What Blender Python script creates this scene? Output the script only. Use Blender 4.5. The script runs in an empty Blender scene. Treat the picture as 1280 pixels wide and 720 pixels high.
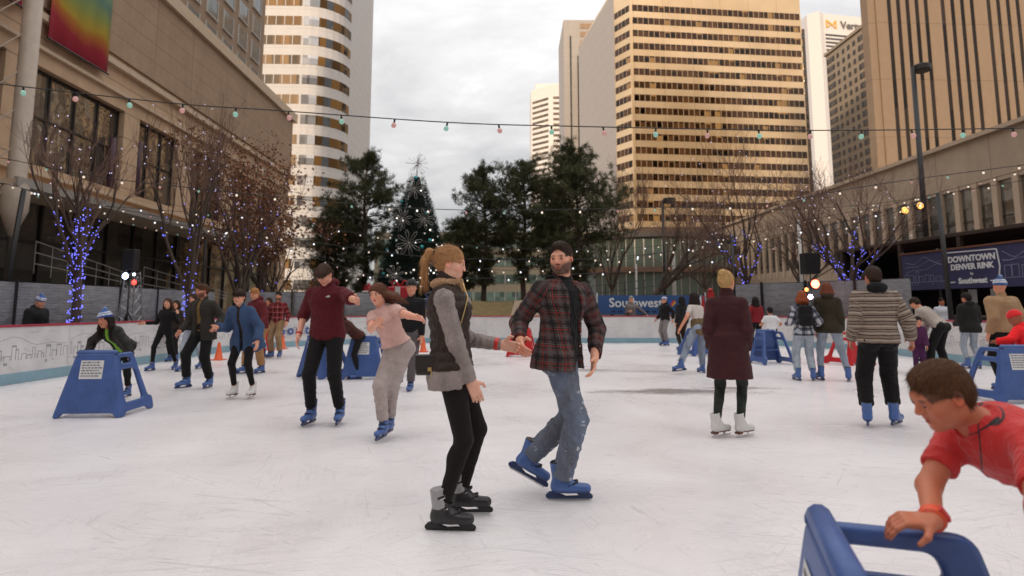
import bpy, bmesh, math, random
import numpy as np
from mathutils import Vector, Matrix
R = math.radians
rng = np.random.RandomState(7)
random.seed(11)
sc = bpy.context.scene
COL = sc.collection

# ------------------------------------------------------------------ camera maths
FPX, CX, CY, HCAM = 760.0, 640.0, 297.0, 1.32
TILT = math.atan(88.0 / FPX)
CT, ST = math.cos(TILT), math.sin(TILT)
def ray(u, v):
    x = (u - CX) / FPX; up = (CY - v) / FPX
    return np.array([x, CT - up * ST, ST + up * CT])
def P(u, v, Y):
    d = ray(u, v); return np.array([0, 0, HCAM]) + d * (Y / d[1])
def G(u, v, z=0.0):
    d = ray(u, v); return np.array([0, 0, HCAM]) + d * ((z - HCAM) / d[2])

# ------------------------------------------------------------------ objects
def link(o, parent=None):
    COL.objects.link(o)
    if parent is not None: o.parent = parent
    return o
def tag(o, label=None, cat=None, group=None, kind=None):
    if label: o['label'] = label
    if cat: o['category'] = cat
    if group: o['group'] = group
    if kind: o['kind'] = kind
    return o
def empty(name, loc=(0, 0, 0), rz=0.0, **k):
    o = bpy.data.objects.new(name, None); link(o)
    o.location = loc; o.rotation_euler = (0, 0, rz); o.empty_display_size = .2
    return tag(o, **k)
def copy_tree(o, parent=None):
    c = o.copy(); COL.objects.link(c); c.parent = parent
    for ch in list(o.children): copy_tree(ch, c)
    return c

class MB:
    def __init__(s): s.v = []; s.f = []; s.m = []; s.n = 0
    def add(s, vs, fs, m=0):
        b = s.n; s.v.extend([tuple(map(float, p)) for p in vs]); s.n += len(vs)
        for f in fs: s.f.append(tuple(b + i for i in f)); s.m.append(m)
        return s
    def box(s, x0, x1, y0, y1, z0, z1, m=0):
        return s.add([(x0,y0,z0),(x1,y0,z0),(x1,y1,z0),(x0,y1,z0),(x0,y0,z1),(x1,y0,z1),(x1,y1,z1),(x0,y1,z1)],
              [(0,3,2,1),(4,5,6,7),(0,1,5,4),(1,2,6,5),(2,3,7,6),(3,0,4,7)], m)
    def quad(s, a, b, c, d, m=0): return s.add([a, b, c, d], [(0, 1, 2, 3)], m)
    def tube(s, pts, r, n=8, m=0, caps=True):
        pts = [np.array(p, float) for p in pts]; k = len(pts)
        rr = r if hasattr(r, '__len__') else [r] * k
        vs = []; pu = None
        for i, p in enumerate(pts):
            t = pts[min(i+1, k-1)] - pts[max(i-1, 0)]; t = t / (np.linalg.norm(t) + 1e-9)
            if pu is None:
                a = np.array([0, 0, 1.]) if abs(t[2]) < .9 else np.array([1., 0, 0])
                pu = np.cross(t, a)
            pu = pu - t * pu.dot(t); pu = pu / (np.linalg.norm(pu) + 1e-9); w = np.cross(t, pu)
            for j in range(n):
                a = 2 * math.pi * j / n; vs.append(p + rr[i] * (pu * math.cos(a) + w * math.sin(a)))
        fs = []
        for i in range(k - 1):
            for j in range(n):
                a = i*n+j; b = i*n+(j+1) % n; fs.append((a, b, b+n, a+n))
        if caps: fs.append(tuple(range(n-1, -1, -1))); fs.append(tuple((k-1)*n + j for j in range(n)))
        return s.add(vs, fs, m)
    def lathe(s, prof, c=(0,0,0), n=16, m=0):
        vs = []; k = len(prof)
        for (r, z) in prof:
            for j in range(n):
                a = 2*math.pi*j/n; vs.append((c[0]+r*math.cos(a), c[1]+r*math.sin(a), c[2]+z))
        fs = []
        for i in range(k-1):
            for j in range(n):
                a = i*n+j; b = i*n+(j+1) % n; fs.append((a, b, b+n, a+n))
        fs.append(tuple(range(n-1, -1, -1))); fs.append(tuple((k-1)*n+j for j in range(n)))
        return s.add(vs, fs, m)
    def sphere(s, c, r, n=8, k=6, m=0):
        r = r if hasattr(r, '__len__') else (r, r, r)
        vs = [(c[0], c[1], c[2]-r[2])]; fs = []
        for i in range(1, k):
            a = -math.pi/2 + math.pi*i/k
            for j in range(n):
                b = 2*math.pi*j/n; vs.append((c[0]+r[0]*math.cos(a)*math.cos(b), c[1]+r[1]*math.cos(a)*math.sin(b), c[2]+r[2]*math.sin(a)))
        vs.append((c[0], c[1], c[2]+r[2])); top = len(vs)-1
        for j in range(n): fs.append((0, 1+(j+1) % n, 1+j)); fs.append((top, top-n+j, top-n+(j+1) % n))
        for i in range(k-2):
            for j in range(n):
                a = 1+i*n+j; b = 1+i*n+(j+1) % n; fs.append((a, b, b+n, a+n))
        return s.add(vs, fs, m)
    def prism(s, pts, dirn, m=0):
        n = len(pts); d = np.array(dirn, float); a = [np.array(p, float) for p in pts]
        return s.add(a + [p + d for p in a], [tuple(range(n-1, -1, -1)), tuple(range(n, 2*n))] + [(i, (i+1) % n, n+(i+1) % n, n+i) for i in range(n)], m)
    def mesh(s, name, mats, smooth=False):
        me = bpy.data.meshes.new(name); me.from_pydata(s.v, [], s.f)
        for m in (mats if isinstance(mats, (list, tuple)) else [mats]): me.materials.append(m)
        me.polygons.foreach_set('material_index', s.m)
        if smooth: me.polygons.foreach_set('use_smooth', [True]*len(s.f))
        me.update(); return me
    def build(s, name, mats, parent=None, smooth=False, bevel=0, fixn=True, **k):
        me = s.mesh(name, mats, smooth)
        if fixn:
            bm = bmesh.new(); bm.from_mesh(me); bmesh.ops.recalc_face_normals(bm, faces=bm.faces); bm.to_mesh(me); bm.free()
        o = link(bpy.data.objects.new(name, me), parent)
        if bevel:
            b = o.modifiers.new('bevel', 'BEVEL'); b.width = bevel; b.segments = 2; b.limit_method = 'ANGLE'
        return tag(o, **k)

def np_mesh(name, V, F, mats, parent=None, smooth=True, col=None, mi=None, **k):
    me = bpy.data.meshes.new(name); nf = len(F); fs = F.shape[1]
    me.vertices.add(len(V)); me.vertices.foreach_set('co', np.asarray(V, np.float32).ravel())
    me.loops.add(nf*fs); me.loops.foreach_set('vertex_index', np.asarray(F, np.int32).ravel())
    me.polygons.add(nf); me.polygons.foreach_set('loop_start', np.arange(0, nf*fs, fs, dtype=np.int32))
    me.polygons.foreach_set('loop_total', np.full(nf, fs, np.int32))
    me.update(calc_edges=True)
    me.polygons.foreach_set('use_smooth', np.full(nf, smooth))
    for m in (mats if isinstance(mats, (list, tuple)) else [mats]): me.materials.append(m)
    if mi is not None: me.polygons.foreach_set('material_index', np.asarray(mi, np.int32))
    if col is not None:
        a = me.color_attributes.new('Col', 'FLOAT_COLOR', 'POINT')
        c4 = np.ones((len(V), 4), np.float32); c4[:, :3] = col; a.data.foreach_set('color', c4.ravel())
    me.validate()
    o = link(bpy.data.objects.new(name, me), parent); return tag(o, **k)

def curve_mesh(name, loops, thick, bevel, mat, res=8):
    """flat outline with holes in the local XZ plane, given a thickness along Y with rounded edges"""
    cu = bpy.data.curves.new('tmp', 'CURVE'); cu.dimensions = '2D'; cu.fill_mode = 'BOTH'
    cu.extrude = max(thick/2 - bevel, 0); cu.bevel_depth = bevel; cu.bevel_resolution = 2; cu.offset = -bevel
    for lp in loops:
        sp = cu.splines.new('POLY'); sp.points.add(len(lp)-1); sp.use_cyclic_u = True
        for q, (x, z) in zip(sp.points, lp): q.co = (x, z, 0, 1)
    o = bpy.data.objects.new('tmp', cu); COL.objects.link(o)
    me = bpy.data.meshes.new_from_object(o.evaluated_get(bpy.context.evaluated_depsgraph_get()))
    me.transform(Matrix.Rotation(R(90), 4, 'X')); me.name = name
    bpy.data.objects.remove(o); bpy.data.curves.remove(cu)
    me.materials.clear(); me.materials.append(mat)
    return me
def text_mesh(body, size, mat, bold=0.0, extrude=.004, spacing=1.0):
    cu = bpy.data.curves.new('tmp', 'FONT'); cu.body = body; cu.size = size; cu.extrude = extrude; cu.offset = bold
    cu.align_x = 'CENTER'; cu.align_y = 'CENTER'; cu.space_character = spacing; cu.resolution_u = 3
    o = bpy.data.objects.new('tmp', cu); COL.objects.link(o)
    me = bpy.data.meshes.new_from_object(o.evaluated_get(bpy.context.evaluated_depsgraph_get()))
    me.transform(Matrix.Rotation(R(90), 4, 'X'))
    bpy.data.objects.remove(o); bpy.data.curves.remove(cu); me.materials.clear(); me.materials.append(mat)
    return me
def rrect(x0, x1, z0, z1, r, n=5):
    p = []
    for cx, cz, a0 in ((x1-r, z1-r, 0), (x0+r, z1-r, 90), (x0+r, z0+r, 180), (x1-r, z0+r, 270)):
        for i in range(n+1):
            a = R(a0 + 90*i/n); p.append((cx + r*math.cos(a), cz + r*math.sin(a)))
    return p
def rpoly(pts, r, n=5):
    out = []; k = len(pts)
    for i in range(k):
        p = np.array(pts[i], float); a = np.array(pts[i-1], float); b = np.array(pts[(i+1) % k], float)
        da = (a-p); la = np.linalg.norm(da); db = (b-p); lb = np.linalg.norm(db); rr = min(r, la*.45, lb*.45)
        s = p + da/la*rr; e = p + db/lb*rr
        for j in range(n+1):
            t = j/n; q = (1-t)**2*s + 2*t*(1-t)*p + t*t*e; out.append((q[0], q[1]))
    return out

# ------------------------------------------------------------------ materials
def srgb(r, g, b):
    f = lambda c: (c/255/12.92) if c/255 <= .04045 else ((c/255+.055)/1.055)**2.4
    return (f(r), f(g), f(b))
class NT:
    def __init__(s, m): s.t = m.node_tree; s.n = s.t.nodes; s.l = s.t.links
    def new(s, ty, **kw):
        n = s.n.new(ty)
        for k, v in kw.items(): setattr(n, k, v)
        return n
    def val(s, sock, v):
        if hasattr(v, 'is_linked') or isinstance(v, bpy.types.NodeSocket): s.l.new(v, sock)
        else: sock.default_value = v
    def math(s, op, a, b=0.0, c=0.0, clamp=False):
        n = s.new('ShaderNodeMath', operation=op, use_clamp=clamp); s.val(n.inputs[0], a); s.val(n.inputs[1], b); s.val(n.inputs[2], c); return n.outputs[0]
    def mix(s, f, a, b, mode='MIX'):
        n = s.new('ShaderNodeMix', data_type='RGBA', blend_type=mode); s.val(n.inputs[0], f)
        s.val(n.inputs[6], a if isinstance(a, bpy.types.NodeSocket) else (*a[:3], 1)); s.val(n.inputs[7], b if isinstance(b, bpy.types.NodeSocket) else (*b[:3], 1)); return n.outputs[2]
    def noise(s, vec, scale, detail=3, rough=.5, dist=0.0):
        n = s.new('ShaderNodeTexNoise'); s.l.new(vec, n.inputs['Vector']); n.inputs['Scale'].default_value = scale
        n.inputs['Detail'].default_value = detail; n.inputs['Roughness'].default_value = rough; n.inputs['Distortion'].default_value = dist; return n.outputs['Fac']
    def map(s, vec, scale=(1,1,1), loc=(0,0,0), rot=(0,0,0)):
        n = s.new('ShaderNodeMapping'); s.l.new(vec, n.inputs[0]); n.inputs['Scale'].default_value = scale; n.inputs['Location'].default_value = loc; n.inputs['Rotation'].default_value = rot; return n.outputs[0]
    def ramp(s, fac, stops, interp='LINEAR'):
        n = s.new('ShaderNodeValToRGB'); s.l.new(fac, n.inputs[0]); n.color_ramp.interpolation = interp
        e = n.color_ramp.elements
        while len(e) < len(stops): e.new(.5)
        for q, (p, c) in zip(e, stops): q.position = p; q.color = (*c[:3], 1) if hasattr(c, '__len__') else (c, c, c, 1)
        return n.outputs[0]
    def sep(s, vec):
        n = s.new('ShaderNodeSeparateXYZ'); s.l.new(vec, n.inputs[0]); return n.outputs
    def comb(s, x, y, z):
        n = s.new('ShaderNodeCombineXYZ'); s.val(n.inputs[0], x); s.val(n.inputs[1], y); s.val(n.inputs[2], z); return n.outputs[0]
def mat(name):
    m = bpy.data.materials.new(name); m.use_nodes = True; t = NT(m)
    bs = m.node_tree.nodes['Principled BSDF']; co = t.new('ShaderNodeTexCoord')
    return m, t, bs, co
def pm(name, c, rough=.6, metal=0., var=.12, vs=3., bump=0., bs_=40., spec=.5, sheen=0., emit=None, es=1., trans=0., world=False, stretch=(1,1,1), coat=0.):
    m, t, b, co = mat(name); vec = co.outputs['Object']
    if world: vec = t.new('ShaderNodeNewGeometry').outputs['Position']
    if stretch != (1,1,1): vec = t.map(vec, stretch)
    if var:
        n = t.noise(vec, vs, 4, .6); n2 = t.noise(vec, vs*7, 2, .5)
        k = t.math('ADD', t.math('MULTIPLY', n, .75), t.math('MULTIPLY', n2, .25))
        k = t.ramp(k, [(.3, 0.), (.7, 1.)])
        t.l.new(t.mix(k, [x*(1-var) for x in c], [min(1, x*(1+var)) for x in c]), b.inputs['Base Color'])
    else: b.inputs['Base Color'].default_value = (*c, 1)
    b.inputs['Roughness'].default_value = rough; b.inputs['Metallic'].default_value = metal
    b.inputs['Specular IOR Level'].default_value = spec
    if sheen: b.inputs['Sheen Weight'].default_value = sheen
    if coat: b.inputs['Coat Weight'].default_value = coat
    if trans: b.inputs['Transmission Weight'].default_value = trans
    if emit: b.inputs['Emission Color'].default_value = (*emit, 1); b.inputs['Emission Strength'].default_value = es
    if bump:
        bn = t.new('ShaderNodeBump'); bn.inputs['Strength'].default_value = bump; bn.inputs['Distance'].default_value = .01
        t.l.new(t.noise(vec, bs_, 5, .6), bn.inputs['Height']); t.l.new(bn.outputs[0], b.inputs['Normal'])
    return m

# ------------------------------------------------------------------ distance fields -> one continuous surface
f32 = np.float32
def nrm(v): v = np.asarray(v, float); return v / (np.linalg.norm(v) + 1e-12)
class Field:
    def __init__(s): s.p = []
    def put(s, fn, lo, hi, k=.02, op='u'): s.p.append((fn, np.asarray(lo, float), np.asarray(hi, float), k, op)); return s
    def cap(s, a, b, ra, rb, k=.02, op='u', sq=None):
        a = np.asarray(a, float); b = np.asarray(b, float); r = max(ra, rb)
        ab = b - a; L2 = max(ab.dot(ab), 1e-9)
        def fn(p):
            q = p - a.astype(f32); t = np.clip((q @ ab.astype(f32)) / f32(L2), 0, 1)
            e = q - t[..., None] * ab.astype(f32)
            if sq is not None:  # squash along a direction: (dir, factor)
                d, fac = sq; c = e @ np.asarray(d, f32); e = e + (c*(1/fac-1))[..., None]*np.asarray(d, f32)
            return np.sqrt((e*e).sum(-1)) - (ra + (rb-ra)*t)
        return s.put(fn, np.minimum(a, b)-r, np.maximum(a, b)+r, k, op)
    def ell(s, c, rad, M=None, k=.02, op='u'):
        c = np.asarray(c, float); rad = np.asarray(rad, float); M = np.eye(3) if M is None else np.asarray(M, float)
        r = rad.max()
        Mf = M.astype(f32)
        def fn(p):
            q = (p - c.astype(f32)) @ Mf   # columns of M = axes
            k0 = np.sqrt(((q/rad.astype(f32))**2).sum(-1)) + 1e-6; k1 = np.sqrt(((q/(rad*rad).astype(f32))**2).sum(-1)) + 1e-6
            return k0*(k0-1)/k1
        return s.put(fn, c-r, c+r, k, op)
    def box(s, c, half, M=None, r=.005, k=.01, op='u'):
        c = np.asarray(c, float); half = np.asarray(half, float); M = np.eye(3) if M is None else np.asarray(M, float)
        rr = np.linalg.norm(half)
        def fn(p):
            q = np.abs((p - c.astype(f32)) @ M.astype(f32)) - (half - r).astype(f32)
            return np.sqrt((np.maximum(q, 0)**2).sum(-1)) + np.minimum(q.max(-1), 0) - r
        return s.put(fn, c-rr, c+rr, k, op)
    def loft(s, o, u, r, f, L, keys, twist=0., k=.03, op='u'):
        o = np.asarray(o, float); keys = np.asarray(keys, float)
        tk = keys[:, 0]; rad = keys[:, 1:3].max() + abs(keys[:, 3]).max()
        e0 = o + u*L*tk[0]; e1 = o + u*L*tk[-1]; tw = R(twist)
        u_, r_, f_ = [np.asarray(a, f32) for a in (u, r, f)]
        def fn(p):
            q = p - o.astype(f32); z = q @ u_; t = np.clip(z/L, tk[0], tk[-1]); x = q @ r_; y = q @ f_
            if tw:
                a = tw*np.clip(t, 0, 1); ca = np.cos(a); sa = np.sin(a); x, y = x*ca + y*sa, -x*sa + y*ca
            w = np.interp(t, tk, keys[:, 1]).astype(f32); d = np.interp(t, tk, keys[:, 2]).astype(f32); yo = np.interp(t, tk, keys[:, 3]).astype(f32)
            y = y - yo
            k0 = np.sqrt((x/w)**2 + (y/d)**2) + 1e-6; k1 = np.sqrt((x/w**2)**2 + (y/d**2)**2) + 1e-6
            dr = k0*(k0-1)/k1; dz = np.abs(z - t*L)
            return np.where(dz > 1e-4, np.sqrt(np.maximum(dr, 0)**2 + dz**2), dr)
        return s.put(fn, np.minimum(e0, e1)-rad, np.maximum(e0, e1)+rad, k, op)
    def half(s, c, n, k=.004):
        """cut away everything on the side n points to"""
        c = np.asarray(c, float); n = nrm(n)
        def fn(p): return -((p - c.astype(f32)) @ n.astype(f32))
        return s.put(fn, [-99]*3, [99]*3, k, 's')
    def mesh(s, h, lo=None, hi=None):
        pr = [q for q in s.p if q[4] == 'u']
        if lo is None:
            lo = np.min([q[1] for q in pr], 0); hi = np.max([q[2] for q in pr], 0)
        lo = np.asarray(lo, float) - 3*h; hi = np.asarray(hi, float) + 3*h
        n = np.ceil((hi-lo)/h).astype(int) + 1
        D = np.full(n, .2, f32)
        ax = [(lo[i] + np.arange(n[i])*h).astype(f32) for i in range(3)]
        for fn, a, b, k, op in s.p:
            mg = k + 3*h
            i0 = np.clip(np.floor((a-mg-lo)/h).astype(int), 0, n); i1 = np.clip(np.ceil((b+mg-lo)/h).astype(int)+1, 0, n)
            if (i1 <= i0).any(): continue
            sl = tuple(slice(i0[j], i1[j]) for j in range(3))
            g = np.stack(np.meshgrid(*[ax[j][sl[j]] for j in range(3)], indexing='ij'), -1)
            d = fn(g).astype(f32); A = D[sl]
            if op == 'u':
                t = np.clip(.5 + .5*(d-A)/k, 0, 1); D[sl] = d*(1-t) + A*t - k*t*(1-t)
            else:
                d = -d; t = np.clip(.5 - .5*(d-A)/k, 0, 1); D[sl] = d*(1-t) + A*t + k*t*(1-t)
        D[0] = D[-1] = .1; D[:, 0] = D[:, -1] = .1; D[:, :, 0] = D[:, :, -1] = .1
        return surfnet(D, lo, h)
def surfnet(D, lo, h):
    S = D < 0
    c = [S[i:S.shape[0]-1+i, j:S.shape[1]-1+j, k:S.shape[2]-1+k] for i in (0, 1) for j in (0, 1) for k in (0, 1)]
    cnt = sum(x.astype(np.int8) for x in c); act = (cnt > 0) & (cnt < 8)
    idx = np.argwhere(act)
    if len(idx) == 0: return np.zeros((0, 3)), np.zeros((0, 4), int)
    offs = np.array([(i, j, k) for i in (0, 1) for j in (0, 1) for k in (0, 1)])
    val = np.stack([D[tuple((idx+o).T)] for o in offs], 1)
    acc = np.zeros((len(idx), 3)); m = np.zeros(len(idx))
    for a in range(8):
        for b in range(a+1, 8):
            if np.abs(offs[a]-offs[b]).sum() != 1: continue
            x = (val[:, a] < 0) != (val[:, b] < 0)
            t = np.where(x, val[:, a]/(val[:, a]-val[:, b]+1e-12), 0)
            acc += (offs[a] + t[:, None]*(offs[b]-offs[a]))*x[:, None]; m += x
    V = lo + (idx + acc/m[:, None])*h
    M = np.full(act.shape, -1, np.int64); M[act] = np.arange(len(idx))
    F = []
    for ax in range(3):
        a = np.moveaxis(S, ax, 0); MM = np.moveaxis(M, ax, 0)
        e = a[:-1, 1:-1, 1:-1] != a[1:, 1:-1, 1:-1]; ii = np.argwhere(e)
        if not len(ii): continue
        i, j, k = ii.T; q = np.stack([MM[i, j, k], MM[i, j+1, k], MM[i, j+1, k+1], MM[i, j, k+1]], 1)
        flip = a[i, j+1, k+1]
        if ax == 1: flip = ~flip
        q = np.where(flip[:, None], q, q[:, ::-1]); F.append(q)
    F = np.concatenate(F); F = F[(F >= 0).all(1)]
    return V, F
def vnormals(V, F):
    a = V[F[:, 2]] - V[F[:, 0]]; b = V[F[:, 3]] - V[F[:, 1]]; n = np.cross(a, b); N = np.zeros_like(V)
    for i in range(4): np.add.at(N, F[:, i], n)
    return N/(np.linalg.norm(N, axis=1)[:, None]+1e-12)
def relax(V, F, it=1, lam=.5):
    E = np.concatenate([F[:, [0, 1]], F[:, [1, 2]], F[:, [2, 3]], F[:, [3, 0]]]); n = len(V); cnt = np.bincount(E[:, 0], minlength=n) + np.bincount(E[:, 1], minlength=n)
    for _ in range(it):
        S = np.stack([np.bincount(E[:, 0], V[E[:, 1], j], n) + np.bincount(E[:, 1], V[E[:, 0], j], n) for j in range(3)], 1)
        V = V + lam*(S/np.maximum(cnt, 1)[:, None] - V)
    return V
def waves(V, wl, seed=0, n=5, aniso=(1, 1, 1)):
    r = np.random.RandomState(seed); p = V*np.asarray(aniso); o = np.zeros(len(V))
    w = np.stack([np.sin(p @ r.normal(size=3)*2*math.pi/(wl*2.7) + r.rand()*7) for _ in range(3)], 1)*wl*.35
    p = p + w
    for i in range(n):
        d = nrm(r.normal(size=3)); s = wl*(.6+.8*r.rand()); q = np.sin(p @ d*2*math.pi/s + r.rand()*7); o += (1-2*np.abs(q)**.8) if i % 2 else q
    return o/n
# ================================================================== PEOPLE
UP = np.array([0, 0, 1.])
def rotv(v, ax, a):
    ax = nrm(ax); c, s_ = math.cos(a), math.sin(a); v = np.asarray(v, float)
    return v*c + np.cross(ax, v)*s_ + ax*ax.dot(v)*(1-c)
def ik(a, b, l1, l2, hint):
    d = b-a; L = np.linalg.norm(d); mx = (l1+l2)*.998
    if L > mx: b = a + d*mx/L; L = mx; d = b-a
    ca = (l1*l1+L*L-l2*l2)/(2*l1*L); ca = max(-1, min(1, ca)); dn = d/L
    h = hint - dn*np.dot(hint, dn); h = nrm(h)
    return a + dn*l1*ca + h*l1*math.sqrt(1-ca*ca), b

def skin_mat():
    m, t, b, co = mat('skin'); a = t.new('ShaderNodeAttribute', attribute_name='Col')
    n = t.noise(co.outputs['Object'], 60, 4, .6); c = t.mix(t.math('MULTIPLY', n, .4), a.outputs['Color'], (.80, .62, .58), 'MULTIPLY')
    t.l.new(c, b.inputs['Base Color']); b.inputs['Roughness'].default_value = .5
    b.inputs['Subsurface Weight'].default_value = .12; b.inputs['Subsurface Radius'].default_value = (.012, .004, .002); b.inputs['Subsurface Scale'].default_value = .5
    b.inputs['Specular IOR Level'].default_value = .4
    bn = t.new('ShaderNodeBump'); bn.inputs['Strength'].default_value = .12; bn.inputs['Distance'].default_value = .002
    t.l.new(t.noise(co.outputs['Object'], 180, 3, .6), bn.inputs['Height']); t.l.new(bn.outputs[0], b.inputs['Normal'])
    return m
def attr_mat(name, rough=.8, bump=.3, bs_=120, sheen=.2, stretch=(1,1,1), var=.25):
    m, t, b, co = mat(name); a = t.new('ShaderNodeAttribute', attribute_name='Col')
    v = t.map(co.outputs['Object'], stretch); n = t.noise(v, bs_, 4, .65)
    c = t.mix(t.ramp(n, [(.3, 0.), (.7, 1.)]), t.mix(1., a.outputs['Color'], (1-var,)*3, 'MULTIPLY'), a.outputs['Color'])
    t.l.new(c, b.inputs['Base Color']); b.inputs['Roughness'].default_value = rough; b.inputs['Sheen Weight'].default_value = sheen
    bn = t.new('ShaderNodeBump'); bn.inputs['Strength'].default_value = bump; bn.inputs['Distance'].default_value = .006
    t.l.new(n, bn.inputs['Height']); t.l.new(bn.outputs[0], b.inputs['Normal']); return m
SKIN = skin_mat()
HAIR = attr_mat('hair', .6, .5, 210, .0, (1.6, 1.6, .10), .5); HAIR.node_tree.nodes['Principled BSDF'].inputs['Specular IOR Level'].default_value = .18
KNIT = attr_mat('knit wool', .9, .5, 160)
DYE = attr_mat('dyed cloth', .85, .35, 130)
EYE = pm('eyeball', (.42, .38, .36), .2, var=0); IRIS = pm('iris', (.035, .018, .010), .1, var=0)

def cloth(name, c, rough=.88, var=.16, bump=.35, bs_=220, sheen=.04, fold=.7):
    m, t, b, co = mat(name); v = co.outputs['Object']
    n = t.noise(v, 9, 4, .6); n2 = t.noise(v, 180, 2, .5)
    k = t.ramp(t.math('ADD', t.math('MULTIPLY', n, .7), t.math('MULTIPLY', n2, .3)), [(.32, 0.), (.68, 1.)])
    t.l.new(t.mix(k, [x*(1-var) for x in c], [min(1, x*(1+var)) for x in c]), b.inputs['Base Color'])
    b.inputs['Roughness'].default_value = rough; b.inputs['Sheen Weight'].default_value = sheen; b.inputs['Specular IOR Level'].default_value = .25
    cloth_bump(t, b, v, bump, bs_, fold); return m
def cloth_bump(t, b, v, bump=.35, bs_=220, fold=.5):
    fine = t.noise(v, bs_, 3, .6)
    w = t.noise(t.map(v, (1.3, 1.3, .8)), 13, 3, .45, 1.4)
    h = t.math('ADD', t.math('MULTIPLY', fine, .09), t.math('MULTIPLY', t.math('ABSOLUTE', t.math('SUBTRACT', w, .5)), fold*2.2))
    bn = t.new('ShaderNodeBump'); bn.inputs['Strength'].default_value = min(1, bump*1.6); bn.inputs['Distance'].default_value = .02
    t.l.new(h, bn.inputs['Height']); t.l.new(bn.outputs[0], b.inputs['Normal'])
def plaid(name, base, lines, size=.11, diag=.6):
    """lines: (offset 0-1, width, colour, strength)"""
    m, t, b, co = mat(name); v = co.outputs['Object']; x, y, z = t.sep(t.new('ShaderNodeAttribute', attribute_name='Pat').outputs['Vector'])
    w = t.noise(v, 7, 2); w = t.math('MULTIPLY', t.math('SUBTRACT', w, .5), .012)
    gx = t.math('FRACT', t.math('DIVIDE', t.math('ADD', x, w), size))
    gz = t.math('FRACT', t.math('DIVIDE', t.math('ADD', z, w), size)); c = base
    for off, wd, lc, st in lines:
        for g in (gx, gz):
            d = t.math('ABSOLUTE', t.math('SUBTRACT', g, off)); f = t.math('MULTIPLY', t.math('LESS_THAN', d, wd), st)
            c = t.mix(f, c, lc)
    n = t.noise(v, 240, 2); c = t.mix(t.math('MULTIPLY', n, .5), c, (.3, .3, .3), 'MULTIPLY')
    t.l.new(c, b.inputs['Base Color']); b.inputs['Roughness'].default_value = .9; b.inputs['Sheen Weight'].default_value = .03; b.inputs['Specular IOR Level'].default_value = .2
    cloth_bump(t, b, v, .35, 240, .45); return m
def bands(name, stops, size, wob=.02):
    m, t, b, co = mat(name); v = co.outputs['Object']; x, y, z = t.sep(t.new('ShaderNodeAttribute', attribute_name='Pat').outputs['Vector'])
    w = t.math('MULTIPLY', t.math('SUBTRACT', t.noise(v, 5, 2), .5), wob)
    g = t.math('FRACT', t.math('DIVIDE', t.math('ADD', z, w), size)); c = t.ramp(g, stops, 'CONSTANT')
    n = t.noise(v, 260, 3, .7); c = t.mix(t.math('MULTIPLY', n, .7), c, (.35, .33, .3), 'MULTIPLY')
    t.l.new(c, b.inputs['Base Color']); b.inputs['Roughness'].default_value = .95; b.inputs['Sheen Weight'].default_value = .06
    cloth_bump(t, b, v, .5, 260, .4); return m
def denim(name, dark, light, rips=0.):
    m, t, b, co = mat(name); v = co.outputs['Object']
    n = t.noise(t.map(v, (1, 1, .45)), 7, 5, .62); c = t.ramp(n, [(.36, dark), (.66, light)])
    n2 = t.noise(v, 300, 2); c = t.mix(t.math('MULTIPLY', n2, .35), c, (.7, .7, .75))
    if rips:
        z = t.sep(v)[2]; r = t.noise(t.map(v, (1, 1, 2.4)), 9, 3, .6)
        c = t.mix(t.ramp(r, [(.66-rips, 0.), (.70-rips, 1.)]), c, (.52, .54, .57))
    t.l.new(c, b.inputs['Base Color']); b.inputs['Roughness'].default_value = .88; b.inputs['Specular IOR Level'].default_value = .25
    cloth_bump(t, b, v, .5, 260, .9); return m

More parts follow.
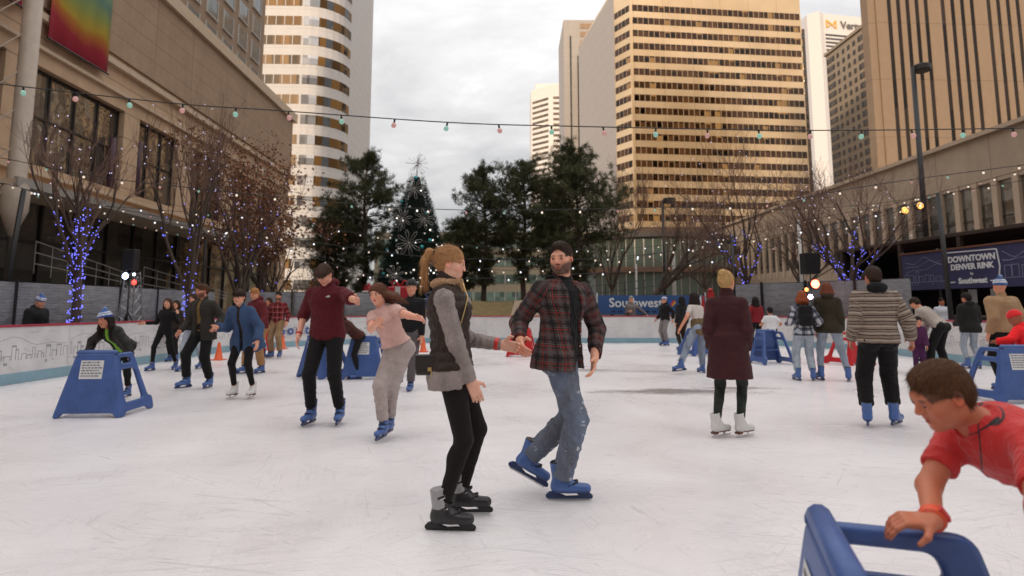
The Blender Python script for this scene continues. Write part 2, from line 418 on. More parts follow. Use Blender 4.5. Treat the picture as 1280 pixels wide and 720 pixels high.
# ---- skates: one prototype of each style, origin at the ankle, toe along +Y, blade edge at z = -0.14
def make_skate(kind, h=.0055):
    root = Field()
    F_ = root
    F_.cap((0, -.035, -.052), (0, .055, -.058), .040, .040, .03).cap((0, .05, -.058), (.004, .165, -.062), .040, .034, .03)
    F_.cap((0, -.012, -.04), (0, -.028, .115 if kind != 'figure' else .10), .046, .052, .035)
    F_.cap((0, .04, -.03), (0, .0, .03), .036, .040, .03)
    F_.half((0, 0, -.088), (0, 0, -1)).half((0, -.03, .118 if kind != 'figure' else .105), (0, -.15, 1))
    if kind == 'figure': F_.ell((0, -.02, .115), (.034, .04, .05), k=.006, op='s')
    V, F = F_.mesh(h); z, y = V[:, 2], V[:, 1]
    c = {'blue': (.065, .135, .36), 'black': (.022, .020, .021), 'figure': (.66, .64, .62)}[kind]
    col = np.tile(c, (len(V), 1))
    if kind == 'black': col[(z > .0 - (y > -.01)*.0) & (y < .022)] = (.33, .32, .32)
    if kind == 'figure': col[z < -.082] = (.16, .05, .03)
    if kind == 'blue': col[z < -.07] = (.035, .075, .23); col[z > .108] = (.02, .02, .025)
    m = BOOT[kind]
    ob = np_mesh('ice_skate', V, F, m, None, True, col)
    ys = MB()
    if kind == 'figure':
        ys.prism([(-.030, -.075, -.088), (-.030, .0, -.088), (-.030, -.012, -.112), (-.030, -.062, -.112)], (.06, 0, 0), 0)
        ys.prism([(-.034, .0, -.086), (-.034, .17, -.086), (-.034, .17, -.094), (-.034, .0, -.094)], (.068, 0, 0), 0)
        ys.build('heel', SOLE_BROWN, ob, bevel=.003)
        b = MB(); b.prism([(-.0022, -.085, -.126), (-.0022, .185, -.126), (-.0022, .205, -.115), (-.0022, .2, -.138), (-.0022, .185, -.14), (-.0022, -.085, -.14)], (.0044, 0, 0))
        for yy in (-.035, .105, ): b.prism([(-.003, yy-.022, -.094 - (.018 if yy < 0 else 0)), (-.003, yy+.028, -.094 - (.018 if yy < 0 else 0)), (-.003, yy+.012, -.128), (-.003, yy-.008, -.128)], (.006, 0, 0))
        b.build('blade', STEEL, ob)
        l = MB()
        for i in range(7): 
            zz = .095-i*.022; yy = .022+i*.009 + max(0, i-3)*.012; l.tube([(-.022, yy-.004, zz), (0, yy+.010, zz+.006), (.022, yy-.004, zz-.004)], .0028, 5)
        l.build('lace', LACE, ob)
    else:
        hm = BOOT_DARK if kind == 'blue' else BOOT_BLACK
        outer = rpoly([(-.10, -.128), (.205, -.128), (.212, -.108), (.175, -.082), (-.085, -.082), (-.112, -.108)], .012)
        hole = rpoly([(-.028, -.090), (.095, -.091), (.118, -.108), (.03, -.112)], .004)
        me = curve_mesh('blade_holder', [outer, hole], .022, .004, hm); me.transform(Matrix.Rotation(R(90), 4, 'Z'))
        link(bpy.data.objects.new('blade_holder', me), ob)
        b = MB(); b.prism([(-.002, -.095, -.127), (-.002, .195, -.127), (-.002, .185, -.14), (-.002, -.085, -.14)], (.004, 0, 0)); b.build('blade', STEEL, ob)
        for (zz, yy, w) in ((.085, .034, .046), (.02, .052, .042), (-.022, .092, .040)):
            b = MB(); b.tube([(-w-.004, yy-.055, zz-.014), (-w*.75, yy-.012, zz), (-.012, yy+.014, zz+.010), (.014, yy+.014, zz+.008), (w*.78, yy-.012, zz-.004), (w+.004, yy-.055, zz-.018)], .0075, 6)
            b.build('strap', STRAP, ob, smooth=True)
            b = MB()
            for sx in (1,): b.tube([(sx*w*.80, yy-.02, zz), (sx*w*.98, yy-.045, zz-.012), (sx*w*1.02, yy-.038, zz-.026), (sx*w*.88, yy-.012, zz-.014), (sx*w*.80, yy-.02, zz)], .0032, 5); b.build('buckle', STEEL if kind == 'blue' else LACE, ob)
    return ob
BOOT = {'blue': attr_mat('blue plastic boot', .33, .06, 40, 0, var=.12), 'black': attr_mat('black plastic boot', .38, .06, 40, 0, var=.15), 'figure': attr_mat('white leather boot', .45, .15, 60, 0, var=.12)}
BOOT_DARK = pm('dark blue plastic', (.018, .036, .115), .35); BOOT_BLACK = pm('black plastic', (.012, .011, .012), .35)
STEEL = pm('blade steel', (.55, .55, .56), .25, .95, var=.05); SOLE_BROWN = pm('brown sole leather', (.13, .042, .022), .45)
LACE = pm('white lace', (.72, .70, .68), .7, var=.05); STRAP = pm('black strap', (.012, .012, .014), .55)
SKATE = {}
def skate(kind, parent, M):
    if kind not in SKATE: SKATE[kind] = o = make_skate(kind)
    else: o = copy_tree(SKATE[kind])
    o.parent = parent; o.matrix_local = Matrix([list(r) + [0] for r in M[:3]] + [[0, 0, 0, 1]]) if False else M
    return o

class Person: pass
TK = {'m': [(-.30,.160,.105,-.012),(-.12,.165,.11,-.014),(0,.168,.115,-.014),(.2,.152,.105,-.004),(.42,.142,.098,.0),(.70,.166,.118,.006),(.86,.160,.104,.0),(.96,.095,.072,-.004),(1.02,.06,.056,-.006)],
      'f': [(-.30,.155,.105,-.012),(-.12,.172,.115,-.018),(0,.165,.112,-.014),(.2,.132,.092,-.002),(.42,.122,.086,.0),(.70,.142,.112,.010),(.86,.138,.09,.0),(.96,.08,.062,-.004),(1.02,.05,.05,-.006)]}
def person(feet, Hgt, yaw, label, sex='m', lean=0, side=0, twist=0, head=(0, 0, 0), hands=None, feetp=None, top=None, inner=None, bottom=None, shoes='blue',
           hair=None, skin=(.42, .22, .15), beard=None, beanie=None, hipoff=(0, 0, 0), hint=None, extras=None, hmin=None, group=None, hs=1.0, bulk=1.0, crop=None, Y=None,
           scarf=None, look=0., grip=.35, mouth=0., legs=True, brow=True, hipup=0., hfwd=0., mat_extra=None, gripd=None, wristup=None):
    if Y is None: g = G(*feet)
    else: g = P(feet[0], feet[1], Y); g[2] = 0
    Yb = g[1]; kpx = FPX/(Yb*1.0)
    h = hmin or min(.015, max(.0046, .88/kpx)); hg = h*1.12
    s = (Hgt-.05)/1.70; far = kpx < 75
    ya = R(yaw); f = np.array([-math.sin(ya), math.cos(ya), 0]); r = np.array([math.cos(ya), math.sin(ya), 0])
    O = np.array([g[0], g[1], 0.])
    def J(sp, base=None, fr=None):
        if sp[0] == 'px': return P(sp[1], sp[2], Yb+sp[3])
        rr, ff, uu = fr; return base + (rr*sp[0] + ff*sp[1] + uu*sp[2])*s
    root = empty('person', tuple(O), ya, label=label, cat='person', group=group)
    Rl = np.stack([r, f, UP], 1)
    def loc(V): return (V - O) @ Rl
    hip = O + UP*(.14 + .822*s + hipup) + r*hipoff[0] + f*hipoff[1] + UP*hipoff[2]
    u = rotv(rotv(UP, r, -R(lean)), f, R(side)); 
    fT = rotv(rotv(f, r, -R(lean)), f, R(side)); rT = np.cross(fT, u)
    L = .50*s; neck = hip + u*L
    tw = R(twist); rS = rotv(rT, u, tw); fS = rotv(fT, u, tw)
    shw = (.168 if sex == 'm' else .148)*s*bulk
    SH = {'R': neck - u*.076*s + rS*shw, 'L': neck - u*.076*s - rS*shw}
    hy, hp_, hr = head
    fH = rotv(fS, u, R(hy)); rH = np.cross(fH, u); 
    upH = nrm(u*.55 + UP*.45) if lean > 15 else u
    rH = nrm(rH); fH = nrm(np.cross(upH, rH)); upH = np.cross(rH, fH)
    fH2 = rotv(fH, rH, -R(hp_)); uH = rotv(upH, rH, -R(hp_)); fH2, uH, rH = fH2, rotv(uH, fH2, R(hr)), rotv(rH, fH2, R(hr))
    hsz = s**.45*hs*1.0
    hc = neck + nrm(u*.7+upH*.3)*.066*s + uH*.088*hsz + fH2*(.012+hfwd)
    Hm = np.stack([rH, fH2, uH], 1)
    def hpt(x, y, z): return hc + (rH*x + fH2*y + uH*z)*hsz
    hands = hands or {}; feetp = feetp or {}; hint = hint or {}
    EL, WR, KN, AN, FY = {}, {}, {}, {}, {}
    for sd, sg in (('R', 1), ('L', -1)):
        sp = hands.get(sd, (.055*sg, .06, -.518)); tgt = J(sp, SH[sd], (rS, fS, UP if sp[0] != 'px' and lean > 0 else u))
        hn = hint.get(sd, None); hn = (-fS*.9 + rS*sg*.22 - u*.35) if hn is None else (rS*hn[0] + fS*hn[1] + UP*hn[2])
        EL[sd], WR[sd] = ik(SH[sd], tgt, .285*s, .255*s, hn)
        fp = feetp.get(sd, {}); 
        if 'px' in fp: a = P(fp['px'][0], fp['px'][1], Yb + fp['px'][2])
        else:
            o = fp.get('o', (.095*sg, 0, 0)); a = O + r*o[0]*s + f*o[1]*s + UP*(.14 + o[2])
        fy = R(fp.get('yaw', 6*-sg)); ft = rotv(f, UP, fy); ft = rotv(ft, np.cross(ft, UP), -R(fp.get('pitch', 0)))
        hj = hip + rT*.085*s*sg - u*.02*s
        kh = f*.95 + ft*.3 + r*sg*.08
        KN[sd], AN[sd] = ik(hj, a, .43*s, .412*s, kh); FY[sd] = ft
        SH['h'+sd] = hj
    # ---------------- body
    B = Field(); bk = bulk
    def torso(F_, off, t0, t1, flare=0., k=.03, sub=1.0, keys=None):
        kk = [(t, (w*bk)*s + off, (d*bk)*s + off, y*s) for t, w, d, y in (keys or TK[sex]) if t0 < t < t1]
        def at(t):
            K = np.array(keys or TK[sex]); return (t, np.interp(t, K[:, 0], K[:, 1])*bk*s+off, np.interp(t, K[:, 0], K[:, 2])*bk*s+off, np.interp(t, K[:, 0], K[:, 3])*s)
        a = at(t0); fq = lambda t: flare*max(0., min(1., (.25-t)/(.25-t0))) if t0 < .2 else (flare if t <= t0 else 0.)
        kk = [(q[0], q[1]+fq(q[0]), q[2]+fq(q[0]), q[3]) for q in [a]+kk+[at(t1)]]
        F_.loft(hip, u, rT, fT, L, kk, twist=twist, k=k)
    def arms(F_, off, upto=1., ro=None, k=.02, shoulder=True, sides='RL', cuff=None, puff=0.):
        for sd in sides:
            if shoulder: F_.cap(neck - u*.040*s, SH[sd], (.038)*s+off*.8, .044*s*bk+off*.85, .035)
            ue = min(upto/.5, 1.)
            F_.cap(SH[sd], SH[sd] + (EL[sd]-SH[sd])*ue, .050*s*bk+off, (.041*bk+puff)*s+off, k+.008)
            if upto > .5:
                fe = (upto-.5)/.5; F_.cap(EL[sd], EL[sd] + (WR[sd]-EL[sd])*fe, (.040*bk+puff)*s+off, (cuff if cuff else (.040-.012*fe)*s+off), k)
    torso(B, 0, -.02, 1.0)
    arms(B, 0, 1., k=.015)
    B.cap(neck - u*.02*s, hpt(0, -.018, -.045), .054*s*(1 if sex == 'm' else .84), .052*hsz*(1 if sex == 'm' else .86), .02)
    if legs:
        for sd in 'RL':
            B.cap(SH['h'+sd], KN[sd], .082*s, .053*s, .03).cap(KN[sd], AN[sd] + (KN[sd]-AN[sd])*.1, .052*s, .036*s, .02)
    hh = hsz
    mf = 1.0 if sex == 'm' else .93
    B.ell(hpt(0, -.014, .026), np.array([.074, .094, .088])*hh, Hm, .02)
    B.ell(hpt(0, .026, -.034), np.array([.059*mf, .060, .078])*hh, Hm, .03)
    B.ell(hpt(0, .065, -.088), np.array([.025*mf, .023, .019])*hh, Hm, .022)
    for sx in (-1, 1):
        B.ell(hpt(.040*sx, .052, -.020), np.array([.020, .024, .022])*hh, Hm, .022)
        B.ell(hpt(.044*sx, .020, -.062), np.array([.020, .034, .020])*hh*mf, Hm, .022)
    B.ell(hpt(0, .070, .030), np.array([.050, .016, .013])*hh, Hm, .02)
    nf = 1.0 if sex == 'm' else .93
    B.cap(hpt(0, .080, .022), hpt(0, .103*nf, -.013), .0075*hh, .0105*hh*mf, .012*hh)
    if h < .011:
        for sx in (-1, 1):
            B.ell(hpt(.0125*sx, .096, -.018), np.array([.0085, .010, .0075])*hh, Hm, .006)
            B.ell(hpt(.031*sx, .094, .010), np.array([.017, .016, .012])*hh, Hm, .010*hh, 's')
            B.ell(hpt(.031*sx, .0745, .0100), np.array([.0150, .0145, .0125])*hh, Hm, .003)
        B.ell(hpt(0, .0835, -.044), np.array([.021*mf, .011, .0062])*hh, Hm, .008)
        for sx in (-1, 1): B.ell(hpt(.031*sx, .0775, .0195), np.array([.0165, .0125, .0055])*hh, Hm, .002); B.ell(hpt(.031*sx, .0755, .0015), np.array([.0155, .0125, .004])*hh, Hm, .003)
        B.ell(hpt(0, .081, -.057 - mouth*.008), np.array([.019*mf, .011, .0075])*hh, Hm, .008)
        if h < .0075 or mouth: B.ell(hpt(0, .100, -.0505-mouth*.002), np.array([.020, .010 + mouth*.012, .0014+mouth*.006])*hh, Hm, .003, 's')
    for sx in (-1, 1):
        Me = np.stack([rotv(rH, uH, R(-20*sx)), rotv(fH2, uH, R(-20*sx)), uH], 1); Me[:, 1] = rotv(Me[:, 1], rH, R(12)); Me[:, 2] = rotv(uH, rH, R(12))
        B.ell(hpt(.074*sx, -.008, .0), np.array([.010, .0195, .031])*hh, Me, .006)
        if h < .007: B.ell(hpt(.083*sx, -.002, .002), np.array([.008, .011, .019])*hh, Me, .005, 's')
    # hands
    HD = {}
    for sd, sg in (('R', 1), ('L', -1)):
        d = nrm(WR[sd]-EL[sd]); n = nrm(-rS*sg*.9 + (-fS*.25) - d*0); n = nrm(n - d*n.dot(d))
        if gripd and sd in gripd:
            d = nrm(gripd[sd][0]); n = nrm(np.asarray(gripd[sd][1], float) - d*np.dot(gripd[sd][1], d))
        l = np.cross(n, d)*sg; 
        if np.dot(l, fS) < 0 and not (gripd and sd in gripd): l = -l
        if gripd and sd in gripd and len(gripd[sd]) > 2 and np.dot(l, gripd[sd][2]) < 0: l = -l
        HD[sd] = (d, n, l); W = WR[sd]; ms = max(0, h*.7-.0085)
        gc = grip[sd] if isinstance(grip, dict) else grip
        B.box(W + (d*.048+n*.002)*s, np.array([.038, .0135+ms, .046])*s, np.stack([l, n, d], 1), .013*s, .012)
        B.cap(EL[sd] + (W-EL[sd])*.8, W + d*.02*s, .027*s, .023*s, .015, sq=(n, .8))
        for q, (lo, ln) in enumerate(((.028, .072), (.0095, .080), (-.0095, .074), (-.028, .058))):
            a = W + (d*.088 + l*lo)*s; dd = d + l*lo*1.6; cur = gc*(1+.12*q)
            for ph, fr in enumerate((.45, .31, .24)):
                dd = nrm(dd); dd = nrm(dd*math.cos(cur) + n*math.sin(cur)); b_ = a + dd*ln*fr*s
                B.cap(a, b_, (.0088-.0008*ph)*s+ms, (.0082-.0008*ph)*s+ms, .004); a = b_; n2 = n
        a = W + (d*.022 + l*.034 + n*.004)*s; dd = nrm(l*.75 + d*.6 + n*.35); b_ = a + dd*.042*s
        B.cap(W + (d*.012+l*.015)*s, b_, .014*s+ms, .0105*s+ms, .01); dd = nrm(l*.2 + d*.8 + n*(.45+gc*.4)); B.cap(b_, b_ + dd*.032*s, .0105*s+ms, .008*s+ms, .005)
    lo = hi = None
    if crop is not None: B.half(O+UP*crop, -UP)
    V, F = B.mesh(h)
    if crop is not None:
        pass
    # skin colour, lips, brows, beard, stubble are the skin's own colours
    q = (V - hc) @ Hm / hh; sk = np.array(skin); col = np.tile(sk, (len(V), 1))
    def blob(c, rad, cc, st=1.0, hard=3.0):
        nonlocal col
        e = np.sqrt((((q - np.array(c))/np.array(rad))**2).sum(1)); a = np.clip((1-e)*hard, 0, 1)*st; col = col*(1-a[:, None]) + np.array(cc)*a[:, None]
    hcol = np.array((hair or {}).get('c', (.03, .018, .012)))
    for sx in (-1, 1):
        blob((.045*sx, .06, -.022), (.03, .04, .025), sk*np.array([1.12, .78, .74]), .5, 1.5)
        if brow: blob((.031*sx, .088, .029), (.021, .02, .0050+.25*h), hcol*.8+sk*.12, .85)
        blob((.080*sx, -.005, 0), (.02, .03, .04), sk*np.array([1.15, .72, .66]), .6)
        if h >= .0055: blob((.031*sx, .088, .011), (.013, .02, .0042+.25*h), (.03, .02, .018), .9)
        else: blob((.031*sx, .088, .0185), (.0165, .018, .0028), (.04, .024, .02), .8)
    blob((0, .10, -.015), (.02, .02, .014), sk*np.array([1.15, .8, .76]), .5, 1.5)
    blob((0, .095, -.0445), (.0225, .02, .0062+.1*h), sk*np.array([.85, .42, .42]), .8); blob((0, .092, -.057), (.020, .02, .0068+.1*h), sk*np.array([.95, .45, .43]), .8)
    if mouth: blob((0, .088, -.0505-mouth*.002), (.017, .02, .0035+mouth*.003), (.05, .012, .01), .9)
    if hair and hair.get('style') in ('short', 'fringe', 'bun', 'pony', 'long', 'side') and beanie is None:
        ln_ = hair.get('line', 0.)
        fe = np.sqrt((((q - np.array((0, .128, -.030+ln_)))/np.array((.080, .088, .096)))**2).sum(1))
        m1 = np.clip((fe-1+.02*waves(q, .01, 5))*14+.35, 0, 1)
        for sx in (-1, 1):
            for c_, r_ in (((.075*sx, .052, -.034), (.045, .058, .056)), ((.085*sx, .012, -.024), (.030, .036, .036)), ((.09*sx, -.004, -.052), (.04, .046, .046))):
                m1 = m1*np.clip((np.sqrt((((q-np.array(c_))/np.array(r_))**2).sum(1))-1)*9+.4, 0, 1)
        m1 = m1*np.clip((q[:, 2]+.078)*45 - np.clip(q[:, 1]-.02, 0, 1)*20, 0, 1)*(np.abs(q[:, 2]) < .2)*(np.sqrt((q**2).sum(1)) < .16)
        m1 = m1*.9; col = col*(1-m1[:, None]) + hcol*m1[:, None]
    if beard is not None:
        inj = (q[:, 1] > -.01) & (q[:, 2] < -.005)
        e = np.maximum.reduce([np.clip((-.036 - q[:, 2] + np.abs(q[:, 0])*.50 + .004*waves(q, .012, 2))*38, 0, 1), np.clip(1-np.sqrt((q[:, 0]/.030)**2 + ((q[:, 2]+.035)/.009)**2), 0, 1)*2*(q[:, 1] > .07)])
        e = np.clip(e, 0, 1)*np.clip((q[:, 1]+.005)*50, 0, 1)*(q[:, 2] > -.13)*np.clip((.115-np.abs(q[:, 2]))*60, 0, 1)
        e *= 1 - np.clip(1.2-np.sqrt((q[:, 0]/.021)**2 + ((q[:, 2]+.051)/.012)**2), 0, 1)*(q[:, 1] > .07)
        e = np.clip(e, 0, 1)*.86; col = col*(1-e[:, None]) + np.array(beard)*e[:, None]
        Nn = vnormals(V, F); V = V + Nn*(e*.004*hh*(1+.5*waves(V, .012, 3)))[:, None]
    np_mesh('body', loc(V), F, SKIN, root, True, col)
    if h < .0072:
        for sx in (-1, 1):
            c = hpt(.031*sx, .0775, .0100); m_ = MB(); m_.sphere((0, 0, 0), .0122*hh, 16, 10)
            e = m_.build('eye', [EYE, IRIS], root, smooth=True)
            lk = rotv(rotv(fH2, uH, R(look)), rH, R(-2 - 0)); lkl = nrm(lk @ Rl)
            for p in e.data.polygons:
                if nrm(p.center).dot(lkl) > .70: p.material_index = 1
            e.location = loc(c)
    # ---------------- clothes
    def finish(name, F_, mt, amp=.005, wl=.09, seed=1, mod=None, parent=root, crop_=crop, **k):
        if crop_ is not None: F_.half(O+UP*(crop_-.02), -UP)
        V, F = F_.mesh(hg)
        if not len(V): return None
        V0 = loc(V); N = vnormals(V, F)
        U_ = V - hip; zc = U_ @ u; ta = np.clip(zc/L, 0, 1)*tw; cx_ = U_ @ rT; cy_ = U_ @ fT; cx2 = cx_*np.cos(ta)+cy_*np.sin(ta); cy2 = -cx_*np.sin(ta)+cy_*np.cos(ta)
        pat = np.stack([np.arctan2(cx2, cy2)*.155*s, zc*0, zc], 1)
        for sd in 'RL':
            best = np.full(len(V), 9.); 
            for a_, b_, o_ in ((SH[sd], EL[sd], 0.), (EL[sd], WR[sd], .285*s)):
                ab = b_-a_; l_ = np.linalg.norm(ab); d_ = ab/l_; t_ = np.clip((V-a_)@d_, 0, l_); e_ = V-a_-t_[:, None]*d_; ds = np.linalg.norm(e_, axis=1)
                m_ = (ds < best) & (ds < .082*s) & (((V-neck)@rS*(1 if sd == 'R' else -1)) > (.135*s if o_ == 0 else -1)) ; best = np.where(m_, ds, best)
                n1_ = nrm(np.cross(d_, fS)); n2_ = np.cross(d_, n1_)
                pat[m_] = np.stack([np.arctan2(e_@n1_, e_@n2_)*.055, t_*0, -(t_+o_)], 1)[m_]
        V = V + N*(amp*waves(V0, wl, seed) + amp*.3*waves(V0, wl*.5, seed+5, 4))[:, None]
        if mod: V = mod(V, N, V0)
        V = relax(V, F, 2 if h < .012 else 1)
        o = np_mesh(name, loc(V), F, mt, parent, True, **k)
        pa = o.data.attributes.new('Pat', 'FLOAT_VECTOR', 'POINT'); pa.data.foreach_set('vector', pat.astype(np.float32).ravel())
        return o
    def flat_sleeve_cut(F_, upto, sides='RL'):
        for sd in sides:
            a = SH[sd]+(EL[sd]-SH[sd])*min(upto/.5, 1) if upto <= .5 else EL[sd]+(WR[sd]-EL[sd])*((upto-.5)/.5)
            d = nrm(EL[sd]-SH[sd]) if upto <= .5 else nrm(WR[sd]-EL[sd])
            xx = nrm(np.cross(d, [.3, .5, .8])); F_.loft(a, d, xx, np.cross(d, xx), .075*s, [(0, .072*s, .072*s, 0), (1, .075*s, .075*s, 0)], k=.004, op='s')
    sd0 = int(abs(O[0]*37+O[1]*11)*10) % 1000
    sd0_ = [sd0]
    def garment(sp, name):
        F_ = Field(); off = sp.get('off', .022)*1.0; t0 = sp.get('hem', -.12) if not sp.get('coat') else .18; t1 = sp.get('t1', .985)
        torso(F_, off, t0, t1, sp.get('flare', .0), keys=sp.get('keys'))
        if sp.get('coat'):
            z0 = sp['coat']; tt = (z0 - hip[2])/L; tv = (hip[2]-z0)
            a = hip - UP*tv; w0, d0 = .185*s+off, .14*s+off
            F_.loft(a, UP, r, f, tv+.10, [(0, w0+sp.get('flare', .03), d0+sp.get('flare', .03), -.01), (.8, w0-.012, d0-.012, -.012), (1, w0-.028, d0-.02, -.010)], k=.06)
        up = sp.get('sleeve', .98)
        if up > 0: arms(F_, sp.get('aoff', .014), up, puff=sp.get('puff', 0.), cuff=sp.get('cuff')); 
        else: 
            F_.cap(neck-u*.05*s, neck - u*.05*s + rS*shw*.72, .05*s+off*.6, .045*s+off*.5, .03); F_.cap(neck-u*.05*s, neck - u*.05*s - rS*shw*.72, .05*s+off*.6, .045*s+off*.5, .03)
        cl = sp.get('collar')
        if cl == 'high': F_.cap(neck - u*.02*s, neck + u*.055*s + fS*.01, .074*s, .070*s, .02)
        elif cl == 'hood': F_.ell(neck - fS*.075*s + u*.035*s, (.105*s, .065*s, .062*s), np.stack([rS, fS, u], 1), .03); F_.cap(neck-u*.01*s, neck+u*.03*s, .078*s, .074*s, .02)
        elif cl == 'shirt': F_.cap(neck - u*.02*s, neck + u*.035*s - fS*.01, .074*s, .066*s, .014)
        elif cl == 'fur': F_.ell(neck + u*.02*s - fS*.03*s, (.115*s, .10*s, .055*s), np.stack([rS, fS, u], 1), .03)
        elif cl == 'crew': F_.cap(neck - u*.03*s, neck + u*.006*s, .070*s, .062*s, .014)
        if cl: F_.ell(neck + u*.10*s + fS*.035*s, (.046*s, .056*s, .085*s), np.stack([rS, fS, u], 1), .008, 's')
        if sp.get('bust'):
            for sx in (-1, 1): F_.ell(hip + u*L*.70 + fT*(.085*s) + rT*.062*s*sx, (.06*s, .055*s, .06*s), np.stack([rT, fT, u], 1), .03)
        if sp.get('belly'): F_.ell(hip + u*L*.3 + fT*.05*s, (.12*s, .09*s, .14*s), np.stack([rT, fT, u], 1), .04)
        if sp.get('open'):
            w = sp['open']; uu = nrm(neck-hip); a = hip + uu*L*(t0-.1); b_ = neck + uu*.0
            oo = sp.get('openoff', 0.)
            F_.loft(hip, u, rT, fT, L, [(t0-.15, w*1.7, .17, .155*s), (.3, w, .17, .17*s), (.85, w*.75, .15, .16*s), (1.15, w*.9, .15, .13*s)], twist=twist, k=.004, op='s')
        for e in sp.get('add', []): e(F_)
        flat_sleeve_cut(F_, up) if up > 0 else None
        zc = hip + u*L*t0
        # crisp hem: cut only near the body, below the hem line
        cb = zc - u*(.09) ; 
        if not sp.get('coat'): F_.loft(zc - u*.001, -u, rT, fT, .12, [(0, .21*s*bk+off, .19*s+off, 0), (1, .22*s+off, .19*s+off, 0)], k=.004, op='s') if sp.get('cuthem', False) else None
        else: F_.loft(np.array([hip[0], hip[1], sp['coat']-.005]), -UP, r, f, .15, [(0, .4, .3, 0), (1, .4, .3, 0)], k=.003, op='s')
        if sp.get('pre'): sp['pre'](F_)
        o = finish(name, F_, sp['mat'], sp.get('amp', .006), sp.get('wl', .10), sd0_[0], sp.get('mod'), **({'col': None} if True else {}))
        if sp.get('colfn') and o is not None:
            me = o.data; a = me.color_attributes.new('Col', 'FLOAT_COLOR', 'POINT'); vv = np.empty(len(me.vertices)*3); me.vertices.foreach_get('co', vv)
            c4 = np.ones((len(me.vertices), 4), np.float32); c4[:, :3] = sp['colfn'](vv.reshape(-1, 3)); a.data.foreach_set('color', c4.ravel())
        if sp.get('label'): o['label'] = sp['label']
        return o
    if inner: garment(dict(off=.008, aoff=.004, sleeve=.3, amp=.003, collar='crew', **{k: v for k, v in inner.items()}) if not set(inner) & {'off', 'aoff', 'sleeve', 'amp', 'collar'} else {**dict(off=.008, aoff=.004, sleeve=.3, amp=.003, collar='crew'), **inner}, inner.get('name', 't_shirt'))
    if top: garment(top, top.get('name', 'jacket'))
    if bottom and legs:
        F_ = Field(); off = bottom.get('off', .012); fit = bottom.get('fit', 0.); 
        torso(F_, off*.9, -.17, .24)
        for sd in 'RL':
            hj = SH['h'+sd]; an = AN[sd] + (KN[sd]-AN[sd])*bottom.get('cut', .20)*.5; fl = bottom.get('flare', 0)
            F_.ell(hj - fT*.045*s - u*.01*s, (.082*s+off, .075*s+off, .095*s+off), np.stack([rT, fT, u], 1), .03)
            F_.cap(hj, KN[sd], .084*s*bk+off, .055*s+off*1.1+fit*.6, .035).cap(KN[sd], an, .053*s+off*1.1+fit*.7, .038*s+off+fit+fl, .02)
            F_.ell(KN[sd]*.68 + AN[sd]*.32 - f*.016*s, (.044*s+off, .046*s+off, .09*s), np.stack([r, f, UP], 1), .02)
            d = nrm(an-KN[sd]); xx = nrm(np.cross(d, [.3, .9, .2])); F_.loft(an, d, xx, np.cross(d, xx), .14*s, [(0, .09*s, .09*s, 0), (1, .10*s, .10*s, 0)], k=.004, op='s')
        if bottom.get('short'): pass
        o = finish(bottom.get('name', 'trousers'), F_, bottom['mat'], bottom.get('amp', .006), bottom.get('wl', .085), sd0_[0])
        if bottom.get('label'): o['label'] = bottom['label']
    if shoes and legs:
        for sd in 'RL':
            ft = FY[sd]; sh = AN[sd]-KN[sd]; x = nrm(np.cross(ft, -nrm(sh)*.0 + UP)); z = np.cross(x, ft); sc_ = .98*max(s, .72) if s < .9 else s*.98
            Mw = np.eye(4); Mw[:3, 0] = Rl.T @ x*sc_; Mw[:3, 1] = Rl.T @ ft*sc_; Mw[:3, 2] = Rl.T @ z*sc_; Mw[:3, 3] = loc(AN[sd] + z*.14*(sc_-1)*1.0)
            skate(shoes, root, Matrix(Mw.tolist()))
    # ---------------- hair
    if hair and hair.get('style') != 'none':
        st = hair['style']; F_ = Field(); th = hair.get('th', .010)
        hln = hair.get('line', .0)
        if beanie is None or st in ('long', 'curly', 'pony'):
            tt_ = np.array([.0745, .0945, .0885]) + (th if st in ('long', 'curly') else np.array([th*.45, th*.6, th*1.0])); F_.ell(hpt(0, -.016, .027), tt_*hh, Hm, .01)
        if st in ('short', 'fade', 'side'):
            F_.ell(hpt(0, -.045, -.02), (np.array([.062, .054, .06])+th*.4)*hh, Hm, .02)
            F_.ell(hpt(0, .012+hair.get('quiff', 0.)*.8, .090), np.array([.054, .062, .024+hair.get('quiff', 0.)])*hh, Hm, .02)
        if st == 'fringe':
            F_.ell(hpt(.0, .045, .06), np.array([.075, .062, .050])*hh, Hm, .02); F_.ell(hpt(0, -.05, -.03), np.array([.068, .055, .06])*hh, Hm, .02)
        F_.ell(hpt(0, .128, -.030+hln), np.array([.080, .088, .096])*hh, Hm, .006, 's') if st != 'fringe' else F_.ell(hpt(0, .128, -.070), np.array([.078, .075, .088])*hh, Hm, .006, 's')
        for sx in (-1, 1):
            if st not in ('long', 'curly'): F_.ell(hpt(.085*sx, .012, -.024), np.array([.030, .036, .036])*hh, Hm, .005, 's'); F_.ell(hpt(.075*sx, .052, -.034), np.array([.045, .058, .056])*hh, Hm, .008, 's'); F_.ell(hpt(.09*sx, -.004, -.052), np.array([.04, .046, .046])*hh, Hm, .008, 's')
        if st in ('short', 'fade', 'side', 'fringe', 'bun', 'pony'): F_.half(hpt(0, -.06, -.072 if st in ('short', 'fringe', 'side') else -.06), -uH*.9 + fH2*.45)
        if st == 'bun': F_.ell(hpt(.0, -.080, .088), np.array([.050, .046, .044])*hh, Hm, .006); F_.ell(hpt(.01, -.10, .104), np.array([.030, .028, .02])*hh, Hm, .004)
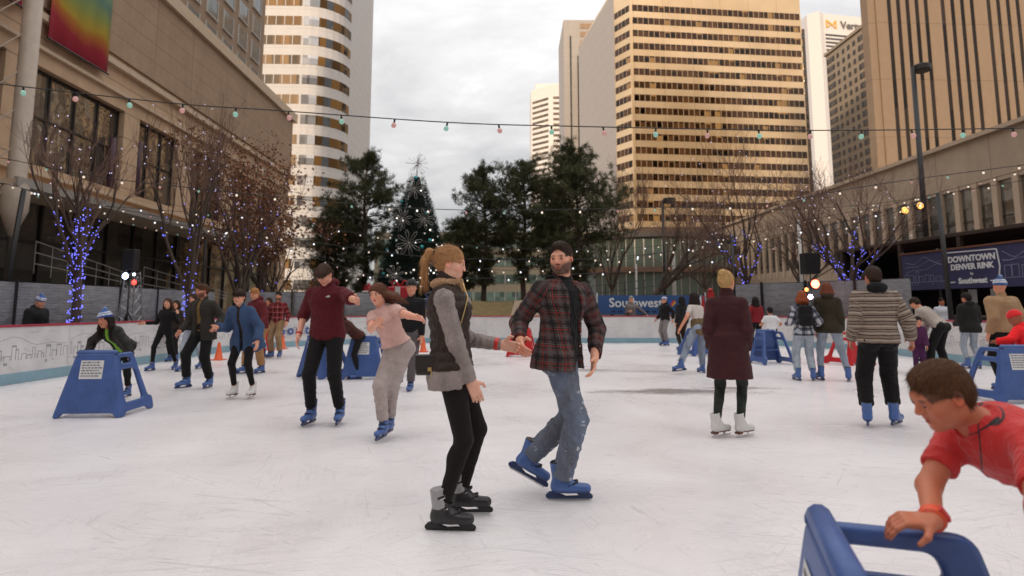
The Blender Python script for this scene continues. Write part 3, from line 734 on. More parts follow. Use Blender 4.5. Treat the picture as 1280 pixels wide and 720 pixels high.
        if st == 'pony':
            F_.ell(hpt(0, -.114, .050), np.array([.018, .022, .02])*hh, Hm, .01)
            a = hpt(0, -.126, .050); pts = [a, a + (-fH2*.026 + uH*.004)*hh, a + (-fH2*.040 - uH*.06)*hh, a + (-fH2*.026 - uH*.14)*hh, a + (-fH2*.006 - uH*.205)*hh]
            if far: pts = pts[:4]
            rr = [.013, .022, .027, .021, .008]
            for i in range(len(pts)-1): F_.cap(pts[i], pts[i+1], rr[i]*hh, rr[i+1]*hh, .018, sq=(rH, .8))
            for j in range(6):
                aa = pts[2] + rH*(j-2.5)*.008 ; bb = pts[-1] + (rH*(j-2.5)*.012 + fH2*(.02*math.sin(j*2.1)) - uH*.02*math.cos(j*1.3))*hh; F_.cap(aa, bb, .014*hh, .005*hh, .006)
        if st in ('long', 'curly'):
            ln = hair.get('len', .26); sw = np.array(hair.get('swing', (0, 0, 0)), float); sv = rS*sw[0]+fS*sw[1]+UP*sw[2]
            dn = nrm(-UP*1.0 + sv) if lean > 10 else nrm(-u + sv)
            for sx, yy, rr in ((-.062, -.02, .034), (.062, -.02, .034), (-.035, -.07, .044), (.035, -.07, .044), (0, -.08, .045), (-.072, .012, .022), (.072, .012, .022)):
                a = hpt(sx, yy, .0); lnn = ln*(1 if yy < -.01 else .8)
                mid = a + dn*lnn*.5*hh + (rH*sx*.35 - fH2*.012); F_.cap(a, mid, rr*hh, rr*1.05*hh, .02).cap(mid, a + dn*lnn*hh + rH*sx*.3, rr*1.0*hh, rr*.45*hh, .02)
        for e in hair.get('add', []): e(F_, hpt, hh, rH, fH2, uH)
        if F_.p and (beanie is None or st in ('long', 'curly', 'pony')):
            if beanie is not None: F_.ell(hpt(0, -.0, .14), np.array([.12, .13, .10])*hh, Hm, .005, 's')
            hh_ = h*.9
            V, F = F_.mesh(hh_)
            ql = (V - hc) @ Hm / hh; N = vnormals(V, F)
            am = hair.get('amp', .0035); ang = np.arctan2(ql[:, 0], ql[:, 1]+.02)
            st_ = np.sin(ang*37 + 3*np.sin(ql[:, 2]*25)) + .6*np.sin(ang*61 + ql[:, 2]*30) + 1.2*waves(ql*np.array([1, 1, .3]), .03, 4)
            if st == 'curly': st_ = 3*waves(ql, .035, 9)
            V = V + N*(am*.55*st_*hh)[:, None]
            cc = np.tile(hcol, (len(V), 1)); g_ = np.clip(.5 + .35*waves(ql*np.array([2.2, 2.2, .25]), .03, 12), 0, 1)[:, None]
            hl = np.array(hair.get('hl', np.minimum(hcol*1.7, 1))); cc = cc*(1-g_) + hl*g_
            if h < .0125:   # loose strands standing off the surface
                rg_ = np.random.RandomState(3); n_ = int(hair.get('strands', 2600 if h < .0065 else 1200)); ii = rg_.randint(len(V), size=n_); pp = V[ii]; nn2 = N[ii]; qs = ql[ii]
                if st in ('short', 'side', 'fringe'): fl = fH2*(.9 if st == 'short' else .5)+uH*(-.25) + rH*np.sign(qs[:, :1])*.15 + 0*pp; fl = np.where(qs[:, 2:] < .05, -uH*1.0+fH2*.1, fl) if st != 'fringe' else np.where(qs[:, 1:2] > .0, -uH*.9+fH2*.4+0*pp, -uH+0*pp)
                elif st == 'pony': tie = hpt(0, -.116, .050); fl = tie - pp; fl = np.where((qs[:, 1:2] < -.112), -uH*1.0+0*pp, fl)
                elif st == 'bun': tie = hpt(0, -.08, .085); fl = np.where(np.linalg.norm(tie-pp, axis=1)[:, None] < .06, np.cross(nn2, fH2), tie-pp)
                else: fl = np.where(qs[:, 2:] > .05, fH2*-.4 + rH*np.sign(qs[:, :1]+.001)*.8 - uH*.5, dn+0*pp)
                fl = fl/(np.linalg.norm(fl, axis=1)[:, None]+1e-9) + rg_.normal(size=pp.shape)*(.22 if st != 'curly' else .6); fl = fl - nn2*(fl*nn2).sum(1)[:, None]*.9; fl /= np.linalg.norm(fl, axis=1)[:, None]+1e-9
                ls = hair.get('sl', {'short': .016, 'side': .02, 'fringe': .03, 'pony': .05, 'bun': .03}.get(st, .055))*(.5+rg_.rand(n_, 1)); lift = ls*(.28 if st in ('short', 'side') else .16)*rg_.rand(n_, 1)
                sdv = np.cross(fl, nn2); wd_ = max(.0009, h*.16); a0 = pp - nn2*.001; a2 = pp + fl*ls + nn2*lift; 
                VS = np.stack([a0-sdv*wd_, a0+sdv*wd_, a2+sdv*wd_*.3, a2-sdv*wd_*.3], 1).reshape(-1, 3); FS = np.arange(4*n_).reshape(n_, 4)+len(V)
                cs = cc[ii]*(.55+.8*rg_.rand(n_, 1)); V = np.concatenate([V, VS]); F = np.concatenate([F, FS]); cc = np.concatenate([cc, np.repeat(cs, 4, 0)])
            np_mesh('hair', loc(V), F, HAIR, root, True, cc)
    if beanie is not None:
        F_ = Field(); F_.ell(hpt(0, -.014, .040), np.array([.088, .108, .090])*hh, Hm, .01); F_.ell(hpt(0, -.014, .07), np.array([.082, .10, .085])*hh, Hm, .02)
        F_.half(hpt(0, .0, .034), -uH*1.0 + fH2*.10); F_.cap(hpt(0, -.095, .040), hpt(0, .075, .048), .0, .0, .01)
        V, F = F_.mesh(h*1.0); ql = (V-hc) @ Hm/hh; N = vnormals(V, F)
        ang = np.arctan2(ql[:, 0], ql[:, 1]); V = V + N*(.0025*np.sin(ang*34))[:, None]
        base, stripe = beanie.get('c', (.04, .12, .42)), beanie.get('stripe', (.75, .75, .75)); cc = np.tile(base, (len(V), 1))
        if beanie.get('stripe', 1) is not None:
            zz = ql[:, 2]; m_ = ((zz > .072) & (zz < .092)) | ((zz > .104) & (zz < .120)); cc[m_] = stripe
        b = np_mesh('beanie', loc(V), F, KNIT, root, True, cc)
        if beanie.get('pom', True):
            F_ = Field(); F_.ell(hpt(0, -.035, .168), np.array([.036, .036, .034])*hh, Hm, .01); V, F = F_.mesh(h); N = vnormals(V, F); V = V + N*(.007*waves(V, .018, 3))[:, None]
            cc = np.tile(beanie.get('pomc', (.10, .20, .45)), (len(V), 1)); w_ = waves(V, .03, 8) > .25; cc[w_] = stripe if stripe is not None else base
            np_mesh('pompom', loc(V), F, KNIT, b, True, cc)
    ns = Person(); ns.__dict__.update(root=root, O=O, s=s, hip=hip, neck=neck, u=u, rT=rT, fT=fT, rS=rS, fS=fS, SH=SH, EL=EL, WR=WR, KN=KN, AN=AN, hc=hc, hpt=hpt, hh=hh, Hm=Hm, loc=loc, Rl=Rl, L=L, h=h, hg=hg, finish=finish, r=r, f=f, HD=HD, J=J, Yb=Yb, uH=uH, fH=fH2, rH=rH)
    if extras: extras(ns)
    return ns
def A(r, g, b, k=1.35): return tuple(min(.85, c*k) for c in srgb(r, g, b))
BLK = cloth('black cloth', (.009, .0085, .009)); BLK2 = cloth('charcoal cloth', (.015, .0145, .016)); BRN = cloth('dark brown cloth', A(42, 32, 26))
PANTS = cloth('black trousers cloth', (.008, .007, .007), bump=.4)
JEANS = denim('blue jeans', A(60, 75, 95), A(120, 135, 155)); JEANL = denim('light jeans', A(95, 108, 120), A(150, 160, 170))
DK = dict(c=(.018, .011, .008), style='short', hl=(.045, .026, .018))
BRH = (.055, .025, .012)
def band_part(p, sd, mat_, t=.90, name='wristband', rr=.034, wd=.022):
    a = p.EL[sd]; b = p.WR[sd]; d = nrm(b-a); c = a+(b-a)*t
    m = MB(); m.tube([p.loc(c-d*wd*.5), p.loc(c-d*wd*.3), p.loc(c+d*wd*.3), p.loc(c+d*wd*.5)], [rr*p.s*.95, rr*p.s, rr*p.s, rr*p.s*.95], 16); m.build(name, mat_, p.root, smooth=True)
RED = pm('red plastic', (.55, .03, .02), .4)

# ---- main woman, profile to the right
FUR = cloth('tan fur', A(150, 118, 90), bump=.9, bs_=90)
def w_quilt(V, N, V0):
    z = V0[:, 2]; q = np.abs(np.sin(z*math.pi/.062)); m = (z < 1.40)
    return V + N*((.010*q**.6 - .004)*m)[:, None]
def w_knit(V, N, V0): return V
def w_extra(p):
    F_ = Field(); 
    F_.ell(p.neck + p.u*.028*p.s - p.fS*.01, (.094, .098, .044), np.stack([p.rS, p.fS, p.u], 1), .02)
    F_.cap(p.neck + p.fS*.088 + p.u*.030, p.neck + p.fS*.105 - p.u*.035, .030, .020, .02)
    F_.ell(p.neck + p.u*.09 + p.fS*.02, (.056, .062, .07), np.stack([p.rS, p.fS, p.u], 1), .01, 's')
    def md(V, N, V0): return V + N*(.007*waves(V0, .016, 5, 6))[:, None]
    p.finish('fur_collar', F_, FUR, .004, .03, 3, md)
    m = MB(); c = p.hpt(0, -.120, .050)
    m.tube([c + (p.rH*math.cos(a)+p.uH*math.sin(a))*.021 - p.O*0 for a in np.linspace(0, 2*math.pi, 12)], .006, 6)
    m.v = [tuple(p.loc(np.array(v))) for v in m.v]; m.build('hair_tie', BLK, p.root, smooth=True)
    band_part(p, 'L', RED, .86, rr=.044, wd=.03)
    global WOMAN; WOMAN = p
def sweater_hem(F_): pass
GREYKNIT = cloth('grey knit', A(118, 108, 104, 1.6), bump=.7, bs_=170, var=.2)
person((574, 653), 1.74, -92, 'woman with blond ponytail in brown quilted vest over grey sweater, holding the bearded man\'s hand', 'f',
  lean=-5, head=(2, 17, 0), hipoff=(0, -.055, 0), hands={'R': ('px', 589, 477, -.12), 'L': ('px', 627, 431, .18)},
  feetp={'R': {'px': (553, 634, -.13), 'yaw': -2}, 'L': {'px': (577, 614, .14), 'yaw': 2}},
  hint={'R': (.5, -1, -.2), 'L': (-.3, -.2, -1)},
  inner=dict(name='sweater', off=.020, aoff=.012, sleeve=1.0, hem=-.27, flare=.022, mat=GREYKNIT, amp=.006, wl=.10, collar=None, puff=.004),
  top=dict(name='vest', off=.034, hem=-.04, sleeve=0, mat=cloth('brown quilted nylon', A(44, 32, 26, 1.2), rough=.6, bump=.3, fold=.7), mod=w_quilt, amp=.006, wl=.10, collar='high', bust=True),
  bottom=dict(name='leggings', mat=cloth('black leggings', (.010, .0065, .006), bump=.2, fold=.25), off=.004, amp=.002, cut=.18), shoes='black',
  hair=dict(c=A(140, 92, 56, 1.5), hl=A(205, 155, 108, 1.5), style='pony', amp=.0022, th=.010), skin=A(205, 158, 136, 1.3), extras=w_extra, grip={'R': .4, 'L': .75}, hmin=.0046, look=0)

# ---- main man
FLAN = plaid('dark plaid flannel', A(48, 42, 42, 1.6), [(.15, .10, A(88, 78, 76), .55), (.5, .025, A(135, 45, 38), .8), (.62, .012, A(120, 105, 90), .6), (.85, .06, A(30, 26, 28), .7), (.30, .012, A(130, 45, 38), .7)], .115)
def m_extra(p):
    global MAN; MAN = p
    # shirt collar points and placket
    F_ = Field(); c = p.neck + p.u*.005
    for sg in (-1, 1):
        a = p.neck + p.rS*.060*sg + p.u*.045 - p.fS*.02; b = p.neck + p.rS*.048*sg + p.fS*.085 - p.u*.035; F_.cap(a, b, .016, .012, .01); F_.cap(b, b - p.u*.035 + p.rS*.018*sg, .010, .004, .01)
        F_.cap(a, p.neck + p.u*.055 - p.fS*.065, .016, .016, .01)
    F_.cap(p.neck + p.u*.055 - p.fS*.065 + p.rS*.02, p.neck + p.u*.055 - p.fS*.065 - p.rS*.02, .016, .016, .01)
    p.finish('collar', F_, FLAN, .002, .05, 4)
    m = MB()
    for i in range(5):
        c = p.hip + p.u*p.L*(.1+.17*i) + (rotv(p.rT, p.u, R(-45*(.1+.17*i)))*-.075*p.s + rotv(p.fT, p.u, R(-45*(.1+.17*i)))*.118*p.s)
        b = MB(); b.sphere(p.loc(c), .006, 8, 5); b.build('button', LACE, p.root, smooth=True)
person((703, 622), 1.83, -112, 'bearded man in open dark plaid shirt and ripped jeans, looking at the ponytailed woman', 'm',
  lean=3, twist=-42, head=(-50, 11, 4), hipoff=(0, -.01, 0), hands={'R': ('px', 650, 427, -.24), 'L': ('px', 743, 449, -.05)},
  feetp={'R': {'px': (702, 599, -.05), 'yaw': 22}, 'L': {'px': (661, 571, .16), 'yaw': 14, 'pitch': 27}},
  hint={'R': (.2, -.7, -.6), 'L': (-1, -.6, -.1)},
  inner=dict(name='t_shirt', mat=BLK, hem=-.13, off=.017, amp=.008, wl=.10),
  top=dict(name='plaid_shirt', mat=FLAN, off=.030, aoff=.018, hem=-.21, flare=.050, open=.070, amp=.007, wl=.10, sleeve=.96, collar=None, puff=.006),
  bottom=dict(name='jeans', mat=denim('ripped blue jeans', A(22, 32, 52, 1.2), A(66, 88, 118, 1.1), .045), off=.012, fit=.022, amp=.007, wl=.08, cut=.06), shoes='blue',
  hair=dict(c=(.026, .015, .011), hl=(.085, .05, .034), style='short', line=.028, quiff=.014, th=.005, amp=.002), beard=(.03, .016, .011), skin=A(205, 152, 126, 1.3), hmin=.0048, mouth=.5, look=-8, extras=m_extra, grip={'R': .7, 'L': .35})

# ---- boy in the foreground
def boy_extra(p):
    band_part(p, 'R', pm('orange red band', (.75, .09, .03), .5), .93, rr=.040, wd=.030)
    m = MB(); a, b = p.EL['R'], p.WR['R']; d = nrm(b-a); c = a+(b-a)*.93; n = np.array([0, -1, .2]); n = nrm(n - d*n.dot(d)); w = np.cross(n, d)
    m.prism([p.loc(c + n*.034*p.s + d*x + w*y) for x, y in ((-.014, -.018), (.014, -.018), (.014, .018), (-.014, .018))], p.Rl.T @ (n*.008)); m.build('tag', RED, p.root, bevel=.002)
    for sd in 'RL':
        m = MB(); a, b = p.SH[sd], p.EL[sd]
REDC = cloth('red jersey', A(205, 48, 42, 1.2), var=.08, bump=.3, fold=.6)
def web_shirt():
    m, t, b, co = mat('red jersey with black seams'); v = co.outputs['Object']; x, y, z = t.sep(v)
    n = t.noise(v, 4, 2); 
    g = t.math('ABSOLUTE', t.math('SUBTRACT', t.math('FRACT', t.math('DIVIDE', t.math('ADD', t.math('ADD', z, t.math('MULTIPLY', y, .9)), t.math('MULTIPLY', n, .05)), .21)), .5))
    g2 = t.math('ABSOLUTE', t.math('SUBTRACT', t.math('FRACT', t.math('DIVIDE', t.math('ADD', y, t.math('MULTIPLY', x, .8)), .23)), .5))
    f = t.math('MAXIMUM', t.math('LESS_THAN', g, .012), t.math('LESS_THAN', g2, .010))
    c = t.mix(f, A(195, 36, 32, 1.0), (.02, .01, .012)); 
    side = t.math('MULTIPLY', t.math('LESS_THAN', z, .80), t.math('LESS_THAN', t.math('SUBTRACT', y, t.math('MULTIPLY', z, .5)), -.28))
    c = t.mix(side, c, (.012, .010, .012)); t.l.new(c, b.inputs['Base Color']); b.inputs['Roughness'].default_value = .75; b.inputs['Sheen Weight'].default_value = .2
    cloth_bump(t, b, v, .3, 260, .7); return m
BOYP = person((1318, 0), 1.40, 92, 'boy in red shirt leaning over the blue skating aid at the bottom right corner', 'm', Y=1.72, lean=64, head=(-6, -6, 0), hs=.86,
  hipup=.035, hfwd=.0, hands={'R': ('px', 1166, 651, -.13), 'L': ('px', 1300, 740, -.42)}, hint={'R': (.35, -.5, -.4), 'L': (-.2, -.9, -.2)}, bulk=.95,
  top=dict(name='shirt', mat=web_shirt(), off=.018, aoff=.014, sleeve=.36, hem=-.15, amp=.006, collar='crew'), bottom=dict(mat=BLK, name='trousers'), shoes='blue',
  hair=dict(c=A(62, 38, 24, 1.2), hl=A(112, 74, 46, 1.2), style='short', th=.006, line=.010, amp=.0016, quiff=.0), skin=A(172, 104, 76, 1.3), hmin=.0038, mouth=.55, look=0, extras=boy_extra,
  grip={'R': .55, 'L': .6}, gripd={'R': ((-1, .12, .02), (.05, .25, -1), (0, -1, 0))})

# ---- teen in maroon hoodie
def hoodie_logo(p):
    c = p.hip + p.u*p.L*.80 + p.fS*.142*p.s - p.rS*.065*p.s
    m = MB(); m.sphere((0, 0, 0), (.020, .004, .012), 14, 6).sphere((.016, 0, -.004), (.016, .004, .009), 10, 5); o = m.build('chest_emblem', pm('grey print', (.45, .43, .42), .8), p.root, smooth=True); o.location = p.loc(c)
    band_part(p, 'R', RED, .88, rr=.036)
person((405, 531), 1.89, 176, 'teenager in maroon hoodie looking down, holding hands with the girl in pink', 'm', lean=4, head=(-8, 38, 4),
  hands={'R': ('px', 373, 420, -.05), 'L': ('px', 446, 376, -.55)}, hint={'R': (.4, -.8, 0), 'L': (-.6, -.2, -1)},
  feetp={'R': {'px': (389, 514, 0), 'yaw': -4}, 'L': {'px': (425, 513, .05), 'yaw': 10}},
  top=dict(name='hoodie', mat=cloth('maroon fleece', A(78, 20, 28, 1.2), bump=.4, fold=.7), off=.032, aoff=.022, hem=-.12, sleeve=.62, collar='hood', amp=.008, wl=.11, puff=.006),
  bottom=dict(mat=PANTS, off=.012, fit=.008, amp=.006, wl=.07, cut=.25), hair=dict(c=(.05, .026, .018), hl=(.12, .065, .045), style='fringe', th=.012, amp=.004), skin=A(190, 140, 120, 1.5), extras=hoodie_logo)

# ---- girl in pink top
person((483, 549), 1.62, 160, 'girl in pale pink top and grey sweatpants leaning forward, long brown hair blowing', 'f', lean=18, side=15, head=(-2, 2, -10), hipoff=(-.05, -.10, 0),
  hands={'R': ('px', 471, 404, -.40), 'L': ('px', 526, 398, -.46)}, hint={'R': (.8, -.3, -1), 'L': (-.3, -.3, -.6)},
  feetp={'R': {'px': (479, 530, -.06), 'yaw': 10}, 'L': {'px': (487, 524, .12), 'yaw': 10}},
  top=dict(name='top', mat=cloth('pale pink jersey', A(185, 150, 142, 1.25), bump=.3, fold=.5), off=.02, aoff=.02, sleeve=.30, hem=.12, flare=.02, collar='crew', bust=True),
  bottom=dict(name='sweatpants', mat=cloth('grey sweatpants', A(150, 138, 134, 1.3), fold=.8), off=.014, fit=.010, amp=.008, cut=.2),
  hair=dict(c=A(70, 42, 32, 1.3), hl=A(130, 85, 62, 1.3), style='long', len=.22, swing=(-.9, -.9, 0)), skin=A(190, 140, 118, 1.5), mouth=.2)

# ---- dark coat woman, back view
person((915, 547), 1.72, -22, 'woman with blond bun in long maroon coat and white figure skates, seen from behind', 'f', head=(-22, 2, 0), hands={'R': (.04, .10, -.47), 'L': (-.04, .08, -.47)},
  feetp={'L': {'px': (896, 528, 0), 'yaw': -38}, 'R': {'px': (926, 528, .02), 'yaw': -38}},
  top=dict(name='coat', mat=cloth('maroon wool coat', A(52, 24, 26, 1.45), bump=.3, fold=.45), off=.022, aoff=.020, coat=.60, flare=.030, sleeve=1.02, collar='high', amp=.006, wl=.16),
  bottom=dict(name='leggings', mat=cloth('dark patterned leggings', A(38, 42, 38), var=.7), off=.004, amp=.002), shoes='figure',
  hair=dict(c=A(190, 128, 74, 1.3), hl=A(240, 190, 135, 1.4), style='bun', amp=.004, th=.012), skin=A(180, 130, 105, 1.5))

# ---- striped sweater man
STR = bands('striped wool', [(0, A(120, 104, 92)), (.12, A(60, 48, 44)), (.20, A(150, 136, 122)), (.36, A(82, 66, 58)), (.44, A(140, 122, 108)), (.52, A(48, 38, 36)), (.60, A(128, 110, 98)), (.74, A(160, 148, 134)), (.86, A(70, 56, 50)), (.93, A(118, 100, 90))], .155)
person((1105, 534), 1.82, -12, 'man in brown and cream striped sweater seen from behind, black trousers', 'm', head=(8, 4, 0), hands={'R': ('px', 1139, 424, .04), 'L': (-.05, .14, -.46)},
  feetp={'L': {'px': (1084, 516, 0), 'yaw': -20}, 'R': {'px': (1118, 516, .02), 'yaw': -38}}, bulk=1.04,
  top=dict(name='sweater', mat=STR, off=.040, aoff=.032, hem=-.14, collar=None, amp=.008, wl=.13, puff=.006),
  inner=dict(name='hood', mat=BLK, off=.030, aoff=.0, sleeve=.1, hem=.6, collar='hood'),
  bottom=dict(mat=PANTS, off=.020, fit=.018, amp=.009, wl=.09, cut=.4), hair=dict(c=(.035, .020, .013), hl=(.08, .045, .03), style='short', th=.009, amp=.004), skin=A(170, 112, 88, 1.3))

# ---- couple on the left
def coat_yellow(F_): pass
person((250, 486), 1.74, 168, 'bearded man in long dark open coat holding hands with the woman in blue', 'm', lean=4, head=(-24, 8, 0), hands={'R': ('px', 262, 413, -.25) if False else (.05, .25, -.42), 'L': ('px', 270, 408, -.2)},
  feetp={'R': {'px': (233, 474, -.1), 'yaw': -14}, 'L': {'px': (262, 474, .1), 'yaw': 12}},
  inner=dict(name='shirt', mat=cloth('mustard shirt', A(105, 82, 48)), off=.012), top=dict(name='coat', mat=cloth('dark olive coat', A(44, 40, 36, 1.3)), off=.034, aoff=.024, hem=-.32, flare=.03, open=.035, collar='shirt', amp=.008, cuthem=False),
  bottom=dict(mat=PANTS, off=.016, fit=.014, amp=.007), hair=dict(c=A(60, 38, 26), hl=A(100, 66, 44), style='short', th=.008, quiff=.006), beard=A(74, 42, 26, 1.2), skin=A(175, 120, 98, 1.5))
person((303, 498), 1.64, 176, 'woman in blue coat with short dark hair and white figure skates', 'f', lean=24, head=(0, -4, 0), hands={'R': ('px', 271, 409, -.32), 'L': ('px', 322, 427, -.25)},
  feetp={'R': {'px': (293, 484, 0), 'yaw': -4}, 'L': {'px': (316, 484, 0), 'yaw': 4}}, hint={'R': (.2, -.4, -.8), 'L': (-.25, -1, 0)},
  inner=dict(name='sweater', mat=BRN, off=.012, sleeve=.1), top=dict(name='coat', mat=cloth('blue wool coat', A(50, 68, 98, 1.3), bump=.3), off=.034, aoff=.028, hem=-.42, flare=.09, open=.02, collar='shirt', amp=.008, cuff=.07),
  bottom=dict(name='leggings', mat=PANTS, off=.004, amp=.003), shoes='figure', hair=dict(c=(.028, .014, .012), hl=(.06, .03, .022), style='fringe', th=.014), skin=A(185, 135, 112, 1.5), mouth=.5)
# girl all in black, arm out
def print_strip(p):
    for dz, w in ((.0, .15), (-.055, .12)):
        c = p.hip + p.u*p.L*(.62) + p.fS*.135*p.s + UP*dz
        for i in range(5):
            m = MB(); x = (i-2)*w/5; m.tube([(-.010, 0, -.012), (-.004, 0, .012), (.004, 0, -.012), (.010, 0, .012)], .0035, 4); o = m.build('shirt_print', LACE, p.root); o.location = p.loc(c + p.rS*x)
person((203, 463), 1.52, 172, 'girl in black printed sweatshirt with one arm stretched out to the left', 'f', head=(8, -6, 8), side=-4, hands={'R': ('px', 181, 404, -.05), 'L': ('px', 222, 392, .2)}, hint={'R': (.2, -.3, -1), 'L': (-.3, -.3, -1)},
  feetp={'R': {'px': (190, 455, -.1), 'yaw': -12}, 'L': {'px': (220, 455, .2), 'yaw': 14}},
  top=dict(name='sweatshirt', mat=BLK, off=.022, aoff=.014, hem=.0, collar='crew'), bottom=dict(mat=PANTS, off=.006, amp=.004),
  hair=dict(c=(.045, .024, .016), hl=(.12, .065, .04), style='long', len=.24, swing=(.0, -.25, 0)), skin=A(185, 135, 112, 1.5), mouth=.5)
person((238, 464), 1.63, 166, 'woman in black jacket and light blue jeans behind the man in the long coat', 'f', head=(-8, 4, 0), hands={'R': (.12, .05, -.46), 'L': (-.1, .1, -.45)},
  feetp={'R': {'px': (229, 456, 0), 'yaw': -10}, 'L': {'px': (252, 455, .3), 'yaw': 5}},
  top=dict(mat=BLK2, off=.03, aoff=.022, hem=-.12, collar='high'), bottom=dict(mat=JEANL, name='jeans', off=.008), hair=dict(c=(.035, .02, .014), hl=(.08, .045, .03), style='long', len=.16), skin=A(185, 135, 112, 1.5))
person((216, 452), 1.50, 180, 'child with dark hair half hidden between the girl in black and the woman in jeans', 'f', head=(0, 0, 0), top=dict(mat=BRN, off=.025, hem=-.12, collar='high'), bottom=dict(mat=PANTS), hair=dict(c=(.03, .018, .012), style='long', len=.12), skin=A(180, 130, 105, 1.5))
# blond person in maroon jacket behind blue coat
person((322, 467), 1.76, 150, 'blond person in maroon jacket and tan trousers behind the woman in blue', 'm', lean=12, head=(10, 10, 0), hands={'L': (-.15, .2, -.4), 'R': (.1, .2, -.42)},
  feetp={'R': {'px': (306, 458, 0), 'yaw': -10}, 'L': {'px': (327, 458, .1), 'yaw': 10}}, top=dict(mat=cloth('maroon jacket', A(84, 28, 32)), off=.034, aoff=.03, hem=-.14, collar='hood'),
  bottom=dict(mat=cloth('tan trousers', A(140, 104, 70)), off=.02, fit=.018), hair=dict(c=A(140, 90, 50), hl=A(180, 130, 80), style='short', th=.012), skin=A(180, 128, 100, 1.5))
RPL = plaid('red plaid', A(115, 30, 34), [(.25, .12, A(40, 18, 20), .7), (.7, .05, A(170, 130, 125), .5)], .14)
person((345, 448), 1.76, 178, 'dark haired man in red and black plaid shirt and khaki trousers', 'm', head=(4, 0, 0), hands={'R': (.12, .12, -.44), 'L': (-.12, .1, -.45)}, feetp={'R': {'px': (340, 440, .1)}, 'L': {'px': (350, 440, -.1)}},
  top=dict(name='shirt', mat=RPL, off=.024, aoff=.02, hem=-.1, collar='shirt'), bottom=dict(mat=cloth('khaki trousers', A(125, 100, 74)), off=.018, fit=.014), hair=dict(c=(.02, .012, .01), style='short', th=.01, quiff=.01), beard=(.04, .025, .02), skin=A(180, 125, 100, 1.5))
person((333, 447), 1.60, 170, 'person in red trousers just left of the man in red plaid shirt', 'f', Y=16.6, hands={'R': (.1, .1, -.4)}, top=dict(mat=cloth('plum sweater', A(80, 35, 40)), off=.03, hem=-.1, collar='crew'), bottom=dict(mat=cloth('red trousers', A(190, 30, 34)), off=.014), hair=dict(c=(.04, .02, .014), style='long', len=.14), skin=A(180, 125, 100, 1.5))
# man with black beanie, behind
person((512, 488), 1.78, 172, 'man in black zip jacket and black beanie behind the girl in pink', 'm', head=(14, 0, 0), hands={'R': (.12, .02, -.46), 'L': ('px', 527, 436, -.1)}, feetp={'R': {'px': (500, 470, .4)}, 'L': {'px': (513, 480, 0)}},
  top=dict(mat=BLK, off=.028, aoff=.022, hem=-.10, collar='shirt'), bottom=dict(mat=cloth('grey trousers', A(80, 74, 76)), off=.016, fit=.012), beanie=dict(c=(.012, .012, .012), stripe=None, pom=False), hair=dict(c=(.02, .012, .01), style='short'), skin=A(175, 125, 100, 1.5))
# person with brown hair bent over the aid
person((446, 474), 1.40, 120, 'child with long brown hair bent over a blue skating aid behind the teenager', 'f', lean=48, head=(0, 30, 0), hands={'R': (.05, .35, -.25), 'L': (-.05, .35, -.25)}, top=dict(mat=cloth('dark brown fleece', A(60, 32, 26)), off=.03, aoff=.025, hem=-.1, collar='hood'), bottom=dict(mat=BLK, off=.01),
  hair=dict(c=A(72, 36, 28), hl=A(110, 60, 45), style='long', len=.26), skin=A(180, 125, 100, 1.5))
# child pushing the blue aid, far left
person((150, 500), 1.34, 166, 'laughing child in striped blue beanie and black jacket pushing the left blue aid', 'f', lean=46, head=(6, -20, 8), hands={'R': ('px', 110, 442, -.28), 'L': ('px', 164, 445, -.28)}, hint={'R': (1, -.3, -.2), 'L': (-1, -.3, -.2)},
  feetp={'R': {'px': (138, 487, .1)}, 'L': {'px': (160, 485, .2)}}, hs=1.08,
  inner=dict(mat=cloth('lime green shirt', A(105, 150, 50)), off=.02, sleeve=.1), top=dict(mat=cloth('black puffy jacket', (.016, .014, .013), rough=.6), off=.045, aoff=.034, hem=-.15, collar='hood', open=.045, amp=.012, wl=.07), bottom=dict(mat=BLK),
  beanie=dict(), hair=dict(c=(.02, .011, .009), style='long', len=.24), skin=A(175, 118, 92, 1.3), mouth=.9)
# behind the left boards
person((36, 452), 1.55, -100, 'person in blue beanie and dark hooded coat standing behind the left boards', 'm', Y=12.2, lean=12, head=(0, 8, 0), top=dict(mat=BLK2, off=.05, aoff=.05, hem=-.2, collar='hood'), bottom=dict(mat=BLK), shoes=None, beanie=dict(), hair=dict(c=(.02, .011, .009), style='short'), skin=A(180, 130, 105, 1.5))
# far skaters centre right
person((790, 428), 1.78, 178, 'distant man in grey hoodie standing by the rear boards with one arm out', 'm', hands={'L': (-.42, .05, -.36), 'R': (-.05, .25, -.22)}, top=dict(mat=cloth('grey hoodie', A(98, 92, 90)), off=.024, aoff=.02, hem=-.1, collar='hood'), bottom=dict(mat=PANTS, off=.006), beanie=dict(c=A(120, 118, 116), stripe=None, pom=False), hair=dict(c=(.03, .02, .014), style='short'), skin=A(175, 125, 100, 1.5))
person((832, 432), 1.72, 118, 'man in black jacket and blue beanie by the rear boards', 'm', hands={'R': (.1, .15, -.44), 'L': (-.08, -.15, -.45)}, top=dict(mat=BLK, off=.036, aoff=.03, hem=-.12, collar='hood'), bottom=dict(mat=cloth('grey jogging trousers', A(110, 104, 104)), off=.016, fit=.012), beanie=dict(pom=False, c=(.10, .16, .42)), hair=dict(c=(.03, .02, .014), style='short'), skin=A(175, 125, 100, 1.5))
person((854, 438), 1.70, 20, 'dark clothed person with black hair behind the woman in white top', 'f', top=dict(mat=BLK2, off=.04, aoff=.03, hem=-.15, collar='hood'), bottom=dict(mat=BRN, off=.02), hair=dict(c=(.012, .009, .009), style='long', len=.12), skin=A(175, 125, 100, 1.5))
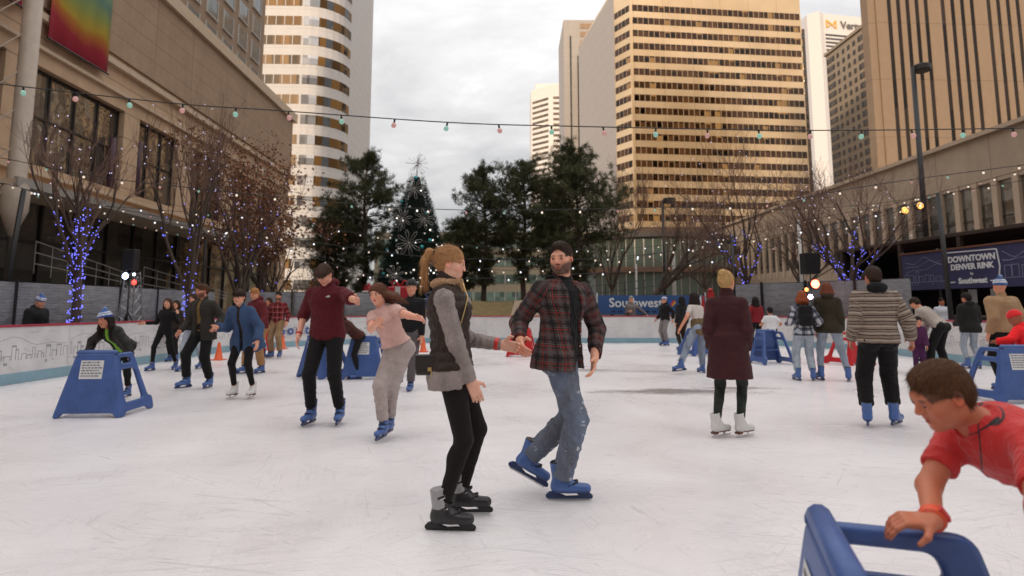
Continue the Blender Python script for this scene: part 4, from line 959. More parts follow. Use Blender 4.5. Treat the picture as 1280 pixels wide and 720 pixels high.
def tied(p):
    F_ = Field(); F_.loft(p.hip - p.u*.06, p.u, p.rT, p.fT, .22, [(-.6, .16, .06, -.12), (0, .19, .145, 0), (.6, .18, .14, 0), (1, .16, .12, 0)], k=.02); F_.cap(p.hip + p.fT*.14, p.hip + p.fT*.16 - UP*.22, .03, .03)
    o = p.finish('tied_jacket', F_, cloth('olive jacket cloth', A(88, 72, 50)), .012, .07, 2)
person((876, 467), 1.68, 28, 'dark haired woman in white top with olive jacket tied round her waist, skating away', 'f', lean=16, head=(-6, 0, 0), side=4, hands={'L': ('px', 851, 409, -.1), 'R': (.08, .2, -.4)}, hint={'L': (-.5, -.6, -.4)},
  feetp={'L': {'px': (849, 459, -.15), 'yaw': 40, 'pitch': 8}, 'R': {'px': (878, 459, .2), 'yaw': -10}}, top=dict(name='top', mat=cloth('white top', A(190, 180, 174, 1.1)), off=.016, aoff=.012, sleeve=.35, hem=.05, collar='crew'), bottom=dict(name='jeans', mat=JEANS, off=.014, fit=.012), hair=dict(c=(.018, .011, .009), style='long', len=.26), skin=A(180, 125, 100, 1.5), extras=tied)
person((947, 442), 1.66, 6, 'woman with long dark hair in red top standing at the far right boards', 'f', hands={'L': (-.3, .1, -.35)}, top=dict(mat=cloth('dark red top', A(110, 26, 34)), off=.03, aoff=.028, hem=-.05, collar='crew'), bottom=dict(mat=PANTS, off=.008), hair=dict(c=(.016, .01, .009), style='long', len=.30), skin=A(180, 125, 100, 1.5))
person((966, 447), 1.30, -10, 'small child in white T-shirt holding a blue skating aid, seen from behind', 'm', lean=6, hs=1.1, hands={'R': (.22, .22, -.24), 'L': (-.16, .24, -.24)}, top=dict(name='t_shirt', mat=cloth('white cotton', (.72, .72, .73), var=.05), off=.028, aoff=.024, sleeve=.38, hem=-.15, collar='crew'), bottom=dict(mat=BLK, off=.014), hair=dict(c=(.012, .009, .009), style='short', th=.012), skin=A(170, 115, 88, 1.5))
CHK = plaid('navy and white check', A(176, 176, 182), [(.25, .25, A(28, 32, 52), .78)], .11)
def pack(p):
    c = p.hip + p.u*p.L*.58 - p.fS*.17*p.s
    F_ = Field(); F_.box(c, (.13*p.s, .07*p.s, .20*p.s), np.stack([p.rS, p.fS, p.u], 1), .05, .02); F_.box(c - p.fS*.07*p.s - p.u*.06, (.10*p.s, .03*p.s, .09*p.s), np.stack([p.rS, p.fS, p.u], 1), .03, .012)
    for sg in (-1, 1): F_.cap(c + p.rS*.07*sg + p.u*.18*p.s + p.fS*.04, p.neck + p.rS*.09*sg + p.fS*.02 + p.u*.01, .016, .016, .01).cap(p.neck + p.rS*.09*sg + p.fS*.03, p.neck + p.rS*.09*sg + p.fS*.15 - p.u*.12, .016, .016, .01)
    V, F = F_.mesh(p.hg); o = np_mesh('backpack', V - p.O, F, BLK, None, True, label='black backpack on the back of the person in checked shirt', cat='backpack'); o.location = tuple(p.O)
person((1008, 476), 1.64, -8, 'red haired person in checked shirt and light jeans wearing the black backpack', 'f', hands={'L': (-.10, .2, -.3), 'R': (.16, .15, -.34)}, feetp={'L': {'o': (-.15, 0, 0), 'yaw': 14}, 'R': {'o': (.13, 0, 0), 'yaw': -10}}, top=dict(name='shirt', mat=CHK, off=.03, aoff=.028, hem=-.2, collar='shirt'), bottom=dict(name='jeans', mat=JEANL, off=.014, fit=.014), hair=dict(c=A(120, 58, 34), hl=A(160, 85, 50), style='long', len=.14), skin=A(180, 125, 100, 1.5), extras=pack)
person((1040, 476), 1.82, -24, 'tall long haired person in dark brown jacket and blue jeans, seen from behind', 'f', head=(20, 0, 0), feetp={'L': {'o': (-.17, 0, 0), 'yaw': 30}, 'R': {'o': (.26, 0, 0), 'yaw': -12}}, top=dict(mat=cloth('dark olive jacket', A(44, 38, 28)), off=.034, aoff=.03, hem=-.24, flare=.02, collar='hood'), bottom=dict(name='jeans', mat=denim('blue grey jeans', A(92, 104, 118), A(128, 142, 156)), off=.012), hair=dict(c=A(92, 48, 34), hl=A(128, 70, 48), style='long', len=.18), skin=A(180, 125, 100, 1.5))
person((1078, 456), 1.06, 70, 'toddler with dark hair and white sleeves behind the red skating aid', 'f', lean=20, hs=1.15, hands={'R': (.1, .3, -.1), 'L': (-.1, .3, -.1)}, top=dict(mat=cloth('white fleece', (.7, .7, .72)), off=.035, aoff=.03, hem=-.1, collar='hood'), bottom=dict(mat=BLK, off=.02), hair=dict(c=(.02, .012, .01), style='long', len=.1), skin=A(180, 125, 100, 1.5))
person((1172, 468), 1.72, 30, 'person in grey sweater and black trousers bending down towards a child', 'm', lean=44, head=(0, 14, 0), hands={'L': (-.05, .15, -.48), 'R': (.02, .2, -.42)}, hipoff=(0, -.12, 0), feetp={'L': {'o': (-.16, .05, 0), 'yaw': 20}, 'R': {'o': (.18, -.1, 0), 'yaw': -8}}, top=dict(name='sweater', mat=cloth('grey sweater', A(148, 138, 130, 1.3)), off=.03, aoff=.026, hem=-.05, collar='crew'), bottom=dict(mat=PANTS, off=.018, fit=.016), hair=dict(c=(.03, .018, .012), style='short', th=.014), skin=A(180, 125, 100, 1.5))
person((1150, 468), 1.10, 160, 'child in purple snow trousers held by the bending person in grey', 'f', lean=20, hs=1.1, top=dict(mat=cloth('purple jacket', A(70, 34, 66)), off=.035, aoff=.03, hem=-.1, collar='hood'), bottom=dict(mat=cloth('purple trousers', A(62, 28, 62)), off=.014, fit=.01), hair=dict(c=(.02, .012, .01), style='short'), skin=A(180, 125, 100, 1.5))
person((1217, 461), 1.66, -4, 'person in hip length black hooded coat and pale jeans, seen from behind', 'f', head=(20, 16, 0), hands={'L': (-.02, .25, -.38), 'R': (.02, .25, -.38)}, feetp={'L': {'o': (-.12, 0, 0), 'yaw': 10}, 'R': {'o': (.13, 0, 0), 'yaw': -14}}, top=dict(name='coat', mat=cloth('black parka', (.015, .013, .013)), off=.055, aoff=.045, hem=-.28, flare=.01, collar='hood', amp=.01), bottom=dict(name='jeans', mat=JEANL, off=.012), hair=dict(c=(.014, .01, .009), style='short', th=.02), skin=A(170, 115, 90, 1.5))
person((1262, 489), 1.80, 4, 'person in tan corduroy jacket and blue and white beanie, seen from behind', 'm', head=(-10, 0, 0), hands={'L': (-.06, .02, -.5), 'R': (.08, .02, -.5)}, bulk=1.08, top=dict(mat=cloth('tan corduroy', A(140, 112, 84)), off=.045, aoff=.036, hem=-.10, collar='shirt'), bottom=dict(mat=PANTS, off=.016, fit=.012), beanie=dict(c=A(50, 84, 135), pomc=A(60, 95, 150)), hair=dict(c=(.03, .018, .012), style='short'), skin=A(180, 125, 100, 1.5))
person((1293, 500), 1.22, 24, 'small child in bright red hooded jacket behind the right blue aid', 'm', lean=14, hs=1.12, head=(0, 12, 0), hands={'L': (-.22, .30, -.16), 'R': (.1, .3, -.16)}, top=dict(mat=cloth('red parka', A(205, 30, 34, 1.4)), off=.045, aoff=.034, hem=-.16, collar='hood'), bottom=dict(mat=BLK, off=.02), beanie=dict(c=A(205, 30, 34, 1.4), stripe=None, pom=False), hair=dict(c=(.02, .012, .01), style='short'), skin=A(130, 78, 56, 1.5))
person((1184, 470), 1.62, 170, 'dark haired attendant in white shirt inside the rental hut', 'm', Y=18.6, head=(0, 6, 0), top=dict(name='shirt', mat=cloth('white shirt', (.6, .62, .68)), off=.02, hem=-.1, collar='shirt'), bottom=dict(mat=BLK), shoes=None, hair=dict(c=(.012, .009, .009), style='short', th=.012), skin=A(150, 95, 72, 1.5))
# ================================================================== THE PLACE
CONC = pm('plaza concrete', (.30, .27, .25), .85, bump=.3, bs_=6, vs=.6)
b = MB(); b.quad((-700, -300, -.03), (700, -300, -.03), (700, 1500, -.03), (-700, 1500, -.03)); b.build('ground', CONC, kind='structure', label='grey paved plaza around the ice rink')
# rink outline
def rink_pts(off=0.):
    p = [(-8.7-off, -8), (-8.7-off, 14.6)]
    for a in np.linspace(180, 90, 10): p.append((-3.2+(5.5+off)*math.cos(R(a)), 17.6+(5.8+off)*math.sin(R(a))))
    for a in np.linspace(90, 0, 10): p.append((5.6+(5.2+off)*math.cos(R(a)), 17.8+(5.6+off)*math.sin(R(a))))
    p += [(10.9+off, 14.4), (11.6+off, 9), (11.9+off, -8)]
    return p
rp = rink_pts()
def ice_mat():
    m, t, b, co = mat('rink ice'); v = co.outputs['Object']
    n = t.noise(v, .55, 5, .6, .6); c = t.ramp(n, [(.30, (.70, .655, .66)), (.52, (.79, .75, .75)), (.72, (.85, .815, .81))])
    # worn, wet patches with a shape of their own
    pa = None
    for (x, y, rx, ry, s_) in ((2.65, 9.9, 1.5, .42, 1.2), (3.7, 10.3, .9, .25, .8), (1.75, 13.3, .55, .28, .9), (2.4, 13.0, 1.8, .25, .4), (-1.0, 14.5, 1.6, .3, .3), (.8, 19.5, 2.2, .3, .3)):
        q = t.map(v, (1/rx, 1/ry, 1), (-x/rx, -y/ry, 0)); l = t.new('ShaderNodeVectorMath', operation='LENGTH'); t.l.new(q, l.inputs[0])
        d = t.math('ADD', l.outputs['Value'], t.math('MULTIPLY', t.math('SUBTRACT', t.noise(v, 2.2, 5, .7), .5), 1.8))
        k = t.math('MULTIPLY', t.math('SUBTRACT', 1.0, d, clamp=True), s_*1.3, clamp=True); pa = k if pa is None else t.math('MAXIMUM', pa, k)
    c = t.mix(pa, c, (.30, .265, .25))
    # blade scratches: long thin arcs
    sc_ = None
    for i, (rot, sx, sy, st) in enumerate(((12, .12, 3.2, .9), (-20, .14, 4.5, .7), (75, .22, 4.0, .7), (-52, .2, 3.5, .6), (35, .16, 6.0, .7), (-8, .10, 7.5, .8))):
        w = t.noise(t.map(t.map(v, (1, 1, 1), (i*3.1, i, 0), (0, 0, R(rot))), (sx, sy, 1)), 2.4, 2, .5, 1.2)
        k = t.ramp(w, [(.505, 0.), (.513, 1.), (.521, 0.)]); k = t.math('MULTIPLY', k, t.ramp(t.noise(v, .9+i*.2, 3), [(.42, 0.), (.6, 1.)])); k = t.math('MULTIPLY', k, st); sc_ = k if sc_ is None else t.math('MAXIMUM', sc_, k)
    c = t.mix(t.math('MULTIPLY', sc_, .8), c, (.40, .375, .385)); sp = t.noise(v, 55, 3, .7); c = t.mix(t.math('MULTIPLY', t.ramp(sp, [(.56, 0.), (.72, 1.)]), .5), c, (.50, .48, .49)); fl = t.ramp(t.noise(t.map(v, (1, 1.6, 1)), 120, 2, .6), [(.66, 0.), (.70, 1.)]); c = t.mix(t.math('MULTIPLY', fl, t.ramp(n, [(.4, .1), (.65, .9)])), c, (.93, .92, .93))
    t.l.new(c, b.inputs['Base Color'])
    r = t.math('ADD', t.math('MULTIPLY', n, .25), .17); r = t.math('SUBTRACT', r, t.math('MULTIPLY', pa, .12)); t.l.new(t.math('ADD', r, t.math('MULTIPLY', sc_, .25)), b.inputs['Roughness'])
    b.inputs['Specular IOR Level'].default_value = .38; b.inputs['IOR'].default_value = 1.31
    bn = t.new('ShaderNodeBump'); bn.inputs['Strength'].default_value = .35; bn.inputs['Distance'].default_value = .006
    h = t.math('ADD', t.math('MULTIPLY', t.noise(v, 26, 4, .65), .6), t.math('MULTIPLY', sc_, .8)); t.l.new(h, bn.inputs['Height']); t.l.new(bn.outputs[0], b.inputs['Normal'])
    return m
b = MB(); b.add([(x, y, 0.0) for x, y in rp], [tuple(range(len(rp)-1, -1, -1))]); b.build('ice', ice_mat(), kind='structure', label='scuffed white rink ice')
# boards
def board_mat():
    m, t, b, co = mat('white board plastic'); v = t.new('ShaderNodeNewGeometry').outputs['Position']
    n = t.noise(v, 1.6, 5, .65); c = t.ramp(n, [(.3, (.55, .535, .54)), (.6, (.68, .665, .665))])
    s_ = t.noise(t.map(v, (1, 1, 5)), 2.6, 5, .7, .4); c = t.mix(t.ramp(s_, [(.58, 0.), (.74, .55)]), c, (.30, .28, .29)); t.l.new(c, b.inputs['Base Color']); b.inputs['Roughness'].default_value = .42; return m
WB = board_mat(); KICK = pm('pale blue kick strip', (.22, .36, .43), .45, vs=2); CAPR = pm('red cap rail', (.36, .025, .05), .4); GREYP = pm('galvanised steel', (.35, .35, .36), .4, .8)
INK = pm('grey line print', (.30, .30, .33), .7); LOGOB = pm('blue logo print', (.03, .08, .28), .6, var=.05); WHITE = pm('white print', (.74, .74, .75), .6, var=.04)
boards = empty('rink_boards', (0, 0, 0), label='white dasher boards with blue kick strip and red cap rail round the ice', cat='rink boards')
def seg_pts(pts, step=2.4):
    out = []; 
    for a, c in zip(pts[:-1], pts[1:]):
        L_ = math.dist(a, c); n = max(1, round(L_/step)); out += [((a[0]+(c[0]-a[0])*i/n, a[1]+(c[1]-a[1])*i/n), (a[0]+(c[0]-a[0])*(i+1)/n, a[1]+(c[1]-a[1])*(i+1)/n)) for i in range(n)]
    return out
rr_ = random.Random(5)
for a, c in seg_pts(rp):
    a = np.array(a); c = np.array(c); d = (c-a)/np.linalg.norm(c-a); n = np.array([-d[1], d[0]]); L_ = np.linalg.norm(c-a); rz = math.atan2(d[1], d[0])
    def put(name, x0, x1, y0, y1, z0, z1, m_, bev=0): o = MB().box(x0, x1, y0, y1, z0, z1).build(name, m_, boards, bevel=bev); o.location = (a[0], a[1], 0); o.rotation_euler = (0, 0, rz); return o
    put('board_panel', .003, L_-.003, 0, .05, .19, .985, WB); put('kick_plate', .002, L_-.002, -.012, .052, .004, .19, KICK); put('cap_rail', 0, L_, -.022, .085, .987, 1.025, CAPR, .008)
    if c[1] > 4 and (a[0] < -5 or a[0] > 9):  # city skyline drawn in thin grey lines
        m = MB(); x = .05; z0 = .42; pts = []
        while x < L_-.12:
            w = rr_.uniform(.04, .14); h = rr_.uniform(.04, .26); pts += [(x, z0), (x, z0+h), (x+w, z0+h*rr_.uniform(.8, 1.1)), (x+w, z0)]; x += w + rr_.uniform(0, .08)
            if rr_.random() < .5: m.box(x, x+rr_.uniform(.03, .1), -.0035, -.001, z0-rr_.uniform(.05, .1), z0-.045)
        for p_, q_ in zip(pts[:-1], pts[1:]):
            x0, x1 = sorted((p_[0], q_[0])); y0, y1 = sorted((p_[1], q_[1])); m.box(x0-.003, x1+.003, -.0035, -.001, y0-.003, y1+.003)
        hx = np.linspace(0.05, L_-.08, 14); hz = [.72+.07*math.sin((a[1]+q)*3.1)+.04*math.sin((a[1]+q)*7.7) for q in hx]
        for i in range(13): m.tube([(hx[i], -.002, hz[i]), (hx[i+1], -.002, hz[i+1])], .003, 4)
        o = m.build('skyline_print', INK, boards, kind=None); o.location = (a[0], a[1], 0); o.rotation_euler = (0, 0, rz)
def board_text(txt, u, v, Y, size, m_, rz):
    c = P(u, v, Y); me = text_mesh(txt, size, m_, bold=.012, extrude=.004); o = link(bpy.data.objects.new('lettering', me), boards); o.location = c; o.rotation_euler = (0, 0, rz); return o
def on_arc(cx_, cy_, rx, ry, a, z, inset): return (cx_+(rx-inset)*math.cos(R(a)), cy_+(ry-inset)*math.sin(R(a)), z)
def text_on(txt, size, x, y, z, rz, m_=None, parent=boards):
    me = text_mesh(txt, size, m_ or LOGOB, bold=.010, extrude=.004); o = link(bpy.data.objects.new('lettering', me), parent); o.location = (x, y, z); o.rotation_euler = (0, 0, rz); return o
# 'Southwest' set letter by letter so that it follows the curved boards
def curved_word(word, cx_, cy_, rx, ry, a0, da, size, z):
    for i, ch in enumerate(word):
        a = a0 + da*i; x, y, _ = on_arc(cx_, cy_, rx, ry, a, z, .10)
        tx, ty = -rx*math.sin(R(a)), ry*math.cos(R(a)); text_on(ch, size, x, y, z, math.atan2(-ty, -tx) )
curved_word('Southwest', -3.2, 17.6, 5.5, 5.8, 147, -3.3, .46, .56)
for i, ch in enumerate('Southwest'): text_on(ch, .42, 5.75+.27*i, 23.385 - max(0, (.27*i-.2))**2*.085, .56, -.10*max(0, i-1)*.6)

# ---- privacy fences and rails
MESHF = None
def mesh_mat():
    m, t, b, co = mat('grey privacy mesh'); v = co.outputs['Object']; z = t.sep(v)[2]
    n = t.noise(t.map(v, (1, 1, 3)), 2.2, 4, .6, .8); c = t.ramp(n, [(.3, (.15, .145, .16)), (.7, (.24, .235, .25))])
    w = t.math('FRACT', t.math('MULTIPLY', z, 14)); c = t.mix(t.math('MULTIPLY', t.math('LESS_THAN', w, .25), .4), c, (.08, .08, .09)); t.l.new(c, b.inputs['Base Color']); b.inputs['Roughness'].default_value = .7
    bn = t.new('ShaderNodeBump'); bn.inputs['Strength'].default_value = .8; bn.inputs['Distance'].default_value = .08; t.l.new(n, bn.inputs['Height']); t.l.new(bn.outputs[0], b.inputs['Normal']); return m
MESHF = mesh_mat(); BLKM = pm('black painted steel', (.014, .013, .014), .45)
def fence(pts, h, label, step=1.8):
    f = empty('privacy_fence', (pts[0][0], pts[0][1], 0), label=label, cat='fence'); O_ = np.array([pts[0][0], pts[0][1]])
    for a, c in seg_pts(pts, step):
        a = np.array(a)-O_; c = np.array(c)-O_; d = c-a; L_ = np.linalg.norm(d); rz = math.atan2(d[1], d[0])
        m = MB(); n = 12
        for i in range(n+1):
            x = .04+(L_-.08)*i/n; y = .025*math.sin(i*1.9+a[0]); m.v += [(x, y-.004, .10), (x, y-.004+.01*math.sin(i*2.7), h-.04)]; m.n += 2
        for i in range(n): m.f.append((2*i, 2*i+2, 2*i+3, 2*i+1)); m.m.append(0)
        o = m.build('mesh_panel', MESHF, f, smooth=True); s_ = o.modifiers.new('s', 'SOLIDIFY'); s_.thickness = .006
        o.location = (a[0], a[1], 0); o.rotation_euler = (0, 0, rz)
        o = MB().box(-.035, .035, -.04, .04, 0, h+.03).build('post', BLKM, f); o.location = (a[0], a[1], 0); o.rotation_euler = (0, 0, rz)
        o = MB().box(.036, L_-.036, .012, .037, h-.055, h-.02).build('rail', BLKM, f); o.location = (a[0], a[1], 0); o.rotation_euler = (0, 0, rz)
fence([(-11.6, 5), (-11.4, 14), (-11.2, 23)], 1.95, 'grey mesh privacy fence behind the left boards')
fence([(-11.0, 24.5), (-5.2, 26.5)], 2.0, 'grey mesh privacy fence behind the skaters at the rear left')
fence([(9.2, 26.6), (13.45, 20.5)], 2.35, 'grey mesh privacy fence behind the right end of the rink')
b = empty('stair_railing', (8.6, 25.2, 0), label='pale steel stair handrail beside the far right fence', cat='railing')
o = MB(); o.tube([(0, 0, 1.0), (.8, .1, 1.1), (1.6, .2, 1.75), (2.2, .2, 1.75)], .025); o.build('handrail', GREYP, b, smooth=True)
for x, z in ((.1, 1.0), (1.6, 1.75)): MB().tube([(x, .02, 0), (x, .02, z)], .02).build('post', GREYP, b, smooth=True)
b = empty('railing', (2.6, 29.0, 0), label='black bar railing above the blue banner at the rear', cat='railing')
for z in (1.5, 1.85, 2.2): MB().tube([(0, 0, z), (4.6, 0, z+.55)], .02, 6).build('rail', BLKM, b)
for i in range(6): MB().tube([(i*.92, 0, 0), (i*.92, 0, 2.2+i*.11)], .022, 6).build('post', BLKM, b)

# ---- rear banner, grass bank
GRASS = pm('dry winter lawn', (.16, .115, .045), .95, var=.35, vs=2, bump=.8, bs_=20)
m = MB(); nx, ny = 40, 10; X0, X1 = -9.0, 3.3
for j in range(ny+1):
    for i in range(nx+1):
        x = X0+(X1-X0)*i/nx; y = 26.4+9*j/ny; q = j/ny; m.v.append((x, y, (.30 + 1.35*min(1, q*2.2)**.7) + .05*math.sin(x*2.1)+.04*math.sin(y*3+x) if j else -.02)); m.n += 1
for j in range(ny):
    for i in range(nx): a = j*(nx+1)+i; m.f.append((a, a+1, a+nx+2, a+nx+1)); m.m.append(0)
m.build('lawn_bank', GRASS, kind='structure', smooth=True, fixn=False, label='dry yellow green grass bank behind the rear boards')
BANB = pm('blue banner vinyl', (.030, .085, .235), .5, vs=1.5); 
bn_ = empty('banner', (3.55, 25.2, 0), label='blue Southwest banner hung behind the rear boards', cat='banner')
MB().box(0, 4.4, 0, .02, 1.06, 1.84).build('banner_cloth', BANB, bn_); me = text_mesh('Southwest', .52, WHITE, .008, .004)
o = link(bpy.data.objects.new('lettering', me), bn_); o.location = (1.55, -.006, 1.52)
for i in range(7): MB().box(.55+i*.28, .70+i*.28, -.006, -.001, 1.14, 1.21).build('small_print', pm('banner print', (.01, .02, .06), .6) if i == 0 else bpy.data.materials['banner print'], bn_)
HR, HY, HBl = pm('heart red', (.55, .04, .04), .5), pm('heart yellow', (.75, .42, .03), .5), pm('heart blue', (.04, .10, .5), .5)
def heart(parent, x, y, z, s_):
    pts = [(16*math.sin(t)**3/16, (13*math.cos(t)-5*math.cos(2*t)-2*math.cos(3*t)-math.cos(4*t))/16) for t in np.linspace(0, 2*math.pi, 41)[:-1]]
    for k, (c0, c1, mm) in enumerate(((-2, -.25, HBl), (-.25, .3, HR), (.3, 2, HY))):
        def clip(poly, c, sgn):
            out = []; f_ = lambda p: sgn*((p[0]*.8 - p[1]*.6) - c)
            for i in range(len(poly)):
                p, q = poly[i-1], poly[i]; a_, b_ = f_(p), f_(q)
                if (a_ >= 0) != (b_ >= 0): t = a_/(a_-b_); out.append((p[0]+(q[0]-p[0])*t, p[1]+(q[1]-p[1])*t))
                if b_ >= 0: out.append(q)
            return out
        pl = clip(clip(pts, c0, 1), c1, -1)
        if len(pl) > 2: MB().prism([(x+p*s_, y, z+q*s_) for p, q in pl], (0, -.004, 0)).build('heart_logo', mm, parent)
heart(bn_, 3.05, -.003, 1.52, .15)
for k, (mm, x) in enumerate(((HY, 3.75), (WHITE, 4.0), (HR, 4.12))): MB().prism([(x, -.004-.001*k, 1.062), (x+.26, -.004-.001*k, 1.062), (x+.26, -.004-.001*k, 1.838), (x+.26-.04, -.004-.001*k, 1.838)] if k else [(3.45, -.004, 1.062), (4.0, -.004, 1.062), (4.0, -.004, 1.838)], (0, -.003, 0)).build('stripe', mm, bn_)
for x in (-.04, 4.44): MB().tube([(x, .03, 0), (x, .03, 1.95)], .03, 8).build('post', GREYP, bn_, smooth=True)
o = MB(); o.box(8.05, 8.30, 25.0, 25.25, 0, 1.95).lathe([(.05, 0), (.11, .05), (.11, .14), (.0, .2)], (8.17, 25.12, 1.94), 10); o.build('red_post', pm('red painted steel', (.42, .02, .02), .45), bevel=.01, label='red box shaped post at the right end of the blue banner', cat='post')
# sandwich board and white crate on the lawn
sb = empty('sandwich_board', (.05, 25.9, 0), label='tan sandwich board with a dark picture behind the rear boards', cat='sign')
TAN = pm('tan board', (.42, .32, .22), .6); MB().prism([(-.1, 0, 1.0), (1.9, 0, 1.0), (1.85, .25, 1.75), (.05, .25, 1.62)], (0, .04, 0)).build('sign_panel', TAN, sb); 
m = MB(); 
for (x, z, r_) in ((.45, 1.28, .10), (.62, 1.35, .12), (.82, 1.30, .10), (1.0, 1.28, .09), (.7, 1.2, .06)): m.sphere((x, .08+(z-1.0)*.33-.06, z), (r_, .02, r_*.8), 10, 6)
m.build('sign_picture', BLKM, sb)
for x in (.0, 1.8): MB().box(x, x+.05, .28, .33, 0, 1.6).build('leg', BLKM, sb)
wc = empty('speaker_plinth', (-2.2, 26.0, 0), label='pale tapered plinth standing on the grass bank left of the sandwich board', cat='plinth')
MB().prism([(0, 0, 0), (.62, 0, 0), (.42, 0, 1.75), (.05, 0, 1.75)], (0, .3, 0)).build('body', pm('pale plinth', (.45, .40, .38), .6), wc, bevel=.01); MB().box(.08, .40, .0, .28, 1.755, 2.0).build('cap', pm('steel blue panel', (.10, .16, .24), .5), wc, bevel=.01)

# ---- rental hut with the Downtown Denver Rink banner
hut = empty('rental_hut', (16.9, 19.4, 0), R(6), label='dark open fronted rental hut under the Downtown Denver Rink banner', cat='hut')
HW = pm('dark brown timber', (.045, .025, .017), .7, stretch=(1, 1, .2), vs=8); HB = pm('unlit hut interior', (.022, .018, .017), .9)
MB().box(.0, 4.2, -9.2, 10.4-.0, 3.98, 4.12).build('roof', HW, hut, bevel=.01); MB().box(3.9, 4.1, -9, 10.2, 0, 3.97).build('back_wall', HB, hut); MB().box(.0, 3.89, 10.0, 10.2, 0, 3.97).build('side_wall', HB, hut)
MB().box(-.02, .10, -9, 10, .0, 1.0).build('counter', HW, hut); MB().box(-.12, .4, -9, 10, 1.003, 1.05).build('counter_top', pm('counter top', (.20, .14, .10), .5), hut)
for y in (-6, -3.0, 0, 3.0, 6, 9.8): MB().box(0, .16, y, y+.16, 1.053, 3.97).build('post', HW, hut)
bd = empty('rink_banner', (16.7, 19.4, 0), R(6), label='navy banner with white outlined DOWNTOWN DENVER RINK emblem over the rental hut', cat='banner')
NAVY = pm('navy banner vinyl', (.040, .040, .105), .55, vs=1.2, var=.25)
BX0, BX1 = -3.0, 5.7
MB().box(0, .03, BX0, BX1, 2.03, 3.47).build('banner_cloth', NAVY, bd); MB().box(-.04, .10, BX0-.1, BX1+.1, 3.475, 3.54).build('top_rail', pm('rusty steel', (.16, .06, .03), .7), bd)
LINE = pm('pale line print', (.30, .30, .42), .7)
rr2 = random.Random(3)
def ln(parent, y0, z0, y1, z1, w=.011, mm=None, name='skyline_print'):
    m = MB(); m.tube([(-.012, y0, z0), (-.012, y1, z1)], w, 4); return m
m = MB(); y = BX0+.1
for base, hs_ in ((2.36, .40),):
    while y < BX1-.2:
        w_ = rr2.uniform(.07, .28); h_ = rr2.uniform(.06, hs_)
        if not (1.1 < y < 3.65):
            for (p, q) in (((y, base), (y, base+h_)), ((y, base+h_), (y+w_, base+h_)), ((y+w_, base+h_), (y+w_, base))): m.tube([(-.004, *p), (-.004, *q)], .008, 4)
            if rr2.random() < .6: m.tube([(-.004, y+w_*.5, base-.03), (-.004, y+w_*.5, base-.16)], .008, 4)
        y += w_ + rr2.uniform(.0, .12)
for k in range(3):
    yy = np.linspace(BX0+.1, BX1-.2, 70); zz_ = 2.86+.15*k+.10*np.sin(yy*(2.1+k)+k)+.05*np.sin(yy*(5.3+k))
    for i in range(69):
        if not (1.1 < yy[i] < 3.65): m.tube([(-.004, yy[i], zz_[i]), (-.004, yy[i+1], zz_[i+1])], .007, 4)
yy0 = 2.62
m.box(-.006, -.001, BX0+.1, 1.2, 2.33, 2.345).box(-.006, -.001, 3.5, BX1-.1, 2.33, 2.345)
m.build('skyline_print', LINE, bd)
m = MB(); cor = [(1.30, 2.26), (1.22, 2.75), (1.30, 3.33), (3.40, 3.37), (3.48, 2.85), (3.40, 2.26)]
for p, q in zip(cor, cor[1:]): m.tube([(-.008, *p), (-.008, *q)], .022, 6)
for p, q in (((1.30, 2.26), (1.62, 2.26)), ((3.1, 2.26), (3.40, 2.26))): m.tube([(-.008, *p), (-.008, *q)], .022, 6)
m.build('emblem_outline', WHITE, bd)
for txt, z, sz in (('DOWNTOWN', 3.09, .30), ('DENVER RINK', 2.80, .285), ('by', 2.55, .15), ('Southwest', 2.29, .28)):
    me = text_mesh(txt, sz, WHITE, .012 if txt != 'by' else 0, .004, 1.0); o = link(bpy.data.objects.new('lettering', me), bd); o.location = (-.010, 2.36, z); o.rotation_euler = (0, 0, R(-90))
for y in (BX0, 3.9, BX1): MB().tube([(.08, y, 0), (.08, y, 3.6)], .05, 8).build('post', BLKM, bd, smooth=True)
hh_ = empty('price_board', (17.4, 19.0, 0), R(6), label='small white notice sheet hanging inside the hut', cat='notice')
for k, y in enumerate((.6, 2.4, 3.4)):
    MB().box(-.01, .01, y, y+.42, 1.5, 2.0).build('notice_sheet', WHITE, hh_)
